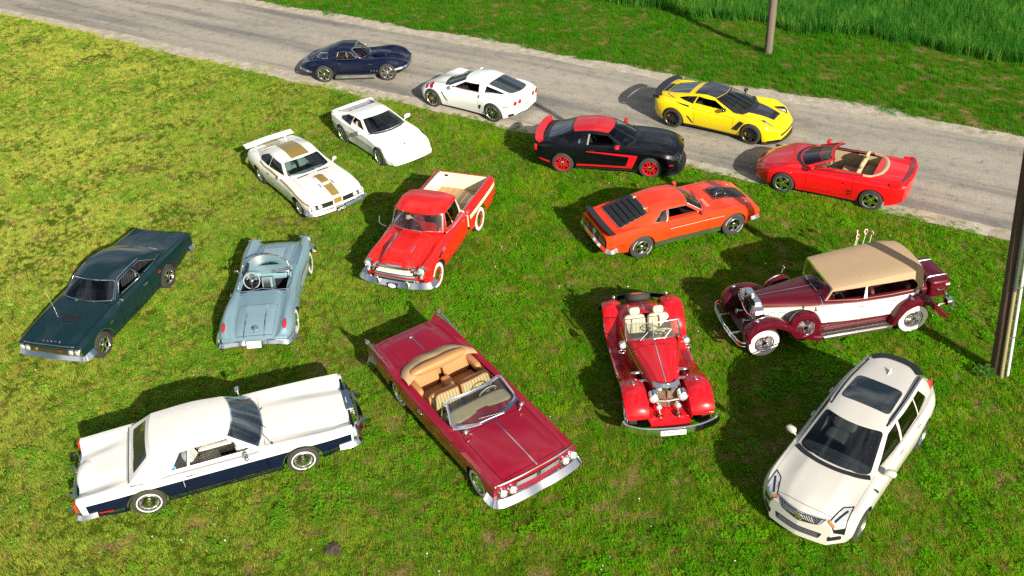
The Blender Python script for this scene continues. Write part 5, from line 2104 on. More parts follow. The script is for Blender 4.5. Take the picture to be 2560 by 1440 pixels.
# ================================================================= pale blue roadster
def car_c1():
    p = paint('silver_blue_paint', (0.24, 0.375, 0.44), .45, .35)
    aq = solid('aqua_trim', (.155, .265, .30), .5, bump=.15, bscale=40)
    s = Car('roadster', 'small pale silver blue open roadster seen from behind, with whitewall tyres', 'car', (-6.226, 19.967), 89.97, 2.59)
    s.wz, s.mat = .32, p
    W = [(-2.20, .78), (-2.05, .87), (-1.6, .915), (-1.0, .90), (-.3, .855), (.5, .87), (1.3, .91), (1.75, .88), (2.0, .78)]
    L = [(0, [(-2.20, .54), (-2.05, .62), (-1.6, .77), (-1.15, .83), (.3, .85), (.9, .86), (1.5, .80), (1.85, .70), (2.0, .62)]),
         (.40, [(-2.20, .53), (-2.05, .61), (-1.6, .755), (-1.15, .82), (.3, .84), (.9, .85), (1.5, .79), (1.85, .69), (2.0, .61)]),
         (.60, [(-2.20, .52), (-2.0, .61), (-1.6, .71), (-1.15, .77), (.3, .81), (.9, .79), (1.5, .74), (1.85, .68), (2.0, .60)]),
         (.82, [(-2.20, .60), (-2.05, .70), (-1.7, .80), (-1.2, .845), (-.6, .815), (.3, .83), (1.2, .86), (1.75, .86), (1.92, .82), (2.0, .74)]),
         (.975, [(-2.20, .56), (-1.6, .66), (-1, .67), (0, .66), (1.4, .72), (2.0, .66)]),
         (1.0, [(-2.20, .50), (0, .52), (2.0, .55)]), (.97, [(-2.20, .44), (0, .36), (2.0, .45)]),
         (.91, [(-2.20, .38), (-1.8, .28), (-1.3, .23), (1.4, .22), (2.0, .34)])]
    s.body(-2.20, 2.0, W, L, [(1.295, .37), (-1.295, .36)], [p],
           [dict(name='bonnet', x0=.62, x1=1.78, t0=0, t1=1.75), dict(name='boot_lid', x0=-2.12, x1=-1.20, t0=0, t1=1.55), dict(name='door', x0=-.72, x1=.28, t0=3.6, t1=6.7, sides=True)],
           bowf=(.02, .5, 2), bowr=(.06, .5, 2.2), holes=[(-.62, .16, 2.30)], ta=4, nseg=7)
    s.tub(-.70, .30, .60, .26, .80, BLKLEA)
    s.add('dashboard', rbox_geo((.18, 0, .78), (.22, 1.24, .18), (0, 0, 0), 5), aq)
    s.add('dashboard_top', rbox_geo((.30, 0, .86), (.34, 1.28, .07), (0, -.1, 0), 4), aq)
    s.add('instrument_pod', rbox_geo((.10, .36, .86), (.20, .46, .17), (0, 0, 0), 3), aq)
    g = [lathe_geo([(0, .006), (r, .006), (r * 1.1, .012), (r * 1.15, -.01)], 16, (.0, y, .865 if r > .05 else .845), (-1, 0, .25)) for y, r in ((.36, .075), (.50, .04), (.44, .03), (.28, .03), (.22, .04))]
    s.add('gauges', merge(g), ALLOY)
    s.add('grab_recess', rbox_geo((.16, -.34, .86), (.14, .52, .13), (0, 0, 0), 3), CHROME)
    s.add('centre_console', box_geo((-.02, -.02, .66), (.30, .26, .36), (0, .35, 0)), aq)
    s.add('console_face', box_geo((-.09, -.02, .70), (.20, .18, .30), (0, .35, 0)), ALLOY)
    s.steering(-.14, .36, .84, .205, solid('silver_wheel_rim', (.42, .48, .50), .3, .3), 62, 3, CHROME)
    for y in (.34, -.34):
        s.seat(-.42, y, .16, .52, solid('navy_vinyl', (.03, .05, .07), .5), .46, None, .2, .48)
    s.screen((.06, .66, .835), (.12, .565, 1.19), .46, .34, .01, .02, CHROME, (.025, .02, .03), GLASSL, .10)
    for sg in (1, -1):
        s.add('cockpit_trim', tube_geo([(.06, sg * .66, .835), (-.3, sg * .665, .83), (-.62, sg * .64, .845)], .013, 6), CHROME)
        s.add('screen_post', tube_geo([(.12, sg * .565, 1.19), (.04, sg * .60, 1.05), (-.30, sg * .655, .83)], .011, 6), CHROME)
    s.add('cockpit_rear_trim', tube_geo([(-.62, .64, .845), (-.64, .35, .86), (-.56, .0, .865), (-.64, -.35, .86), (-.62, -.64, .845)], .012, 6), CHROME)
    for y in (.33, -.33):
        s.add('cover_clip', rbox_geo((-.80, y, s.zat(-.8, y) + .006), (.12, .03, .018), (0, 0, 0), 3, 8, 5), p)
    for y in (.235, -.235):
        s.strip('boot_rib', [(-1.24, y), (-1.7, y), (-2.16, y * 1.05)], 'z', .026, CHROME, .012, both=False)
    h = s.cast((-1.92, 0), 'z')
    s.add('boot_badge', lathe_geo([(0, .012), (.07, .010), (.085, .003), (.085, -.01)], 22, tuple(h[0]), tuple(h[1])), CHROME)
    h = s.cast((-2.05, 0), 'z')
    s.add('boot_lock', lathe_geo([(0, .014), (.022, .010), (.028, -.01)], 12, tuple(h[0]), tuple(h[1])), CHROME)
    for sg in (1, -1):
        x, y = -1.93, sg * .735
        h = s.cast((x, y), 'z')
        q = Vector((0, 0, 1)).rotation_difference(h[1]).to_euler()
        o = s.add('tail_light', rbox_geo(tuple(h[0]), (.30, .10, .06), tuple(q), 2.2, 14, 8), REDLENS)
        s.add('tail_light_bar', rbox_geo(tuple(h[0] + h[1] * .018), (.31, .014, .03), tuple(q), 2.4, 10, 6), CHROME, parent=o)
        s.strip('wing_spear', [(.45, sg * .70), (1.2, sg * .73), (1.85, sg * .70)], 'z', .016, CHROME, .008)
    s.bar('rear_bumper', [(-2.22, .20, .45), (-2.25, .30, .47), (-2.24, .55, .45), (-2.22, .80, .41), (-2.02, .92, .42), (-1.74, .935, .48)], CHROME, both=True, sc=(.9, .7))
    s.add('exhaust_tip', lathe_geo([(.02, -.1), (.045, -.1), (.045, .04), (.035, .04), (.035, -.02)], 14, (-2.22, .80, .37), (-1, 0, 0)), CHROME, both=True)
    s.plate((-2.285, 0, .44), -1, 'DBP NWB', (.34, .17), .070, 'TEXAS', tilt=.35)
    s.wheels(.335, .18, .18, .85, 'disc', ww=(.205, .295), col=CHROME, yo_r=.84)
    s.strip('cove_trim', rounded([(.86, .40), (.10, .40), (-.30, .60), (.10, .66), (.90, .66)], .06), 'l', .014, CHROME, .008, both=True, closed=True)
    s.decal('side_cove', rounded([(.86, .42), (.12, .42), (-.26, .60), (.10, .645), (.88, .645)], .06), 'l', solid('cove_silver', (.42, .50, .52), .3, .5), .004, both=True)
    s.handle(-.58, .74, CHROME, .12)
    s.mirror((.20, .90, .92), (.05, .12, .10), CHROME, both=False, smat=CHROME)
    for y in (.62, .78):
        s.lamp((1.98 if y < .7 else 1.95, y, .70), (1, 0, .05), .075, LENS, CHROME, both=True)
    s.decal('grille', rounded([(-.5, .40), (.5, .40), (.45, .56), (-.45, .56)], .06), 'f', CHROME, .006)
    s.bar('front_bumper', [(1.72, .92, .46), (1.98, .88, .44), (2.07, .55, .42), (2.09, .40, .42)], CHROME, both=True)
    pale = solid('louvre_sheen_blue', (.34, .46, .50), .3, .4, coat=.6)  # louvre blue paler than the body: the bonnet's silvery reflection as colour
    g = [box_geo((.80 + .045 * k, 0, s.zat(.80 + .045 * k, .1) + .004), (.030, .56, .014)) for k in range(13)]
    s.add('bonnet_louvres', merge(g), pale, smooth=False)
    for y in (.34,):
        s.strip('bonnet_ridge', [(.66, y), (1.76, y)], 'z', .03, p, .012, both=True)


# ================================================================= red pickup
def car_cameo():
    p = paint('bright_red_paint', (0.60, 0.012, 0.008), 0, .3)
    iv = paint('ivory_paint', (0.70, 0.66, 0.50), 0, .4)
    wood = solid('varnished_bed_wood', (.36, .19, .055), .35, bump=.2, bscale=14, var=.22, vscale=7, coat=.5)
    s = Car('pickup_truck', 'bright red fifties pickup truck with cream bed lining and wooden bed floor', 'pickup truck', (-2.156, 21.852), -112.99, 2.90)
    s.wz, s.mat = .36, p
    # front clip and cab
    W = [(-.58, .93), (.2, .955), (1.0, .96), (1.6, .965), (1.92, .95), (2.05, .90)]
    L = [(0, [(-.58, 1.10), (.55, 1.13), (1.0, 1.15), (1.6, 1.12), (1.9, 1.05), (2.05, .91)]),
         (.36, [(-.58, 1.10), (.55, 1.125), (1.0, 1.14), (1.6, 1.10), (1.9, 1.02), (2.05, .89)]),
         (.62, [(-.58, 1.09), (.55, 1.08), (1.0, .99), (1.6, .87), (1.9, .82), (2.05, .78)]),
         (.84, [(-.58, 1.07), (.2, 1.05), (.7, 1.0), (1.2, .98), (1.6, .965), (1.95, .93), (2.05, .89)]),
         (.97, [(-.58, 1.0), (.2, .98), (1.2, .88), (1.95, .83), (2.05, .80)]),
         (1.0, [(-.58, .80), (.5, .74), (2.05, .66)]), (.985, [(-.58, .55), (2.05, .54)]),
         (.95, [(-.58, .36), (.9, .36), (1.8, .44), (2.05, .46)])]
    s.body(-.58, 2.05, W, L, [(1.45, .43)], [p], [dict(name='bonnet', x0=.72, x1=1.98, t0=0, t1=1.95), dict(name='door', x0=-.46, x1=.66, t0=3.4, t1=6.9, sides=True)],
           bowf=(.09, .5, 2.2), rakef=(-.05, .3, .7), holes=[(-.50, .46, 2.2)], ta=4)
    s.green([(.60, .77, 1.12), (.36, .70, 1.56), (-.1, .70, 1.645), (-.50, .66, 1.60), (-.575, .76, 1.10)], 1, 3,
            [(.60, .77, 1.12), (0, .82, 1.08), (-.575, .76, 1.10)], bow=(.20, .20, -.06, -.02), crown=(.03, .05, .065, .04, .0),
            windows=[[(.46, 1.14), (.33, 1.52), (.22, 1.54), (.10, 1.12)], [(.07, 1.12), (.19, 1.545), (-.36, 1.555), (-.42, 1.11)]], trim=CHROME,
            wsm=(.03, .03, .05), blm=(.08, .08, .07), wglass=glassmat('rosy_glass', (.78, .70, .70)), glass=GLASSL, pw=4.0, bglass=GLASSL)
    s.decal('cab_rear_pillar', [(-.42, 1.12), (-.40, 1.50), (-.52, 1.55), (-.56, 1.12)], 'l', iv, .005, both=True)
    s.add('roof_visor', sweep_geo(smoothpath([(.33, -.70, 1.585), (.52, -.45, 1.615), (.57, 0, 1.63), (.52, .45, 1.615), (.33, .70, 1.585)], 6), [(-.10, .03), (.03, -.01), (.03, -.03), (-.10, .0)]), p)
    rd = solid('red_cloth', (.30, .03, .04), .6, bump=.2, bscale=40)
    s.tub(-.5, .46, .80, .5, 1.05, solid('cream_panels', (.62, .58, .46), .6))
    s.dash(.34, .76, 1.12, p, .3, .2)
    s.steering(.02, .38, 1.16, .22, rd, 50)
    s.seat(-.18, 0, .62, 1.36, rd, .48, None, .2, .5, ribs=9)
    # bed built of separate walls
    xb0, xb1 = -2.62, -.64
    out = [(-2.62, .93), (-2.3, .96), (-1.2, .965), (-.64, .955)]
    Lb = [(.80, [(xb0, 1.06), (xb1, 1.06)], 's'), (.815, [(xb0, 1.08), (xb1, 1.08)], 's'), (.93, [(xb0, 1.065), (xb1, 1.065)]), (.985, [(xb0, 1.0), (xb1, 1.0)], 's'),
          (1.0, [(xb0, .78), (xb1, .78)]), (.99, [(xb0, .55), (xb1, .55)]), (.95, [(xb0, .44), (xb0 + .3, .38), (xb1, .36)])]
    X = np.unique(np.concatenate([np.linspace(xb0, xb1, 24), -1.45 + .42 * np.cos(np.linspace(0, PI, 25))]))
    V, F = [], []
    rows = []
    for k, (yv, zv) in enumerate([(l[0], l[1]) for l in Lb]):
        rows.append((pc(out, X) * yv, pc(zv, X)))
    fine = []
    for k in range(len(rows) - 1):
        for q in range(5):
            t = q / 5
            fine.append((rows[k][0] * (1 - t) + rows[k + 1][0] * t, rows[k][1] * (1 - t) + rows[k + 1][1] * t))
    fine.append(rows[-1])
    n = len(X)
    for j, (y, z) in enumerate(fine):
        for i in range(n):
            zz = z[i]
            if abs(X[i] + 1.45) < .42:
                zz = max(zz, s.wz + math.sqrt(.42**2 - (X[i] + 1.45)**2))
            V.append((X[i], y[i], zz))
    for j in range(len(fine) - 1):
        for i in range(n - 1):
            a = j * n + i
            if max(abs(V[a][2] - V[a + n][2]), abs(V[a + 1][2] - V[a + n + 1][2])) > 1e-5:
                F.append((a, a + 1, a + n + 1, a + n))
    s.add('bed_side', (V, orient(V, F, (-1.6, 0, .7))), p, hit=True, both=True, ang=30)
    iy = .775
    for sg in (1, -1):
        s.add('bed_inner_side', box_geo((-1.63, sg * iy, .82), (1.96, .03, .50)), iv, smooth=False)
    s.add('bed_front_wall', box_geo((-.66, 0, .82), (.03, 1.86, .50)), iv, smooth=False)
    t = s.add('tailgate', box_geo((-2.60, 0, .78), (.05, 1.80, .58)), p, smooth=False)
    s.add('tailgate_lining', box_geo((-2.565, 0, .82), (.02, 1.52, .50)), iv, parent=t, smooth=False)
    s.add('tailgate_latch', rbox_geo((-2.545, -.55, .98), (.02, .12, .07), (0, 0, 0), 3), BTRIM, parent=t)
    bf = s.add('bed_floor', box_geo((-1.62, 0, .545), (1.94, 1.54, .03)), BTRIM, smooth=False)
    pl = None
    for k in range(8):
        y = -.665 + .19 * k
        g = box_geo((-1.62, 0, .57), (1.90, .178, .025))
        if pl is None:
            pl = s.add('floor_plank', ([(v[0], v[1] + y, v[2]) for v in g[0]], g[1]), wood, parent=bf, smooth=False)
            first = y
        else:
            c = pl.copy()
            COL.objects.link(c)
            c.parent = bf
            c.location = (0, y - first, 0)
    st = None
    for k in range(7):
        y = -.57 + .19 * k
        g = box_geo((-1.62, 0, .578), (1.90, .014, .02))
        if st is None:
            st = s.add('floor_strip', ([(v[0], v[1] + y, v[2]) for v in g[0]], g[1]), ALLOY, parent=bf, smooth=False)
            first = y
        else:
            c = st.copy()
            COL.objects.link(c)
            c.parent = bf
            c.location = (0, y - first, 0)
    s.add('bed_rail', tube_geo([(xb0, .785, 1.085), (xb1, .785, 1.085)], .018, 6), CHROME, both=True)
    s.decal('side_panel', [(-.72, .90), (-.72, .78), (-2.58, .83), (-2.58, .95)], 'l', iv, .006, both=True)
    s.strip('side_panel_trim', [(-.70, .92), (-2.60, .97)], 'l', .02, CHROME, .012, both=True)
    s.strip('side_panel_trim', [(-.70, .76), (-2.60, .81)], 'l', .02, CHROME, .012, both=True)
    s.add('gap_trim', box_geo((-.615, .935, 1.05), (.03, .10, .14)), CHROME, both=True)
    s.add('underframe', box_geo((-1.1, 0, .42), (3.0, 1.1, .16)), BLACK, smooth=False)
    s.add('tail_light', rbox_geo((-2.63, .90, .92), (.05, .08, .18), (0, 0, 0), 3), REDLENS, both=True)
    s.bar('rear_bumper', [(-2.72, -.9, .46), (-2.76, 0, .46), (-2.72, .9, .46)], CHROME)
    # nose
    def gp(y, z, o):
        h = s.cast((y, z), 'f')
        return tuple(h[0] + h[1] * o) if h else (2.1, y, z)
    ring = rounded([(-.58, .60), (.58, .60), (.64, .72), (.50, .84), (-.50, .84), (-.64, .72)], .10, 5)
    s.decal('grille', ring, 'f', BTRIM, .004)
    s.add('grille_surround', tube_geo([gp(y, z, .03) for y, z in dens(ring, .06)], .038, 8, True), CHROME)
    s.add('grille_bar', tube_geo([gp(y, .70, .045) for y in np.linspace(-.5, .5, 11)], .040, 8), iv)
    s.add('grille_teeth', merge([box_geo(gp(y, .77, .03), (.05, .16, .045)) for y in np.linspace(-.36, .36, 5)]), iv)
    s.lamp((2.06, .76, .82), (1, .05, 0), .095, LENS, CHROME, both=True, depth=.1)
    s.lamp((2.08, .76, .66), (1, .05, 0), .045, LENS, CHROME, name='parking_lamp', both=True)
    s.bar('bonnet_emblem', [gp(y, .90, .02) for y in np.linspace(-.22, .22, 5)], CHROME, sc=(.4, .35))
    s.add('emblem_insert', box_geo(gp(0, .915, .05), (.02, .14, .04)), solid('emblem_red', (.5, .02, .03), .4))
    for y in (.34, -.34):
        s.add('bonnet_spear', rbox_geo((1.55, y, s.zat(1.55, y) + .012), (.36, .035, .035), (0, .10, 0), 2.4), CHROME)
        s.strip('bonnet_ridge', [(.95, y * 1.02), (1.4, y)], 'z', .03, p, .010)
    s.bar('front_bumper', [(1.80, 1.0, .46), (2.06, .98, .46), (2.20, .6, .46), (2.23, 0, .46), (2.20, -.6, .46), (2.06, -.98, .46), (1.80, -1.0, .46)], CHROME, prof=BIGBAR, sc=(1.2, 1.15))
    s.add('bumper_guard', rbox_geo((2.27, .42, .50), (.08, .09, .24), (0, 0, 0), 3), CHROME, both=True)
    o = s.add('front_plate', box_geo((2.31, 0, .43), (.012, .30, .15)), BTRIM, smooth=False)
    s.add('plate_oval', rbox_geo((2.318, 0, .43), (.012, .22, .13), (0, 0, 0), 2.2, 18, 8), PLATE, parent=o)
    s.strip('wing_spear', [(1.35, .84), (.95, .90)], 'l', .045, CHROME, .012, both=True)
    s.strip('belt_moulding', [(.55, 1.035), (-.52, 1.045)], 'l', .016, CHROME, .008, both=True)
    s.handle(-.34, .96, CHROME, .15)
    s.wheels(.365, .20, .20, .90, 'disc', ww=(.235, .33), col=CHROME, lip=p, back=p)
    s.mirror((.55, .98, 1.18), (.04, .11, .10), CHROME, both=False, smat=CHROME)
    s.add('mirror_arm', tube_geo(smoothpath([(.60, -.93, 1.05), (.62, -1.10, 1.14), (.55, -1.12, 1.32)], 4), .010, 6), CHROME)
    s.wiper([[(.82, .25, 1.14), (.76, .02, 1.20)], [(.80, -.25, 1.14), (.74, -.45, 1.20)]], True)
    s.add('inside_mirror', rbox_geo((.62, 0, 1.22), (.03, .16, .05), (0, 0, 0), 3), CHROME)


# ================================================================= navy fastback
def car_c2():
    p = paint('midnight_blue_paint', (0.003, 0.006, 0.024), .1, .3)
    s = Car('sports_coupe', 'midnight blue fastback sports coupe with silver side pipes, farthest car on the road edge', 'car', (-5.263, 35.295), -7.38, 2.49)
    s.wz, s.mat = .32, p
    W = [(-2.24, .52), (-2.1, .68), (-1.7, .83), (-1.2, .88), (-.3, .84), (.4, .84), (1.2, .885), (1.65, .83), (1.9, .70), (2.02, .56)]
    L = [(0, [(-2.24, .60), (-1.9, .71), (-1.3, .80), (.2, .80), (.6, .80), (1.2, .78), (1.7, .68), (2.02, .56)]),
         (.45, [(-2.24, .60), (-1.8, .72), (-1.3, .78), (.2, .79), (.7, .77), (1.2, .74), (1.7, .66), (2.02, .55)]),
         (.80, [(-2.24, .60), (-1.9, .74), (-1.25, .83), (-.6, .76), (.1, .78), (.7, .81), (1.22, .845), (1.7, .75), (2.02, .56)]),
         (1.0, [(-2.24, .575), (-1.25, .65), (0, .62), (1.25, .64), (2.02, .53)], 's'),
         (.93, [(-2.24, .53), (-1.9, .45), (-1.3, .42), (1.4, .40), (2.02, .46)]),
         (.86, [(-2.24, .48), (-1.9, .34), (-1.5, .24), (1.5, .22), (2.02, .38)])]
    s.body(-2.24, 2.02, W, L, [(1.245, .365), (-1.245, .365)], [p],
           [dict(name='bonnet', x0=.55, x1=1.80, t0=0, t1=1.4), dict(name='door', x0=-.70, x1=.34, t0=2.3, t1=4.7, sides=True)],
           bowf=(.12, .45, 2), bowr=(.10, .4, 2), holes=[(-.95, .16, 1.6)], ta=2)
    s.green([(.18, .64, .81), (-.14, .51, 1.15), (-.6, .52, 1.16), (-1.05, .47, 1.05), (-1.6, .34, .86), (-2.0, .14, .72)], 1, 3,
            [(.18, .64, .81), (-.72, .67, .80), (-1.3, .66, .80), (-1.7, .48, .77), (-2.0, .14, .72)], bow=(.30, .12, .0, -.05), bulge=.05, pw=2.2, crown=(.0, .07, .10, .10, .02),
            windows=[[(.06, .83), (-.12, 1.06), (-.30, 1.09), (-.26, .825)], [(-.29, .825), (-.33, 1.095), (-.62, 1.09), (-.74, .82)]], trim=CHROME, blm=None, wsm=(.03, .02, .035), wglass=GLASSL, frame=CHROME)
    s.decal('rear_quarter_window', rounded([(-1.08, .87), (-1.05, 1.03), (-1.40, .96), (-1.52, .87)], .03), 'l', DARKGL, .005, both=True)
    s.strip('rear_window_trim', rounded([(-1.07, .86), (-1.04, 1.04), (-1.41, .97), (-1.54, .86)], .03), 'l', .018, CHROME, .007, both=True, closed=True)
    interior(s, solid('dark_red_vinyl', (.12, .02, .02), .5), -.9, .1, .56, .78, -.45, z0=.26)
    s.decal('bonnet_bulge', [(.55, -.25), (1.20, -.20), (1.20, .20), (.55, .25)], 'z', p, .045)
    sc = rbox_geo((.92, 0, s.zat(.92, 0) + .01), (.62, .44, .12), (0, .03, 0), 4)
    s.add('bonnet_scoop', sc, p)
    s.add('bonnet_spine', rbox_geo((1.45, 0, s.zat(1.4, 0) + .0), (.60, .16, .07), (0, .14, 0), 2.6), p)
    s.add('bonnet_badge', rbox_geo((1.86, 0, s.zat(1.86, 0) + .008), (.07, .06, .02), (0, .2, 0), 2.4), CHROME)
    s.strip('scoop_edge', [(1.23, -.18), (1.23, .18)], 'z', .02, CHROME, .05)
    sp = [box_geo((0, sg * .90, .235), (1.56, .10, .12), (0, 0, 0), .96) for sg in (1, -1)]
    for sg in (1, -1):
        o = s.add('side_pipe', box_geo((0, sg * .885, .225), (1.62, .10, .12), (0, 0, 0), .95), SILVER, smooth=False)
        s.add('pipe_flutes', merge([box_geo((-.62 + .31 * k, sg * .938, .225), (.27, .012, .09)) for k in range(5)]), ALLOY, parent=o, smooth=False)
    for sg in (1, -1):
        s.bar('front_bumper', [(2.04, sg * .30, .50), (1.99, sg * .52, .49), (1.82, sg * .74, .47), (1.55, sg * .86, .44)] if sg < 0 else [(1.55, .86, .44), (1.82, .74, .47), (1.99, .52, .49), (2.04, .30, .50)], CHROME, sc=(.6, .55))
        s.bar('rear_bumper', [(-2.26, .30, .52), (-2.20, .58, .50), (-1.95, .76, .46), (-1.70, .84, .42)] if sg > 0 else [(-1.70, -.84, .42), (-1.95, -.76, .46), (-2.20, -.58, .50), (-2.26, -.30, .52)], CHROME, sc=(.6, .6))
    s.handle(-.60, .70, CHROME, .13)
    s.strip('fender_badge', [(.52, .66), (.72, .66)], 'l', .02, CHROME, .006, both=True)
    for k in range(3):
        s.decal('side_louvre', [(.58 + .11 * k, .36), (.63 + .11 * k, .36), (.64 + .11 * k, .41), (.59 + .11 * k, .41)], 'l', CHROME, .005, both=True)
    s.mirror((.12, .76, .87), (.03, .10, .08), CHROME, both=False, smat=CHROME)
    for x, y in ((-1.80, 0), (-1.96, -.40)):
        s.add('fuel_cap' if y == 0 else 'tail_badge', lathe_geo([(0, .01), (.03, .008), (.035, -.02)], 12, (x, y, s.zat(x, y)), (-.3, 0, 1)), CHROME)
    s.wheels(.34, .24, .235, .885, 'pair', 7, col=CHROME, pair=.022, sw=(.018, .024), dish=.05, back=BTRIM, lip=CHROME, capr=.04)
    s.wiper([[(.42, .2, .815), (.36, -.2, .84)]], True)


# ================================================================= white modern coupe with red hash marks
def car_c6():
    p = paint('arctic_white_paint', (0.76, 0.77, 0.77), 0, .35)
    rd = solid('red_stripe_vinyl', (.30, .006, .02), .35, coat=.6)
    s = Car('sports_coupe', 'white sports coupe with two red stripes on its front wing, seen from behind', 'car', (-.698, 31.451), 142.0, 2.686)
    s.wz, s.mat = .33, p
    W = [(-2.16, .72), (-2.0, .84), (-1.6, .945), (-1.2, .965), (-.6, .92), (.2, .90), (.9, .92), (1.35, .955), (1.8, .90), (2.05, .76), (2.20, .58)]
    L = [(0, [(-2.16, .90), (-1.9, .945), (-1.2, .93), (0, .85), (.7, .85), (1.3, .80), (1.8, .67), (2.20, .50)]),
         (.5, [(-2.16, .90), (-1.9, .94), (-1, .91), (.7, .83), (1.3, .77), (1.8, .65), (2.20, .48)]),
         (.83, [(-2.16, .885), (-1.8, .92), (-1.3, .93), (-.6, .87), (0, .85), (.6, .84), (1.3, .86), (1.72, .72), (2.20, .46)]),
         (.97, [(-2.16, .78), (-1.5, .78), (-.5, .70), (.5, .68), (1.3, .70), (2.20, .42)]),
         (1.0, [(-2.16, .60), (-1.4, .55), (.0, .5), (1.3, .55), (2.20, .36)]),
         (.965, [(-2.16, .42), (0, .30), (2.20, .26)]), (.91, [(-2.16, .30), (-1.9, .22), (-1.6, .16), (1.6, .14), (2.20, .17)])]
    s.body(-2.16, 2.20, W, L, [(1.343, .365), (-1.343, .375)], [p, BTRIM],
           [dict(name='bonnet', x0=.80, x1=2.05, t0=0, t1=2.1), dict(name='hatch', x0=-2.1, x1=-1.90, t0=0, t1=1.5), dict(name='door', x0=-.72, x1=.72, t0=2.7, t1=5.6, sides=True)],
           paint=[(-2.16, -1.95, 5.4, 6, 1)], bowf=(.14, .5, 2.2), bowr=(.13, .4, 2.2), raker=(-.08, .3, .6), holes=[(-.86, .5, 1.9)], ta=3)
    s.green([(.70, .70, .85), (.02, .54, 1.145), (-.40, .555, 1.18), (-.86, .53, 1.145), (-1.84, .50, .955)], 1, 3,
            [(.70, .70, .85), (-.3, .76, .865), (-.9, .76, .885), (-1.5, .66, .93), (-1.84, .50, .955)], bow=(.34, .16, -.04, -.18), crown=(.0, .04, .055, .05, .005),
            windows=[[(.46, .865), (.02, 1.09), (-.62, 1.12), (-.68, .885)], [(-.92, .90), (-.90, 1.10), (-1.30, 1.03), (-1.68, .96), (-1.55, .945)]], blm=(.03, .05, .03), wsm=(.03, .02, .03),
            frame=BTRIM, pw=3.2, glass=GLASSD, bglass=DARKGL, open_=(0,), wglass=glassmat('green_screen', (.40, .55, .50)), blr=.12)
    interior(s, BLKLEA, -1.3, .6, .64, .82, -.30, z0=.22, head=.2)
    s.cowl((.70, .70), .34, .12, BTRIM)
    s.add('window_red_line', tube_geo([(.46, .735, .868), (-.3, .768, .875), (-.9, .768, .893), (-1.5, .668, .938)], .007, 4), rd, both=True)
    for x0 in (1.30, 1.56):
        w = .14 if x0 < 1.5 else .11
        s.decal('wing_stripe', [(x0, .62), (x0 + w, .58), (x0 + w - .03, .90), (x0 - .02, .91)], 'z', rd, .010, step=.025)
    for x0 in (1.40, 1.60):
        s.decal('wing_stripe', [(x0 - .10, .715), (x0 + .02, .715), (x0 + .07, .82), (x0 - .05, .82)], 'l', rd, .008, step=.03)
    s.decal('side_marker', [(1.98, .47), (2.10, .44), (2.10, .47), (1.98, .50)], 'l', REDLENS, .005, both=True)
    s.decal('side_marker', [(-1.98, .60), (-1.78, .60), (-1.78, .635), (-1.98, .635)], 'l', REDLENS, .005, both=True)
    s.decal('wing_vent', [(.66, .36), (.72, .36), (.94, .66), (.88, .66)], 'l', BTRIM, .005, both=True)
    s.decal('side_scoop', [(-.80, .36), (-.72, .36), (-.76, .52), (-.88, .54)], 'l', BTRIM, .005, both=True)
    for y in (.40, .63):
        h = s.cast((y, .72), 'b')
        for sg in (1, -1):
            hh = s.cast((sg * y, .72), 'b')
            o = s.add('tail_light', lathe_geo([(0, .012), (.05, .012), (.072, .004), (.075, -.02)], 20, tuple(hh[0] + hh[1] * .004), tuple(hh[1])), REDLENS)
            s.add('lamp_ring', lathe_geo([(.072, .005), (.080, .008), (.088, -.01)], 20, tuple(hh[0] + hh[1] * .004), tuple(hh[1])), BTRIM, parent=o)
    for z, w, hh_ in ((.80, .16, .012), (.74, .12, .03), (.50, .26, .04)):
        s.decal('rear_badge', [(-w / 2, z), (w / 2, z), (w / 2 * .8, z + hh_), (-w / 2 * .8, z + hh_)], 'b', SILVER, .005)
    s.decal('door_handle_slot', [(-.76, .74), (-.70, .74), (-.70, .83), (-.76, .83)], 'l', BTRIM, .004, both=True)
    s.mirror((.42, .99, .93), (.11, .18, .13), p, .1)
    s.decal('headlight', [(1.98, .52), (1.72, .70), (1.55, .76), (1.62, .66), (1.85, .50)], 'z', LENS, .004, both=True)
    s.wheels(.345, .27, .245, .96, 'pair', 5, col=CHROME, pair=.05, sw=(.022, .028), dish=.05, back=BTRIM, lip=CHROME, caliper=solid('caliper_red', (.4, .01, .02), .4), capr=.05)
    s.add('exhaust_tip', merge([lathe_geo([(.03, -.08), (.045, -.08), (.045, .02), (.034, .02), (.03, -.06)], 14, (-2.16, y, .26), (-1, 0, 0)) for y in (-.15, -.05, .05, .15)]), CHROME)


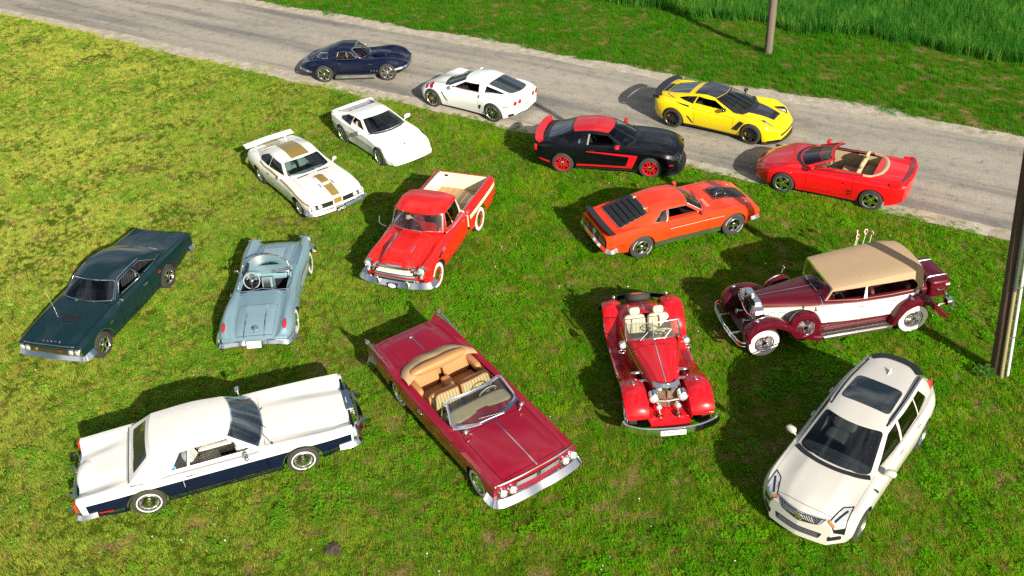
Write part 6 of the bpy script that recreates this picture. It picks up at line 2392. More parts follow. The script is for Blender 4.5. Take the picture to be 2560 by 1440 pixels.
# ================================================================= yellow and black
def car_c7():
    p = paint('racing_yellow_paint', (0.75, 0.56, 0.004), 0, .3)
    s = Car('sports_coupe', 'bright yellow sports coupe with carbon grey bonnet stripe, black wheels and rear wing', 'car', (7.40, 28.35), -37.0, 2.72)
    s.wz, s.mat = .33, p
    W = [(-2.12, .80), (-2.0, .88), (-1.6, .955), (-1.2, .975), (-.6, .92), (.2, .91), (.9, .93), (1.36, .97), (1.8, .92), (2.05, .78), (2.24, .56)]
    L = [(0, [(-2.12, .92), (-1.9, .95), (-1.2, .93), (0, .85), (.7, .86), (1.3, .81), (1.8, .69), (2.24, .50)]),
         (.42, [(-2.12, .92), (-1.9, .945), (-1, .91), (.7, .85), (1.3, .79), (1.8, .67), (2.24, .48)], 's'),
         (.64, [(-2.12, .92), (-1.9, .94), (-1, .92), (.7, .82), (1.3, .76), (1.8, .64), (2.24, .46)]),
         (.84, [(-2.12, .91), (-1.8, .945), (-1.3, .955), (-.6, .89), (0, .86), (.6, .85), (1.34, .865), (1.76, .73), (2.24, .46)]),
         (.97, [(-2.12, .80), (-1.5, .80), (-.5, .71), (.5, .68), (1.3, .70), (2.24, .42)]),
         (1.0, [(-2.12, .60), (-1.4, .55), (.0, .5), (1.3, .55), (2.24, .36)]),
         (.965, [(-2.12, .42), (0, .30), (2.24, .26)]), (.91, [(-2.12, .30), (-1.9, .22), (-1.6, .15), (1.6, .13), (2.24, .15)])]
    s.body(-2.12, 2.24, W, L, [(1.36, .375), (-1.36, .385)], [p, CARBON, BTRIM],
           [dict(name='bonnet', x0=.78, x1=1.95, t0=0, t1=2.4), dict(name='door', x0=-.62, x1=.74, t0=3.7, t1=6.5, sides=True)],
           paint=[(-1.2, 1.2, 6.6, 8, 2), (1.9, 2.24, 6.75, 8, 2)], bowf=(.16, .5, 2.2), bowr=(.06, .4, 2.2), raker=(-.05, .3, .6), holes=[(-1.2, .5, 2.6)], ta=4)
    s.green([(.66, .73, .86), (-.04, .56, 1.13), (-.40, .575, 1.175), (-.95, .55, 1.12), (-1.75, .50, .965)], 1, 3,
            [(.66, .73, .86), (-.3, .78, .87), (-.9, .79, .90), (-1.35, .72, .95), (-1.75, .50, .965)], bow=(.36, .16, -.02, -.06), crown=(.0, .045, .055, .05, .01),
            windows=[[(.45, .875), (-.02, 1.085), (-.60, 1.125), (-.68, .895)], [(-.72, .90), (-.64, 1.12), (-.98, 1.06), (-1.28, .985)]], blm=None, wsm=(.06, .03, .06), frame=BTRIM,
            roof=p, pillar=p, blframe=p, pw=3.0, open_=(0,), glass=GLASSD, wglass=glassmat('grey_screen', (.52, .60, .60)), roofname='roof')
    interior(s, BLKLEA, -1.1, .55, .66, .83, -.30, z0=.22, head=.2)
    s.cowl((.66, .73), .36, .14, BTRIM)
    s.decal('roof_panel', [(-.05 + .16 * (1 - abs(u)**2.2), .55 * u) for u in np.linspace(-.96, .96, 13)] + [(-.78, .52), (-.78, -.52)], 'z', CARBON, .005)
    s.decal('rear_window', rounded([(-.98, .50), (-1.55, .44), (-1.82, .34), (-1.82, -.34), (-1.55, -.44), (-.98, -.50)], .04), 'z', DARKGL, .005)
    s.decal('bonnet_stripe', [(1.06, -.42), (1.86, -.27), (1.86, .27), (1.06, .42), (.98, 0)], 'z', CARBON, .005)
    s.decal('tail_stripe', [(-1.86, -.33), (-2.08, -.33), (-2.08, .33), (-1.86, .33)], 'z', CARBON, .005)
    g = [box_geo((1.74 + .0 * k, -.18 + .12 * k, s.zat(1.74, .1) + .012), (.13, .06, .02), (0, .2, 0)) for k in range(4)]
    s.add('bonnet_louvres', merge(g), BTRIM, smooth=False)
    s.add('rear_wing', sweep_geo(smoothpath([(-1.98, .84, .99), (-2.10, .60, 1.03), (-2.15, 0, 1.05), (-2.10, -.60, 1.03), (-1.98, -.84, .99)], 6), [(-.16, -.02), (.06, .03), (.06, .045), (-.16, .0)]), BTRIM)
    s.add('wing_endplate', box_geo((-2.02, .86, .95), (.22, .02, .10)), BTRIM, both=True)
    s.decal('wing_vent', [(.84, .36), (1.02, .34), (.98, .74), (.86, .70)] if False else [(.70, .38), (.90, .36), (1.12, .68), (.96, .70)], 'l', BTRIM, .006, both=True)
    s.decal('side_skirt_vent', [(-.70, .30), (-.62, .28), (-.80, .52), (-.88, .54)], 'l', BTRIM, .006, both=True)
    s.decal('quarter_intake', [(-.95, .90), (-.70, .83), (-1.0, .93), (-1.36, .98)] if False else [(-.80, .80), (-.84, .86), (-1.30, .92), (-1.10, .86)], 'l', BTRIM, .006, both=True)
    s.decal('headlight', [(1.50, .60), (1.62, .50), (2.00, .55), (1.90, .70), (1.80, .73)], 'z', BGLOSS, .005, both=True)
    s.decal('headlight_lens', [(1.66, .57), (1.70, .54), (1.94, .57), (1.86, .66)], 'z', LENS, .009, both=True, step=.05)
    s.decal('grille', rounded([(-.52, .34), (.52, .34), (.48, .26), (-.48, .26)], .03), 'f', BTRIM, .006)
    s.decal('front_badge', [(-.07, .46), (0, .42), (.07, .46), (0, .435)], 'f', CHROME, .006)
    s.add('front_splitter', sweep_geo(smoothpath([(1.75, -.90, .12), (2.10, -.68, .11), (2.27, 0, .11), (2.10, .68, .11), (1.75, .90, .12)], 6), [(-.12, -.015), (.05, -.015), (.05, .012), (-.12, .012)]), BTRIM)
    s.mirror((.40, 1.0, .95), (.12, .18, .12), BGLOSS, .1)
    s.handle(-.66, .80, CHROME, .05)
    s.wheels(.345, .28, .25, .97, 'pair', 5, col=BGLOSS, pair=.05, sw=(.022, .028), dish=.05, back=BTRIM, lip=solid('bronze_rim', (.10, .08, .04), .3, .8), caliper=solid('caliper_yellow', (.7, .5, .01), .4))


# ================================================================= white wedge
def car_fiero():
    p = paint('plain_white_paint', (0.75, 0.75, 0.74), 0, .35)
    s = Car('sports_coupe', 'white wedge shaped two seater coupe without visible headlights, on the grass by the road', 'car', (-3.957, 28.717), -54.42, 2.373)
    s.wz, s.mat = .31, p
    W = [(-1.86, .83), (-1.4, .87), (-1.1, .88), (-.4, .85), (.5, .85), (1.1, .87), (1.6, .84), (1.95, .74)]
    L = [(0, [(-1.86, .93), (-1.2, .93), (-.3, .84), (.4, .80), (.9, .72), (1.5, .56), (1.95, .40)]),
         (.55, [(-1.86, .93), (-1.2, .925), (-.3, .84), (.4, .795), (.9, .715), (1.5, .555), (1.95, .39)]),
         (.86, [(-1.86, .92), (-1.2, .91), (-.3, .83), (.4, .785), (.9, .72), (1.2, .675), (1.5, .575), (1.95, .37)]),
         (.975, [(-1.86, .84), (-1.2, .80), (0, .74), (.5, .72), (1.2, .63), (1.95, .33)], 's'),
         (1.0, [(-1.86, .58), (-1.2, .54), (1.2, .48), (1.95, .28)], 's'),
         (.97, [(-1.86, .46), (0, .34), (1.95, .23)]), (.94, [(-1.86, .34), (-1.5, .20), (1.5, .16), (1.95, .18)])]
    s.body(-1.86, 1.95, W, L, [(1.186, .345), (-1.186, .355)], [p],
           [dict(name='bonnet', x0=.58, x1=1.62, t0=0, t1=1.7), dict(name='door', x0=-.52, x1=.56, t0=2.7, t1=5.5, sides=True)],
           bowf=(.13, .4, 2.4), bowr=(.02, .3, 2), rakef=(.10, .2, .4), holes=[(-.9, .28, 1.8)], ta=3)
    s.green([(.40, .72, .80), (-.20, .54, 1.085), (-.55, .56, 1.105), (-1.02, .56, 1.06), (-1.72, .68, .925)], 1, 3,
            [(.40, .72, .80), (-.2, .80, .825), (-1.1, .81, .875), (-1.72, .68, .925)], bow=(.20, .10, .0, .02), crown=(.0, .025, .035, .025, .0),
            windows=[[(.26, .815), (-.19, 1.045), (-.52, 1.07), (-.50, .84)], [(-.53, .84), (-.55, 1.07), (-.95, 1.035), (-1.22, .93), (-1.12, .885)]], blm=None, wsm=(.03, .015, .03),
            wglass=glassmat('banded_screen', (.42, .50, .52)), glass=GLASSD, pw=4.5, open_=(0,))
    interior(s, solid('tan_cloth', (.36, .28, .14), .6, bump=.2, bscale=40), -.85, .28, .66, .76, -.22, z0=.22, head=.22, swm=BTRIM, dash=solid('dark_tan', (.10, .085, .06), .6))
    s.cowl((.40, .72), .20, .05, BTRIM)
    s.decal('engine_vent', [(-1.08, -.50), (-1.17, -.50), (-1.17, -.36), (-1.08, -.36)], 'z', BTRIM, .004)
    s.decal('engine_vent', [(-1.06, -.28), (-1.12, -.28), (-1.12, .16), (-1.06, .16)], 'z', BTRIM, .004)
    s.decal('engine_vent', [(-1.08, .24), (-1.18, .24), (-1.20, .44), (-1.48, .50), (-1.48, .55), (-1.12, .55)], 'z', BTRIM, .004)
    s.strip('deck_lid_gap', [(-1.16, -.55), (-1.72, -.60), (-1.72, .60), (-1.16, .55)], 'z', .012, BTRIM, .003)
    s.add('rear_spoiler', sweep_geo(smoothpath([(-1.78, .78, .915), (-1.80, .4, .935), (-1.80, -.4, .935), (-1.78, -.78, .915)], 4), [(-.10, -.03), (.05, -.05), (.05, .012), (-.10, .005)]), p)
    for y in (-.30, .08):
        s.strip('bonnet_slot', [(1.70, y), (1.70, y + .28)], 'z', .014, BTRIM, .004)
    h = s.cast((1.46, 0), 'z')
    s.add('bonnet_badge', lathe_geo([(0, .008), (.03, .006), (.034, -.01)], 14, tuple(h[0]), tuple(h[1])), BTRIM)
    s.strip('side_moulding', [(-1.80, .56), (-1.55, .555)], 'l', .02, GREYLEA, .006, both=True)
    s.strip('side_moulding', [(-.82, .55), (.82, .50)], 'l', .016, GREYLEA, .006, both=True)
    s.mirror((.30, .94, .89), (.14, .24, .13), p, .15)
    s.strip('screen_base_line', [(.60, -.42), (.56, .0), (.60, .42)], 'z', .016, REDLENS, .005) if False else None
    s.wiper([[(.58, .10, .80), (.48, -.40, .83)]])
    s.wheels(.325, .22, .225, .87, 'pair', 8, col=ALLOY, pair=.022, sw=(.018, .022), dish=.03, back=BTRIM, lip=ALLOY, yo_r=.88)
    s.decal('headlight_cover', [(1.34, .38), (1.62, .36), (1.62, .66), (1.34, .70)], 'z', p, .003, both=True)
    s.decal('parking_lamp', [(.62, .33), (.72, .31), (.72, .26), (.62, .28)], 'f', LENS, .004, both=True)
    s.add('tail_light', box_geo((-1.872, 0, .72), (.02, 1.5, .14)), REDLENS, smooth=False)
    s.strip('bonnet_edge_gap', [(.6, .60), (1.1, .62), (1.75, .55)], 'z', .010, GREYLEA, .003, both=True)


# ================================================================= white and gold
def car_olds():
    p = paint('cameo_white_paint', (0.72, 0.72, 0.69), 0, .35)
    gd = solid('gold_stripe', (.34, .235, .045), .38, .35, coat=.7)
    s = Car('muscle_coupe', 'white muscle coupe with gold roof and bonnet stripes and a tall rear wing', 'car', (-6.159, 25.967), -55.68, 2.80)
    s.wz, s.mat = .32, p
    W = [(-2.50, .74), (-2.3, .86), (-1.8, .93), (-1.2, .95), (-.4, .93), (.6, .93), (1.3, .955), (1.9, .94), (2.24, .90)]
    L = [(0, [(-2.50, .78), (-2.2, .86), (-1.7, .91), (.5, .90), (1.2, .92), (1.9, .84), (2.24, .74)]),
         (.30, [(-2.50, .78), (-2.2, .86), (-1.7, .91), (.5, .90), (1.2, .915), (1.9, .835), (2.24, .735)]),
         (.62, [(-2.50, .78), (-2.2, .855), (-1.7, .90), (.5, .89), (1.2, .87), (1.9, .80), (2.24, .71)]),
         (.88, [(-2.50, .775), (-2.2, .85), (-1.6, .92), (-1.1, .93), (-.4, .88), (.5, .875), (1.3, .87), (1.9, .80), (2.24, .71)]),
         (.985, [(-2.50, .70), (-1.4, .80), (-.4, .78), (1.3, .76), (2.24, .64)]),
         (1.0, [(-2.50, .58), (0, .58), (2.24, .55)]), (.97, [(-2.50, .46), (0, .40), (2.24, .44)]),
         (.91, [(-2.50, .38), (-2.0, .29), (-1.4, .23), (1.6, .23), (2.24, .36)])]
    s.body(-2.50, 2.24, W, L, [(1.40, .385), (-1.40, .36)], [p],
           [dict(name='bonnet', x0=.70, x1=2.16, t0=0, t1=2.2), dict(name='boot_lid', x0=-2.42, x1=-1.84, t0=0, t1=2.0), dict(name='door', x0=-.62, x1=.62, t0=3.4, t1=6.5, sides=True)],
           bowf=(.08, .4, 2), bowr=(.10, .4, 2), rakef=(-.08, .2, .6), raker=(-.05, .3, .6), holes=[(-1.65, .38, 1.9)], ta=4)
    s.green([(.47, .74, .90), (.0, .595, 1.20), (-.5, .61, 1.25), (-1.1, .57, 1.185), (-1.95, .62, .895)], 1, 3,
            [(.47, .74, .90), (-.3, .80, .885), (-1.2, .84, .92), (-1.95, .62, .895)], bow=(.16, .12, -.08, -.02), crown=(.0, .03, .05, .035, .0),
            windows=[[(.34, .92), (.01, 1.155), (-.52, 1.195), (-.58, .905)], rounded([(-.60, .905), (-.54, 1.197), (-.90, 1.18), (-1.28, 1.02), (-1.12, .93)], .08)], blm=(.12, .05, .0), wsm=(.04, .02, .035),
            wglass=glassmat('teal_screen', (.42, .54, .52)), glass=GLASSD, bglass=DARKGL, trim=None, pw=3)
    interior(s, solid('white_vinyl', (.50, .53, .50), .5), -1.5, .36, .68, .86, -.30, -1.1, swm=BTRIM, dash=BTRIM)
    s.decal('roof_stripe', [(.06, -.30), (.06, .30), (-1.12, .27), (-1.12, -.27)], 'z', gd, .004)
    s.decal('boot_stripe', [(-1.97, -.26), (-1.97, .26), (-2.40, .24), (-2.40, -.24)], 'z', gd, .004)
    s.strip('rear_window_base', [(-1.95, -.60), (-1.99, 0), (-1.95, .60)], 'z', .05, SILVER, .012)
    s.add('bonnet_scoop', rbox_geo((1.35, 0, s.zat(1.35, 0) + .005), (.62, .36, .10), (0, .05, 0), 3.2), p, hit=True)
    s.decal('bonnet_stripe', rounded([(1.06, -.12), (1.06, .12), (2.20, .13), (2.20, -.13)], .06), 'z', gd, .004)
    s.decal('nose_stripe', [(-.13, .70), (.13, .70), (.12, .52), (-.12, .52)], 'f', gd, .02)
    s.strip('scoop_badge', [(1.50, -.20), (1.72, -.20)], 'z', .03, BTRIM, .006, both=True)
    for y in (-.50, .16):
        s.decal('cowl_vent', [(.70, y), (.76, y), (.76, y + .36), (.70, y + .36)], 'z', BTRIM, .004)
    s.strip('side_stripe', [(2.20, .60), (2.12, .68), (1.2, .795), (.3, .825), (-.8, .85), (-1.15, .91)], 'l', .045, gd, .005, both=True)
    w = s.add('rear_wing', sweep_geo([(-2.42, .84, .90), (-2.44, 0, .915), (-2.42, -.84, .90)], [(-.13, -.02), (.10, .02), (.10, .045), (-.10, .02)]), p)
    s.add('wing_strut', box_geo((-2.36, .52, .86), (.14, .035, .14)), p, both=True)
    s.decal('grille', [(-.86, .50), (-.16, .50), (-.16, .66), (-.86, .66)], 'f', BTRIM, .010, both=True)
    for y in (.58, .78):
        h = s.cast((y, .585), 'f')
        s.lamp((h[0].x + .03, y, .585), (1, 0, .05), .070, LENS, ALLOY, both=True)
    s.bar('front_bumper', [(1.9, .955, .42), (2.18, .92, .42), (2.30, .6, .42), (2.36, .16, .42), (2.36, -.16, .42), (2.30, -.6, .42), (2.18, -.92, .42), (1.9, -.955, .42)], CHROME, sc=(.8, .7))
    s.bar('rear_bumper', [(-2.2, -.90, .48), (-2.48, -.78, .48), (-2.56, 0, .48), (-2.48, .78, .48), (-2.2, .90, .48)], CHROME)
    o = s.add('front_plate', box_geo((2.42, 0, .40), (.012, .30, .15)), BTRIM, smooth=False)
    s.text('lettering', 'pMO', .12, (2.43, 0, .40), (0, 1, 0), (0, 0, 1), PLATE, o, .001)
    s.handle(-.46, .76)
    s.mirror((.42, .95, .96), (.08, .13, .10), p, smat=p)
    s.wiper([[(.62, .35, .91), (.52, -.02, .955)], [(.60, -.25, .91), (.50, -.62, .95)]], True)
    s.wheels(.335, .22, .19, .90, 'rally', 5, col=ALLOY, sw=(.06, .085), dish=.05, back=BTRIM, lip=CHROME)
    s.add('tail_light', box_geo((-2.52, .52, .66), (.03, .18, .14)), REDLENS, both=True, smooth=False)


# ================================================================= black and red
def car_boss():
    p = paint('jet_black_paint', (0.002, 0.0025, 0.004), 0, .3, .6)
    rd = paint('race_red_paint', (0.50, 0.008, 0.012), 0, .3)
    s = Car('muscle_coupe', 'black muscle coupe with red roof, red side stripe, red wheels and red tail spoiler', 'car', (3.402, 26.296), -16.6, 2.70)
    s.wz, s.mat = .335, p
    W = [(-2.28, .80), (-2.1, .88), (-1.6, .925), (-1.2, .94), (-.4, .915), (.6, .915), (1.35, .94), (1.8, .90), (2.1, .82), (2.26, .70)]
    L = [(0, [(-2.28, .98), (-1.8, 1.01), (.6, .96), (1.0, .97), (1.6, .91), (2.05, .80), (2.26, .66)]),
         (.36, [(-2.28, .98), (-1.8, 1.005), (.6, .96), (1.0, .965), (1.6, .905), (2.05, .79), (2.26, .65)], 's'),
         (.66, [(-2.28, .98), (-1.8, 1.0), (.6, .95), (1.0, .94), (1.6, .88), (2.05, .77), (2.26, .63)]),
         (.86, [(-2.28, .96), (-1.6, .99), (-.6, .95), (.6, .93), (1.3, .89), (2.05, .75), (2.26, .62)]),
         (.975, [(-2.28, .86), (-1.4, .87), (-.4, .84), (1.3, .80), (2.26, .56)], 's'),
         (1.0, [(-2.28, .62), (-1.3, .62), (0, .54), (1.4, .58), (2.26, .44)]),
         (.975, [(-2.28, .44), (0, .34), (2.26, .32)]), (.93, [(-2.28, .34), (-1.9, .26), (-1.5, .21), (1.6, .18), (2.26, .20)])]
    s.body(-2.28, 2.26, W, L, [(1.35, .385), (-1.35, .385)], [p],
           [dict(name='bonnet', x0=.76, x1=2.08, t0=0, t1=2.4), dict(name='boot_lid', x0=-2.22, x1=-1.90, t0=0, t1=2.3), dict(name='door', x0=-.60, x1=.70, t0=3.6, t1=6.5, sides=True)],
           bowf=(.14, .5, 2.2), bowr=(.08, .4, 2.2), rakef=(-.08, .25, .6), holes=[(-1.6, .46, 2.2)], ta=4)
    s.green([(.60, .73, .94), (.02, .575, 1.265), (-.45, .60, 1.31), (-1.02, .57, 1.27), (-1.84, .62, 1.0)], 1, 3,
            [(.60, .73, .94), (-.3, .80, .945), (-1.2, .81, .97), (-1.84, .62, 1.0)], bow=(.24, .14, -.10, -.08), crown=(.0, .035, .05, .04, .0),
            windows=[[(.42, .96), (.01, 1.215), (-.52, 1.255), (-.56, .965)], [(-.70, .985), (-.72, 1.215), (-.86, 1.19), (-1.24, 1.01)]], blm=(.07, .06, .06), wsm=(.04, .03, .03),
            roof=p, glass=GLASSD, wglass=glassmat('grey_screen', (.52, .60, .60)), bglass=DARKGL, open_=(0,), pw=3.2)
    interior(s, BLKLEA, -1.5, .5, .68, .90, -.28, -1.1, head=.2)
    s.decal('red_roof_panel', [(.01 + .14 * (1 - abs(u)**2.2), .575 * u) for u in np.linspace(-.95, .95, 13)] + [(-1.02, .545), (-1.10, .30), (-1.115, 0), (-1.10, -.30), (-1.02, -.545)], 'z', rd, .005)
    s.add('tail_spoiler', sweep_geo(smoothpath([(-2.02, .86, 1.0), (-2.12, .80, 1.03), (-2.20, .4, 1.05), (-2.22, 0, 1.055), (-2.20, -.4, 1.05), (-2.12, -.80, 1.03), (-2.02, -.86, 1.0)], 5), [(-.17, -.03), (.07, .02), (.07, .05), (-.17, .005)]), rd)
    s.decal('side_stripe', [(.98, .74), (-.60, .80), (-.60, .775), (.72, .68), (.62, .36), (-.90, .36), (-.92, .29), (.80, .29)], 'l', rd, .005, both=True)
    s.decal('rear_stripe', [(-1.72, .36), (-2.05, .46), (-2.05, .40), (-1.74, .30)] if False else [(-1.76, .40), (-2.10, .50), (-2.06, .43), (-1.76, .33)], 'l', rd, .005, both=True)
    s.cowl((.60, .73), .24, .08, BTRIM)
    s.mirror((.36, 1.0, 1.01), (.14, .22, .13), rd, .15)
    s.decal('headlight', [(.44, .715), (.74, .73), (.78, .64), (.72, .56), (.50, .56)], 'f', BGLOSS, .008, both=True)
    for y in (.52, .66):
        h = s.cast((y, .635), 'f')
        s.lamp((h[0].x - .01, y, .635), (1, 0, .05), .05, LENS, BTRIM, name='headlight_lens', both=True, depth=.03)
    s.decal('grille', rounded([(-.62, .60), (.62, .60), (.56, .46), (-.56, .46)], .03), 'f', BTRIM, .006)
    s.decal('lower_grille', rounded([(-.5, .36), (.5, .36), (.46, .27), (-.46, .27)], .03), 'f', BTRIM, .006)
    s.add('front_splitter', sweep_geo(smoothpath([(1.80, -.90, .17), (2.16, -.72, .16), (2.30, 0, .16), (2.16, .72, .16), (1.80, .90, .17)], 6), [(-.12, -.015), (.06, -.015), (.06, .012), (-.12, .012)]), BTRIM)
    s.decal('side_marker', [(1.92, .44), (2.04, .42), (2.04, .46), (1.92, .48)], 'l', REDLENS, .005, both=True)
    s.add('tail_light', rbox_geo((-2.17, .72, .80), (.10, .26, .20), (0, 0, .35), 5), REDLENS, both=True)
    s.decal('quarter_louvre', [(-.86, 1.0), (-.82, 1.0), (-.80, 1.10), (-.84, 1.10)], 'l', CHROME, .006, both=True)
    s.strip('window_edge', [(-.57, .965), (-.53, 1.25)], 'l', .05, GREYLEA, .006, both=True)
    s.handle(-.42, .83, BTRIM, .16)
    s.strip('sill_skirt', [(-.95, .235), (.95, .235)], 'l', .06, BTRIM, .012, both=True)
    s.wheels(.345, .25, .235, .915, 'pair', 5, col=rd, pair=.045, sw=(.028, .034), dish=.035, back=BTRIM, lip=rd, cap=CHROME, capr=.065)
    s.wiper([[(.84, .35, .965), (.72, -.12, .99)], [(.82, -.25, .965), (.70, -.62, .975)]])
    s.strip('wheel_lip_red', [(-1.35 + .4 * math.cos(a), .335 + .4 * math.sin(a)) for a in np.linspace(2.4, 2.9, 4)], 'l', .01, p, .003, both=True)


# ================================================================= red modern convertible
def car_gt():
    p = paint('red_roadster_paint', (0.66, 0.005, 0.008), 0, .28)
    s = Car('convertible', 'red nineties open convertible with beige interior on the road edge at the right', 'car', (9.60, 23.70), 147.07, 2.47)
    s.wz, s.mat = .315, p
    W = [(-2.14, .78), (-2.0, .86), (-1.6, .92), (-1.2, .935), (-.4, .90), (.5, .90), (1.25, .935), (1.7, .90), (2.05, .78), (2.22, .64)]
    L = [(0, [(-2.14, .92), (-1.9, .93), (-1.3, .95), (.6, .93), (1.1, .88), (1.7, .74), (2.05, .62), (2.22, .52)]),
         (.46, [(-2.14, .92), (-1.9, .925), (-1.3, .945), (.6, .92), (1.1, .87), (1.7, .725), (2.05, .61), (2.22, .51)]),
         (.78, [(-2.14, .91), (-1.8, .93), (-1.2, .935), (.6, .88), (1.2, .83), (1.7, .70), (2.05, .59), (2.22, .49)]),
         (.94, [(-2.14, .84), (-1.4, .86), (-.4, .84), (.6, .82), (1.25, .78), (1.7, .66), (2.22, .47)]),
         (1.0, [(-2.14, .66), (-1.2, .66), (0, .60), (1.2, .60), (2.22, .42)]),
         (.975, [(-2.14, .46), (0, .38), (2.22, .32)]), (.92, [(-2.14, .34), (-1.8, .25), (-1.4, .19), (1.5, .17), (2.22, .22)])]
    s.body(-2.14, 2.22, W, L, [(1.235, .36), (-1.235, .36)], [p],
           [dict(name='bonnet', x0=.78, x1=2.08, t0=0, t1=1.75), dict(name='boot_lid', x0=-2.08, x1=-1.36, t0=0, t1=1.7), dict(name='door', x0=-.70, x1=.60, t0=2.7, t1=5.5, sides=True)],
           bowf=(.26, .7, 2.2), bowr=(.16, .5, 2.2), raker=(-.06, .3, .6), holes=[(-1.14, .42, 1.72)], ta=3)
    s.tub(-1.2, .46, .64, .24, .88, BEIGE)
    s.dash(.34, .62, .93, solid('dark_beige', (.12, .09, .055), .6), .36, .2)
    s.steering(.02, .36, .88, .19, BTRIM)
    for y in (.34, -.34):
        s.seat(-.36, y, .30, .50, BEIGE, .54, .26, .30, .5)
    s.add('rear_seat', rbox_geo((-.92, 0, .58), (.40, 1.1, .22), (0, 0, 0), 5), solid('brown_rear_trim', (.16, .11, .065), .6))
    s.add('centre_console', rbox_geo((-.1, 0, .46), (.9, .2, .26), (0, 0, 0), 5), BEIGE)
    cover = []
    V, F = [], []
    nu, nv = 24, 4
    for j in range(nv + 1):
        v = j / nv
        for i in range(nu + 1):
            a = PI * i / nu
            ry, rx = .66 + .10 * v, .36 + .20 * v
            x = -.90 - rx * abs(math.sin(a))**.75
            V.append((x, ry * math.cos(a), .90 + .05 * math.sin(PI * v * .9) + .02))
    for j in range(nv):
        for i in range(nu):
            a = j * (nu + 1) + i
            F.append((a, a + 1, a + nu + 2, a + nu + 1))
    s.add('hood_cover', (V, orient(V, F, (-1, 0, 0))), solid('beige_canvas', (.40, .31, .19), .8, bump=.2, bscale=120), hit=True)
    s.screen((.66, .72, .885), (.0, .55, 1.16), .34, .14, .0, .045, p, (.05, .02, .05), glassmat('blue_screen', (.36, .50, .55)), .08)
    s.add('screen_header', tube_geo([(-.02 + .14 * (1 - abs(u)**2.2), .56 * u, 1.165 + .045 * (1 - abs(u)**2.6)) for u in np.linspace(-1, 1, 15)], .030, 8), p)
    s.add('header_seal', tube_geo([(-.06 + .14 * (1 - abs(u)**2.2), .55 * u, 1.16 + .045 * (1 - abs(u)**2.6)) for u in np.linspace(-1, 1, 15)], .018, 6), BTRIM)
    for sg in (1, -1):
        s.add('screen_pillar', tube_geo([(.66, sg * .73, .89), (.0, sg * .56, 1.165)], .028, 8), p)
        s.add('window_seal', tube_geo([(.52, sg * .76, .895), (-.3, sg * .755, .905), (-.92, sg * .74, .92)], .018, 6), BTRIM)
        s.add('quarter_window', ([(.56, sg * .72, .90), (.10, sg * .60, 1.10), (.16, sg * .66, .90)], [(0, 1, 2)]), GLASSL, smooth=False)
    s.cowl((.66, .72), .34, .10, BTRIM)
    sp = smoothpath([(-1.66, .84, .91), (-1.92, .78, .965), (-2.05, .4, .985), (-2.08, 0, .99), (-2.05, -.4, .985), (-1.92, -.78, .965), (-1.66, -.84, .91)], 5)
    s.add('tail_spoiler', sweep_geo(sp, [(-.12, -.08), (.05, -.14), (.06, .012), (.03, .022), (-.11, -.045)]), p)
    s.decal('spoiler_shadow_slot', [(-1.86, -.60), (-1.93, -.60), (-1.99, 0), (-1.93, .60), (-1.86, .60), (-1.92, 0)], 'z', solid('dark_red_trim', (.14, .005, .008), .4), .004) if False else None
    s.decal('headlight', rounded([(2.02, .34), (1.98, .60), (1.70, .72), (1.72, .46)], .06), 'z', p, .004, both=True)
    s.decal('headlight_lens', rounded([(2.06, .50), (1.95, .66), (1.86, .64), (1.97, .48)], .03), 'z', solid('olive_lens', (.25, .20, .05), .15, coat=1.0), .008, both=True)
    s.decal('indicator', [(1.90, .50), (2.04, .46), (2.04, .42), (1.90, .46)], 'l', AMBER, .005, both=True)
    s.decal('fog_intake', rounded([(.36, .33), (.62, .33), (.62, .26), (.36, .26)], .03), 'f', BTRIM, .004, both=True)
    s.decal('tail_light', rounded([(.30, .66), (.78, .68), (.76, .58), (.34, .56)], .03), 'b', REDLENS, .006, both=True)
    for z in (.34, .44):
        s.decal('side_vent', rounded([(-.66, z), (-.55, z + .01), (-.57, z + .07), (-.68, z + .06)], .02), 'l', BTRIM, .005, both=True)
    s.strip('door_crease', [(.86, .50), (.70, .62), (-.6, .62)], 'l', .012, p, .006, both=True)
    s.mirror((.46, .97, .97), (.13, .20, .13), p, .15)
    s.handle(-.50, .70, p, .14)
    s.wheels(.325, .235, .215, .925, 'five', 5, col=CHROME, sw=(.10, .085), dish=.03, back=BTRIM, lip=CHROME, capr=.05)
    s.decal('side_marker', [(-1.9, .42), (-1.75, .40), (-1.75, .44), (-1.9, .46)], 'l', REDLENS, .004, both=True) if False else None


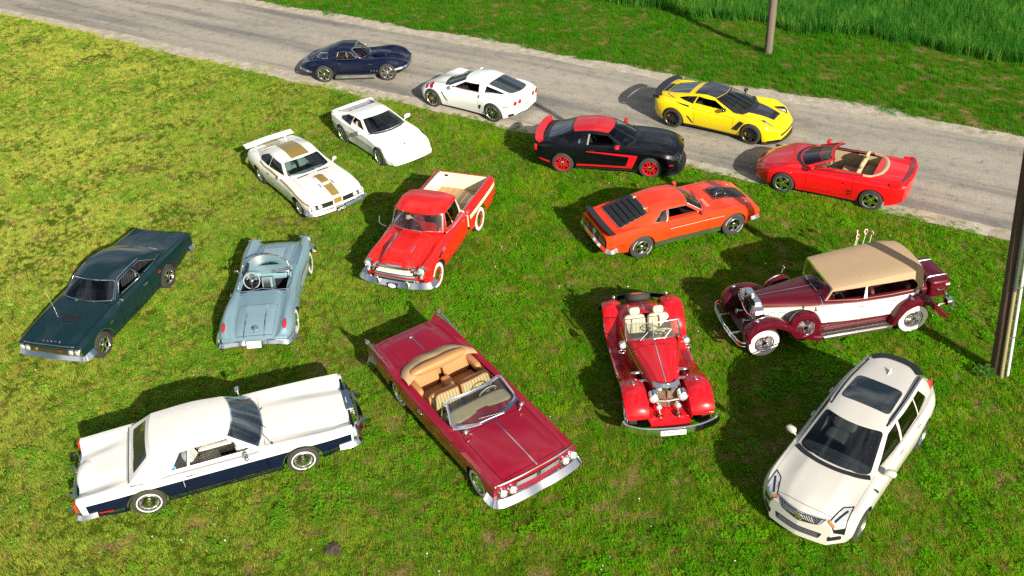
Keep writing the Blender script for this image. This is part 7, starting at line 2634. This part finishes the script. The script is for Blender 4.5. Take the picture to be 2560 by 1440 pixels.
# ================================================================= orange fastback with louvres
def car_mach():
    p = paint('vermilion_paint', (0.74, 0.045, 0.008), 0, .3)
    s = Car('muscle_coupe', 'orange red fastback muscle coupe with black rear window louvres and black bonnet stripe', 'car', (4.589, 21.998), 16.4, 2.743)
    s.wz, s.mat = .32, p
    W = [(-2.34, .84), (-2.1, .90), (-1.4, .925), (-.4, .90), (.6, .90), (1.3, .92), (1.8, .88), (2.16, .80)]
    L = [(0, [(-2.34, .80), (-1.9, .87), (-1.3, .90), (.5, .89), (1.0, .90), (1.6, .84), (2.0, .74), (2.16, .68)]),
         (.45, [(-2.34, .80), (-1.9, .87), (-1.3, .90), (.5, .885), (1.0, .885), (1.6, .82), (2.0, .73), (2.16, .67)]),
         (.86, [(-2.34, .80), (-2.1, .84), (-1.4, .905), (-.6, .88), (.5, .87), (1.3, .845), (1.8, .77), (2.16, .66)], 's'),
         (.975, [(-2.34, .73), (-1.4, .80), (-.5, .78), (.5, .77), (1.4, .76), (2.16, .60)], 's'),
         (1.0, [(-2.34, .60), (-1.4, .64), (0, .60), (1.4, .62), (2.16, .54)]),
         (.975, [(-2.34, .46), (0, .40), (2.16, .42)], 's'), (.93, [(-2.34, .38), (-1.9, .29), (-1.4, .23), (1.5, .22), (2.16, .34)])]
    s.body(-2.34, 2.16, W, L, [(1.37, .385), (-1.37, .385)], [p, SILVER],
           [dict(name='bonnet', x0=.74, x1=2.02, t0=0, t1=1.75), dict(name='boot_lid', x0=-2.28, x1=-1.82, t0=0, t1=1.6), dict(name='door', x0=-.56, x1=.60, t0=2.6, t1=5.0, sides=True)],
           paint=[(-1.0, 1.0, 5.05, 6, 1)], bowf=(-.02, .4, 2), bowr=(-.02, .3, 2), rakef=(.12, .3, .6), raker=(.08, .3, .7), holes=[(-1.5, .40, 1.55)], ta=3)
    s.green([(.50, .71, .885), (.04, .56, 1.17), (-.4, .575, 1.195), (-.95, .56, 1.14), (-1.90, .60, .875)], 1, 3,
            [(.50, .71, .885), (-.3, .78, .89), (-1.2, .79, .905), (-1.90, .60, .875)], bow=(.16, .13, .0, -.02), crown=(.0, .035, .05, .045, .0),
            windows=[[(.36, .905), (.02, 1.125), (-.50, 1.15), (-.56, .90)], rounded([(-.60, .90), (-.55, 1.145), (-.70, 1.12), (-.94, .93)], .03)], blm=None, wsm=(.03, .03, .03),
            glass=GLASSD, wglass=glassmat('grey_screen', (.52, .60, .60)), trim=CHROME, pw=3, open_=(0,))
    interior(s, BLKLEA, -1.4, .40, .66, .85, -.28, -1.0)
    s.add('red_headrest', rbox_geo((-.50, -.42, .98), (.10, .24, .22), (0, -.2, 0), 4), solid('red_headrest', (.5, .02, .04), .5), both=True)
    o = None
    for k in range(5):
        a, b = -1.10 - .155 * k, -1.10 - .155 * (k + 1) + .02
        za, zb = s.zat(a, .2), s.zat(b, .2)
        w0, w1 = .50 + .012 * k, .50 + .012 * (k + 1)
        V = []
        for x, z, w in ((a, za + .025, w0), (b, zb + .040, w1)):
            for y in np.linspace(-w, w, 7):
                V.append((x, y, z + .012 * (1 - (y / w)**2)))
        for x, z, w in ((a, za + .012, w0), (b, zb + .022, w1)):
            for y in np.linspace(-w, w, 7):
                V.append((x, y, z + .012 * (1 - (y / w)**2)))
        F = []
        for i in range(6):
            F += [(i, i + 1, i + 8, i + 7), (14 + i, 21 + i, 22 + i, 15 + i), (7 + i, 8 + i, 22 + i, 21 + i), (i, 14 + i, 15 + i, i + 1)]
        F += [(0, 7, 21, 14), (6, 20, 27, 13)]
        lv = s.add('louvre_slat', (V, orient(V, F, (-1.4, 0, .95))), BTRIM, ang=30)
    s.decal('rear_window', [(-1.05, -.52), (-1.05, .52), (-1.86, .56), (-1.86, -.56)], 'z', DARKGL, .005)
    s.strip('rear_window_trim', rounded([(-1.04, -.53), (-1.04, .53), (-1.88, .58), (-1.88, -.58)], .05), 'z', .022, CHROME, .008, closed=True)
    for y in (.36, -.36):
        s.add('louvre_hinge', box_geo((-1.04, y, s.zat(-1.04, y) + .03), (.12, .03, .02)), solid('brass_hinge', (.55, .42, .15), .3, .8))
    s.add('tail_spoiler', sweep_geo(smoothpath([(-2.16, .82, .86), (-2.22, .6, .90), (-2.24, 0, .91), (-2.22, -.6, .90), (-2.16, -.82, .86)], 5), [(-.10, -.01), (.09, .03), (.09, .045), (-.10, .01)]), BTRIM)
    s.decal('bonnet_stripe', [(1.02, -.30), (1.02, .30), (2.08, .30), (2.10, 0), (2.08, -.30)], 'z', BTRIM, .004)
    s.strip('bonnet_pinstripe', [(1.06, -.265), (1.06, .265)], 'z', .016, p, .007)
    for y in (.265, -.265):
        s.strip('bonnet_pinstripe', [(1.06, y), (1.50, y)], 'z', .016, p, .007)
    s.add('shaker_scoop', rbox_geo((1.28, 0, s.zat(1.28, 0) + .045), (.40, .34, .16), (0, -.08, 0), 4), BGLOSS)
    s.add('scoop_fittings', merge([rbox_geo((1.46, y, s.zat(1.46, 0) + .05), (.05, .05, .05), (0, 0, 0), 2.2, 8, 6) for y in (-.16, -.08)]), CHROME)
    for y in (.52, -.52):
        s.add('bonnet_pin', lathe_geo([(0, .015), (.03, .012), (.04, -.005)], 10, (1.90, y, s.zat(1.90, y)), (0, 0, 1)), CHROME)
    s.decal('cowl_grille', [(.70, -.56), (.80, -.54), (.80, -.12), (.70, -.12)], 'z', solid('pale_cowl', (.62, .22, .14), .3), .004)
    s.decal('tail_panel', [(-.78, .50), (.78, .50), (.78, .70), (-.78, .70)], 'b', BTRIM, .008)
    for y in (.36, .50, .64):
        s.decal('tail_light', [(y, .54), (y + .09, .54), (y + .09, .68), (y, .68)], 'b', REDLENS, .014, both=True, step=.1)
    h = s.cast((0, .60), 'b')
    s.add('fuel_cap', lathe_geo([(0, .03), (.07, .025), (.085, 0)], 18, tuple(h[0] + h[1] * .01), tuple(h[1])), ALLOY)
    s.bar('rear_bumper', [(-2.1, -.93, .46), (-2.36, -.88, .46), (-2.42, 0, .46), (-2.36, .88, .46), (-2.1, .93, .46)], CHROME, sc=(.8, .8))
    s.bar('front_bumper', [(1.86, .92, .44), (2.14, .86, .44), (2.26, .5, .44), (2.28, 0, .44), (2.26, -.5, .44), (2.14, -.86, .44), (1.86, -.92, .44)], CHROME, sc=(.9, .8))
    s.decal('grille', [(-.74, .48), (.74, .48), (.74, .63), (-.74, .63)], 'f', BTRIM, .006)
    for y in (.62,):
        s.lamp((2.20, y, .56), (1, 0, 0), .075, LENS, BTRIM, both=True)
    s.strip('sill_edge', [(-.98, .40), (.98, .40)], 'l', .012, CHROME, .006, both=True)
    s.strip('side_crease_highlight', [(-.55, .70), (1.05, .70)], 'l', .006, PLATE, .004, both=True)  # highlight of the body crease, painted on as a thin pale line
    s.handle(-.44, .77)
    s.mirror((.44, .90, .95), (.11, .15, .11), p, smat=p)
    s.wheels(.345, .25, .19, .905, 'rally', 5, col=CHROME, sw=(.06, .075), dish=.06, back=BTRIM, lip=CHROME, tyrelet=True, capr=.05)
    s.wiper([[(.70, .35, .90), (.62, -.10, .935)], [(.68, -.25, .90), (.56, -.62, .93)]])
    s.decal('side_marker', [(-2.02, .55), (-1.90, .55), (-1.90, .58), (-2.02, .58)], 'l', REDLENS, .005, both=True)


# ================================================================= red pre-war style roadster
def car_merc():
    p = paint('signal_red_paint', (0.52, 0.006, 0.012), 0, .28)
    s = Car('vintage_roadster', 'red vintage style roadster facing the viewer with long bonnet, chrome side pipes and cream seats', 'car', (3.016, 16.032), -89.11, 3.05)
    s.wz, s.mat = .36, p
    W = [(-2.02, .34), (-1.7, .54), (-1.1, .655), (-.4, .63), (.1, .56), (.8, .42), (1.48, .285)]
    L = [(0, [(-2.02, .62), (-1.7, .80), (-1.15, .965), (-.5, .99), (.1, 1.035), (.8, 1.02), (1.48, .985)]),
         (.5, [(-2.02, .61), (-1.7, .78), (-1.15, .95), (-.5, .97), (.1, 1.01), (.8, .995), (1.48, .965)]),
         (.86, [(-2.02, .58), (-1.7, .72), (-1.15, .90), (-.5, .93), (.1, .93), (.8, .91), (1.48, .89)]),
         (1.0, [(-2.02, .52), (-1.6, .62), (-1.1, .74), (0, .78), (1.48, .76)]),
         (1.0, [(-2.02, .44), (-1.1, .5), (1.48, .55)]), (.97, [(-2.02, .36), (-1.1, .32), (1.48, .40)])]
    s.body(-2.02, 1.48, W, L, [], [p], [dict(name='bonnet', x0=.20, x1=1.44, t0=0, t1=2.9), dict(name='door', x0=-.80, x1=.0, t0=2.4, t1=4.8, sides=True)],
           bowr=(.08, .4, 2), holes=[(-1.02, .0, 1.72)], ta=3, nseg=7)
    s.tub(-1.04, .02, .50, .34, .93, solid('dark_maroon_trim', (.06, .01, .012), .6))
    s.dash(-.04, .50, .98, p, .2, .22)
    s.steering(-.30, .27, .98, .19, solid('ivory_steering_wheel', (.55, .52, .44), .4), 55, 3)
    for y in (.27, -.27):
        s.seat(-.58, y, .36, .50, CREAM, .54, .24, .24, .46, ribs=6, th=.15)
    s.add('front_apron', ([(1.45, -.42, .50), (1.45, .42, .50), (1.90, .44, .455), (1.90, -.44, .455), (2.12, .40, .40), (2.12, -.40, .40), (2.13, .39, .33), (2.13, -.39, .33)],
                          [(0, 3, 2, 1), (3, 5, 4, 2), (5, 7, 6, 4)]), p, ang=60)
    V, F = [], []
    prof = [(2.0, .47, .53, .43), (1.97, .44, .62, .42), (1.84, .42, .765, .40), (1.54, .42, .855, .31), (1.15, .43, .80, .35), (.75, .47, .62, .43), (.35, .525, .48, .51), (.0, .565, .40, .56)]
    for x, yo, zo, yi in prof:
        for q in range(6):
            k = q / 5
            V.append((x, yo + (yi - yo) * (k ** .6), zo + .012 + (.435 - zo) * (1 - (1 - k)**1.6)))
    for a in range(len(prof) - 1):
        for q in range(5):
            F.append((a * 6 + q, a * 6 + q + 1, a * 6 + 7 + q, a * 6 + 6 + q))
    s.add('inner_wing', (V, orient(V, F, (1, .9, -.5))), p, both=True, ang=60)
    # radiator: vee shell with honeycomb core
    sh = [(1.50, .285, .985), (1.60, .15, 1.0), (1.64, 0, 1.005), (1.60, -.15, 1.0), (1.50, -.285, .985)]
    V, F = [], []
    for x, y, z in sh:
        V += [(x, y, z + .012), (x + .012, y, z - .06), (x - .14, y * 1.0, z + .012)]
    for i in range(4):
        F += [(i * 3, i * 3 + 3, i * 3 + 4, i * 3 + 1), (i * 3 + 2, i * 3 + 5, i * 3 + 3, i * 3)]
    s.add('radiator_shell', (V, orient(V, F, (1.2, 0, .8))), CHROME, ang=30)
    mesh = solid('honeycomb_core', (.30, .26, .20), .4, .7, bump=.8, bscale=160)
    s.add('radiator_core', ([(1.49, .27, .93), (1.60, .02, .945), (1.66, .02, .52), (1.58, .16, .50), (1.52, .23, .62)], [(0, 1, 2, 3, 4)]), mesh, both=True, smooth=False)
    s.add('radiator_centre_bar', box_geo((1.635, 0, .73), (.03, .024, .44), (0, .13, 0)), CHROME)
    for sg in (1, -1):
        s.add('radiator_side', tube_geo([(1.505, sg * .28, .95), (1.53, sg * .245, .62), (1.60, sg * .16, .50)], .016, 6), CHROME)
    st = [tube_geo([(1.62 + .0, 0, 1.06), (1.62, .05 * math.sin(a), 1.06 + .05 * math.cos(a))], .006, 4) for a in (0, 2 * PI / 3, 4 * PI / 3)]
    st.append(tube_geo([(1.62, .055 * math.sin(a), 1.06 + .055 * math.cos(a)) for a in np.linspace(0, 2 * PI, 17)[:-1]], .006, 5, True))
    st.append(tube_geo([(1.62, 0, .99), (1.62, 0, 1.01)], .012, 6))
    s.add('bonnet_star', merge(st), CHROME)
    s.strip('bonnet_spine', [(.05, 0), (1.44, 0)], 'z', .016, CHROME, .010)
    s.strip('bonnet_side_trim', [(-.70, .86), (.2, .845), (1.44, .80)], 'l', .016, CHROME, .010, both=True)
    for k in range(6):
        s.strip('bonnet_side_louvre', [(.35, .74 - .035 * k), (1.15, .72 - .03 * k)], 'l', .012, BTRIM, .004, both=True)
    for x in (.78, 1.06):
        y0 = s.yat(x, .74)
        s.add('exhaust_pipe', tube_geo(smoothpath([(x, y0 - .02, .76), (x + .03, y0 + .10, .775), (x - .02, y0 + .17, .72), (x - .10, y0 + .19, .56)], 6), .042, 10), ALLOY, both=True)
    s.fender([(1.985, .53, .67, .20, .01), (1.97, .62, .67, .235, .03), (1.84, .765, .67, .25, .05), (1.54, .855, .675, .255, .06), (1.15, .80, .675, .245, .06), (.75, .62, .69, .22, .05),
              (.35, .48, .715, .19, .03), (-.05, .38, .73, .165, .02), (-.55, .36, .74, .17, .02), (-.86, .50, .735, .19, .03), (-1.08, .72, .72, .215, .05), (-1.45, .875, .705, .225, .06),
              (-1.80, .78, .69, .22, .06), (-2.08, .50, .68, .20, .04), (-2.16, .36, .68, .19, .02)], p, (.06, .07), name='fender', n=5)
    s.lamp((1.74, .30, .845), (1, 0, .06), .088, LENS, CHROME, both=True, depth=.16, dome=.35)
    s.add('lamp_bar', tube_geo([(1.68, -.30, .74), (1.70, 0, .72), (1.68, .30, .74)], .014, 6), CHROME)
    s.lamp((1.80, .20, .66), (1, 0, .05), .055, LENS, CHROME, name='fog_light', both=True, depth=.07)
    s.add('horn', lathe_geo([(.0, .02), (.05, .03), (.055, .01), (.03, -.05), (.02, -.12)], 14, (1.92, .19, .53), (1, 0, .2)), CHROME, both=True)
    s.add('lamp_stalk', tube_geo([(1.80, .20, .62), (1.86, .19, .50)], .012, 6), CHROME, both=True)
    s.add('wing_lamp', rbox_geo((1.30, .66, .925), (.12, .07, .07), (0, .1, 0), 2.2, 12, 8), CHROME, both=True)
    for sg in (1, -1):
        for k in range(4):
            y = sg * (.70 + .038 * k)
            s.strip('wing_louvre', [(-.30, y + sg * .01), (.42, y - sg * .02)], 'z', .014, BTRIM, .005)
    s.strip('wing_edge_trim', [(-.6, .885), (.0, .87), (.5, .875), (1.0, .89)], 'z', .012, CHROME, .006, both=True)
    # vee windscreen
    for sg in (1, -1):
        a, b, c, d = (.02, 0, 1.035), (-.06, sg * .585, 1.00), (-.21, sg * .565, 1.345), (-.12, 0, 1.365)
        o = s.add('windshield', ([a, b, c, d], [(0, 1, 2, 3)]), GLASSL, smooth=False)
        s.add('windshield_frame', tube_geo([a, b, c, d], .013, 6, True), CHROME, parent=o)
    s.add('screen_post', tube_geo([(-.05, .60, .98), (-.22, .575, 1.36)], .024, 8), CHROME, both=True)
    s.add('centre_post', tube_geo([(.05, 0, 1.03), (-.12, 0, 1.375)], .018, 8), CHROME)
    s.add('wiper', merge([tube_geo([(.06, .22, 1.05), (-.04, .40, 1.22)], .006, 4), tube_geo([(.06, -.30, 1.05), (-.02, -.12, 1.20)], .006, 4)]), SILVER)
    for sg in (1, -1):
        s.lamp((.16, sg * .70, 1.03), (1, 0, .12), .066, LENS, CHROME, name='spot_lamp', depth=.08)
        s.add('spot_bracket', tube_geo([(.10, sg * .70, .96), (.06, sg * .60, .92)], .012, 6), CHROME)
        s.add('horn_ring', tube_geo([(.20 + .055 * math.cos(a), sg * (.72 + .07 * math.sin(a)), .90) for a in np.linspace(0, 2 * PI, 15)[:-1]], .011, 6, True), CHROME)
        s.add('tail_lamp', rbox_geo((-1.72, sg * .62, .96), (.10, .085, .13), (0, 0, 0), 2.1, 12, 8), CHROME)
        s.add('lamp_foot', tube_geo([(-1.72, sg * .62, .92), (-1.72, sg * .62, .84)], .014, 6), CHROME)
    for y in (-.36, 0, .36):
        s.strip('tail_rib', [(-1.12, y), (-1.7, y * .8)], 'z', .022, CHROME, .010)
    for y in (-.40, .40):
        s.strip('bonnet_catch', [(.03, y), (.03, y * .7)], 'z', .01, BLACK, .003)
    tilt = (-.60, 0, 1)
    sp = s.add('spare_wheel', lathe_geo([(.18, .04), (.21, .06), (.27, .06), (.30, .02), (.30, -.06), (.26, -.10)], 32, (-2.06, 0, .72), tilt), RUBBER)
    s.add('spare_cover', lathe_geo([(0, .075), (.05, .08), (.16, .065), (.21, .05)], 28, (-2.06, 0, .72), tilt), ALLOY, parent=sp)
    s.bar('rear_bumper', [(-1.98, -.92, .50), (-2.22, -.80, .50), (-2.36, -.35, .52), (-2.40, 0, .52), (-2.36, .35, .52), (-2.22, .80, .50), (-1.98, .92, .50)], BGLOSS, sc=(.8, 1.0))
    s.bar('front_bumper', [(1.98, .99, .46), (2.10, .92, .44), (2.24, .55, .42), (2.28, 0, .42), (2.24, -.55, .42), (2.10, -.92, .44), (1.98, -.99, .46)], CHROME, sc=(.7, 1.15))
    s.plate((2.325, 0, .42), 1, 'P:MB 500', (.52, .115), .105, tilt=.2)
    s.wheels(.36, .20, .20, .86, 'wire', 26, ww=(.225, .315), col=CHROME, dish=.05, back=BTRIM, lip=CHROME, capr=.05)
    g = []
    for sg in (1, -1):
        for k in range(9):
            g.append(lathe_geo([(.361, .0), (.361, .012)], 40, (1.525, sg * (.68 + .02 * k), .348), (0, 1, 0)))
    s.add('tyre_tread', merge(g), BLACK)


# ================================================================= maroon and white phaeton
def car_caddy():
    p = paint('burgundy_paint', (0.085, 0.003, 0.010), .05, .28)
    w_ = paint('oyster_white_paint', (0.66, 0.66, 0.61), 0, .35)
    can = solid('tan_top_canvas', (.40, .28, .165), .85, bump=.3, bscale=140, var=.05)
    s = Car('vintage_tourer', 'burgundy and white vintage touring car with tan canvas top and rear luggage trunk', 'car', (7.284, 17.417), -172.05, 3.61)
    s.wz, s.mat = .38, p
    W = [(-2.05, .56), (-1.8, .665), (-1.2, .70), (-.4, .69), (.4, .61), (1.0, .47), (1.74, .295)]
    L = [(0, [(-2.05, 1.06), (-1.5, 1.09), (.4, 1.17), (1.74, 1.13)]), (.5, [(-2.05, 1.06), (-1.5, 1.08), (.4, 1.155), (1.74, 1.115)]),
         (.86, [(-2.05, 1.05), (-1.5, 1.07), (.4, 1.08), (1.74, 1.06)]), (1.0, [(-2.05, 1.0), (.4, .98), (1.74, .97)]), (1.01, [(-2.05, .76), (1.74, .76)]),
         (1.0, [(-2.05, .50), (1.74, .52)]), (.98, [(-2.05, .40), (1.74, .44)])]
    s.body(-2.05, 1.74, W, L, [(-1.805, .43)], [p, w_],
           [dict(name='bonnet', x0=.46, x1=1.70, t0=0, t1=2.95), dict(name='front_door', x0=-.60, x1=.22, t0=3.05, t1=4.9, sides=True), dict(name='rear_door', x0=-1.30, x1=-.60, t0=3.05, t1=4.9, sides=True)],
           paint=[(-2.05, 1.74, 2.98, 4.95, 1)], bowr=(.10, .3, 2), holes=[(-1.9, .16, 1.95)], ta=3)
    s.tub(-1.9, .2, .58, .46, 1.02, solid('burgundy_leather', (.07, .012, .015), .5))
    s.dash(.10, .56, 1.06, p, .2, .2)
    s.steering(-.14, .30, 1.10, .21, BTRIM, 55)
    for x in (-.55, -1.45):
        s.seat(x, 0, .52, 1.1, solid('burgundy_leather', (.07, .012, .015), .5), .50, None, .2, .5)
    s.green([(.34, .58, 1.12), (.24, .665, 1.49), (-.6, .69, 1.56), (-1.5, .69, 1.615), (-1.94, .64, 1.58), (-2.07, .58, 1.06)], 1, 4,
            [(.34, .58, 1.12), (-.4, .675, 1.075), (-1.2, .685, 1.07), (-1.8, .65, 1.06), (-2.07, .58, 1.06)], bow=(.0, .02, -.07, -.03), crown=(.015, .03, .04, .03, .01), bulge=.008,
            windows=[[(.29, 1.13), (.225, 1.40), (-.54, 1.425), (-.57, 1.085)], rounded([(-.62, 1.085), (-.59, 1.425), (-1.70, 1.42), (-1.88, 1.20), (-1.86, 1.085)], .06)],
            roof=can, pillar=can, frame=CHROME, wsm=(.035, .03, .05), blm=(.28, .16, .14), pw=5, open_=(0, 1), glass=GLASSL, wglass=GLASSL, roofname='canvas_top', bglass=DARKGL)
    s.decal('centre_post', [(-.55, 1.08), (-.545, 1.42), (-.585, 1.42), (-.64, 1.08)], 'l', w_, .006, both=True)
    s.strip('belt_line', [(-2.0, 1.045), (-1, 1.055), (.3, 1.06)], 'l', .020, p, .008, both=True)
    s.strip('belt_bead', [(.42, 1.0), (1.70, .985)], 'l', .012, solid('gold_pinstripe', (.5, .33, .08), .4), .006, both=True)
    s.strip('bonnet_spine', [(.40, 0), (1.70, 0)], 'z', .024, CHROME, .010)
    s.strip('cowl_band', [(.38, y) for y in np.linspace(-.58, .58, 13)], 'z', .020, CHROME, .010)
    for k in range(5):
        x = 1.48 - .22 * k
        s.decal('bonnet_door', [(x - .07, .66), (x + .07, .66), (x + .07, .86), (x - .07, .86)], 'l', w_, .012, both=True)
        s.strip('vent_shadow_gap', [(x - .072, .66), (x - .072, .865), (x + .07, .865)], 'l', .012, BTRIM, .010, both=True)
    fr = [(2.24, .46, .70, .17, .02), (2.22, .66, .70, .18, .04), (2.06, .83, .70, .185, .06), (1.80, .90, .70, .185, .07), (1.48, .86, .70, .185, .06), (1.16, .68, .70, .18, .05), (.86, .48, .715, .175, .03), (.56, .345, .73, .17, .015), (.36, .32, .73, .17, .01)]
    s.fender(fr, p, (.10, .09), name='front_wing', n=5)
    rr_ = [(-1.24, .34, .74, .16, .01), (-1.34, .56, .75, .165, .04), (-1.50, .78, .75, .17, .06), (-1.80, .90, .75, .175, .07), (-2.12, .84, .75, .17, .06), (-2.36, .62, .75, .17, .05), (-2.55, .42, .75, .165, .03), (-2.64, .38, .75, .15, .01)]
    s.fender(rr_, p, (.12, .10), name='rear_wing', n=5)
    for sg in (1, -1):
        rb = s.add('running_board', box_geo((-.42, sg * .76, .305), (1.66, .34, .045)), RUBBER, smooth=False)
        for dy in (.155, .125, .02):
            s.add('board_strip', box_geo((-.42, sg * (.76 + dy), .332), (1.66, .022 if dy < .15 else .05, .012)), ALLOY, parent=rb, smooth=False)
        s.add('sill_valance', box_geo((-.42, sg * .66, .40), (1.66, .07, .16)), p, smooth=False)
        for dz in (.43, .37):
            s.add('sill_moulding', box_geo((-.45, sg * .70, dz), (1.50, .012, .016)), CHROME, smooth=False)
        # side mounted spare with painted cover
        c, ax = (.86, sg * .80, .665), (0.12 * 1, sg, .10)
        sp = s.add('spare_wheel', lathe_geo([(.20, .055), (.23, .075), (.33, .065), (.375, .02), (.385, -.06), (.36, -.13), (.2, -.14)], 36, c, ax), p)
        rim = [lathe_geo([(.205, .06), (.215, .075), (.195, .05), (.185, .02)], 30, c, ax), lathe_geo([(0, .085), (.05, .083), (.075, .06), (.08, .03)], 18, c, ax)]
        q = Vector((0, 0, 1)).rotation_difference(Vector(ax).normalized()).to_matrix()
        for k in range(28):
            a = 2 * PI * k / 28
            u, v = q @ Vector((.075 * math.cos(a), .075 * math.sin(a), .05)), q @ Vector((.195 * math.cos(a + .15), .195 * math.sin(a + .15), .025))
            rim.append(tube_geo([tuple(Vector(c) + u), tuple(Vector(c) + v)], .005, 4))
        s.add('wire_centre', merge(rim), CHROME, parent=sp)
        s.add('wheel_well', lathe_geo([(0, .01), (.2, .012)], 24, c, ax), p, parent=sp)
        s.add('spare_band', tube_geo([tuple(Vector(c) + q @ Vector((.385 * math.cos(a), .385 * math.sin(a), -.02))) for a in np.linspace(-.35, 2.3, 16)], .010, 5), CHROME, parent=sp)
        s.add('spare_mirror', merge([tube_geo([(.74, sg * .84, 1.03), (.70, sg * .86, 1.13)], .010, 5), rbox_geo((.69, sg * .86, 1.16), (.03, .11, .09), (0, 0, 0), 2.4, 12, 8)]), CHROME)
        s.lamp((1.93, sg * .355, .94), (1, 0, .04), .135, LENS, CHROME, depth=.20, dome=.30)
        s.lamp((1.86, sg * .34, .70), (1, 0, .05), .06, LENS, CHROME, name='fog_light', depth=.09)
        s.add('wing_lamp', rbox_geo((1.98, sg * .70, .955), (.12, .07, .07), (0, 0, 0), 2.2, 12, 8), CHROME)
        for x, z in ((-.42, .94), (-1.24, .95)):
            h = s.cast((x, z), 'l' if sg > 0 else 'r')
            s.add('door_handle', tube_geo([(x + .06, h[0].y, z), (x, h[0].y + sg * .05, z + .01), (x - .12, h[0].y + sg * .05, z - .02)], .011, 5), CHROME)
    s.add('radiator_shell', merge([box_geo((1.80, 0, 1.125), (.15, .60, .06)), box_geo((1.80, .285, .84), (.15, .05, .56)), box_geo((1.80, -.285, .84), (.15, .05, .56)), box_geo((1.80, 0, .56), (.15, .60, .05))]), CHROME)
    s.add('radiator_cap', rbox_geo((1.82, 0, 1.19), (.16, .08, .09), (0, -.3, 0), 2.4, 12, 8), CHROME)
    s.add('radiator_core', merge([box_geo((1.845, y, .84), (.012, .007, .52)) for y in np.linspace(-.25, .25, 25)]), ALLOY, smooth=False)
    s.add('radiator_backing', box_geo((1.80, 0, .84), (.05, .54, .54)), BTRIM, smooth=False)
    s.add('lamp_bar', tube_geo(smoothpath([(1.92, -.62, .84), (1.92, -.36, .80), (1.95, 0, .74), (1.92, .36, .80), (1.92, .62, .84)], 5), .014, 6), CHROME)
    s.add('front_apron', box_geo((2.0, 0, .50), (.42, .80, .03), (0, .15, 0)), p, smooth=False)
    s.add('axle', tube_geo([(1.805, -.72, .36), (1.805, .72, .36)], .035, 8), BLACK)
    for z in (.40, .49):
        s.add('front_bumper', tube_geo(smoothpath([(2.26, -.84, z), (2.40, -.70, z), (2.46, 0, z), (2.40, .70, z), (2.26, .84, z)], 6), .022, 8), CHROME)
        s.add('rear_bumper', tube_geo(smoothpath([(-2.80, -.80, z), (-2.92, -.60, z), (-2.94, -.30, z)], 5), .022, 8), CHROME, both=True)
    s.add('bumper_bracket', box_geo((2.24, .36, .43), (.40, .05, .06)), CHROME, both=True)
    s.add('horn', lathe_geo([(0, .02), (.055, .03), (.06, .01), (.03, -.06), (.02, -.14)], 14, (2.06, .20, .62), (1, 0, .1)), CHROME, both=True)
    t = s.add('luggage_trunk', rbox_geo((-2.55, 0, .86), (.52, 1.06, .50), (0, 0, 0), 7, 28, 16), p)
    for y in (.32, -.32):
        s.add('trunk_strap', tube_geo([(-2.55 + .268 * math.copysign(abs(math.cos(a))**.3, math.cos(a)), y, .86 + .258 * math.copysign(abs(math.sin(a))**.3, math.sin(a))) for a in np.linspace(-.5, PI + .5, 22)], .013, 6), ALLOY, parent=t)
    s.add('trunk_end_handle', tube_geo(smoothpath([(-2.46, .535, .90), (-2.50, .565, .88), (-2.60, .565, .88), (-2.64, .535, .90)], 4), .012, 6), CHROME, parent=t)
    s.add('trunk_label', box_geo((-2.72, .532, .98), (.10, .008, .05)), PLATE, parent=t, smooth=False)
    s.add('trunk_latch', box_geo((-2.70, .535, .76), (.06, .03, .07)), CHROME, parent=t)
    s.add('trunk_rack', merge([tube_geo([(-2.05, y, .56), (-2.86, y, .60)], .016, 6) for y in (-.4, 0, .4)] + [tube_geo([(-2.86, -.5, .60), (-2.86, .5, .60)], .016, 6), tube_geo([(-2.3, -.5, .58), (-2.3, .5, .58)], .016, 6)]), CHROME)
    s.lamp((-2.72, .74, .64), (-1, 0, 0), .07, REDLENS, CHROME, name='tail_lamp', both=True, depth=.1)
    s.add('tail_lamp_bracket', tube_geo([(-2.66, .74, .60), (-2.45, .70, .55)], .016, 6), CHROME, both=True)
    s.wheels(.385, .19, .215, .815, 'wire', 30, ww=(.235, .355), col=CHROME, dish=.05, back=solid('dark_red_drum', (.16, .02, .02), .5), lip=CHROME, capr=.075, yo_r=.84)
    s.decal('door_monogram', [(-1.72, .93), (-1.66, .93), (-1.66, .99), (-1.72, .99)], 'l', CHROME, .006, both=True)

for _f in (car_c2, car_c6, car_c7, car_fiero, car_olds, car_boss, car_gt, car_cameo, car_mach, car_coronet, car_c1, car_lincoln, car_imperial, car_merc, car_caddy, car_cts):
    _f()
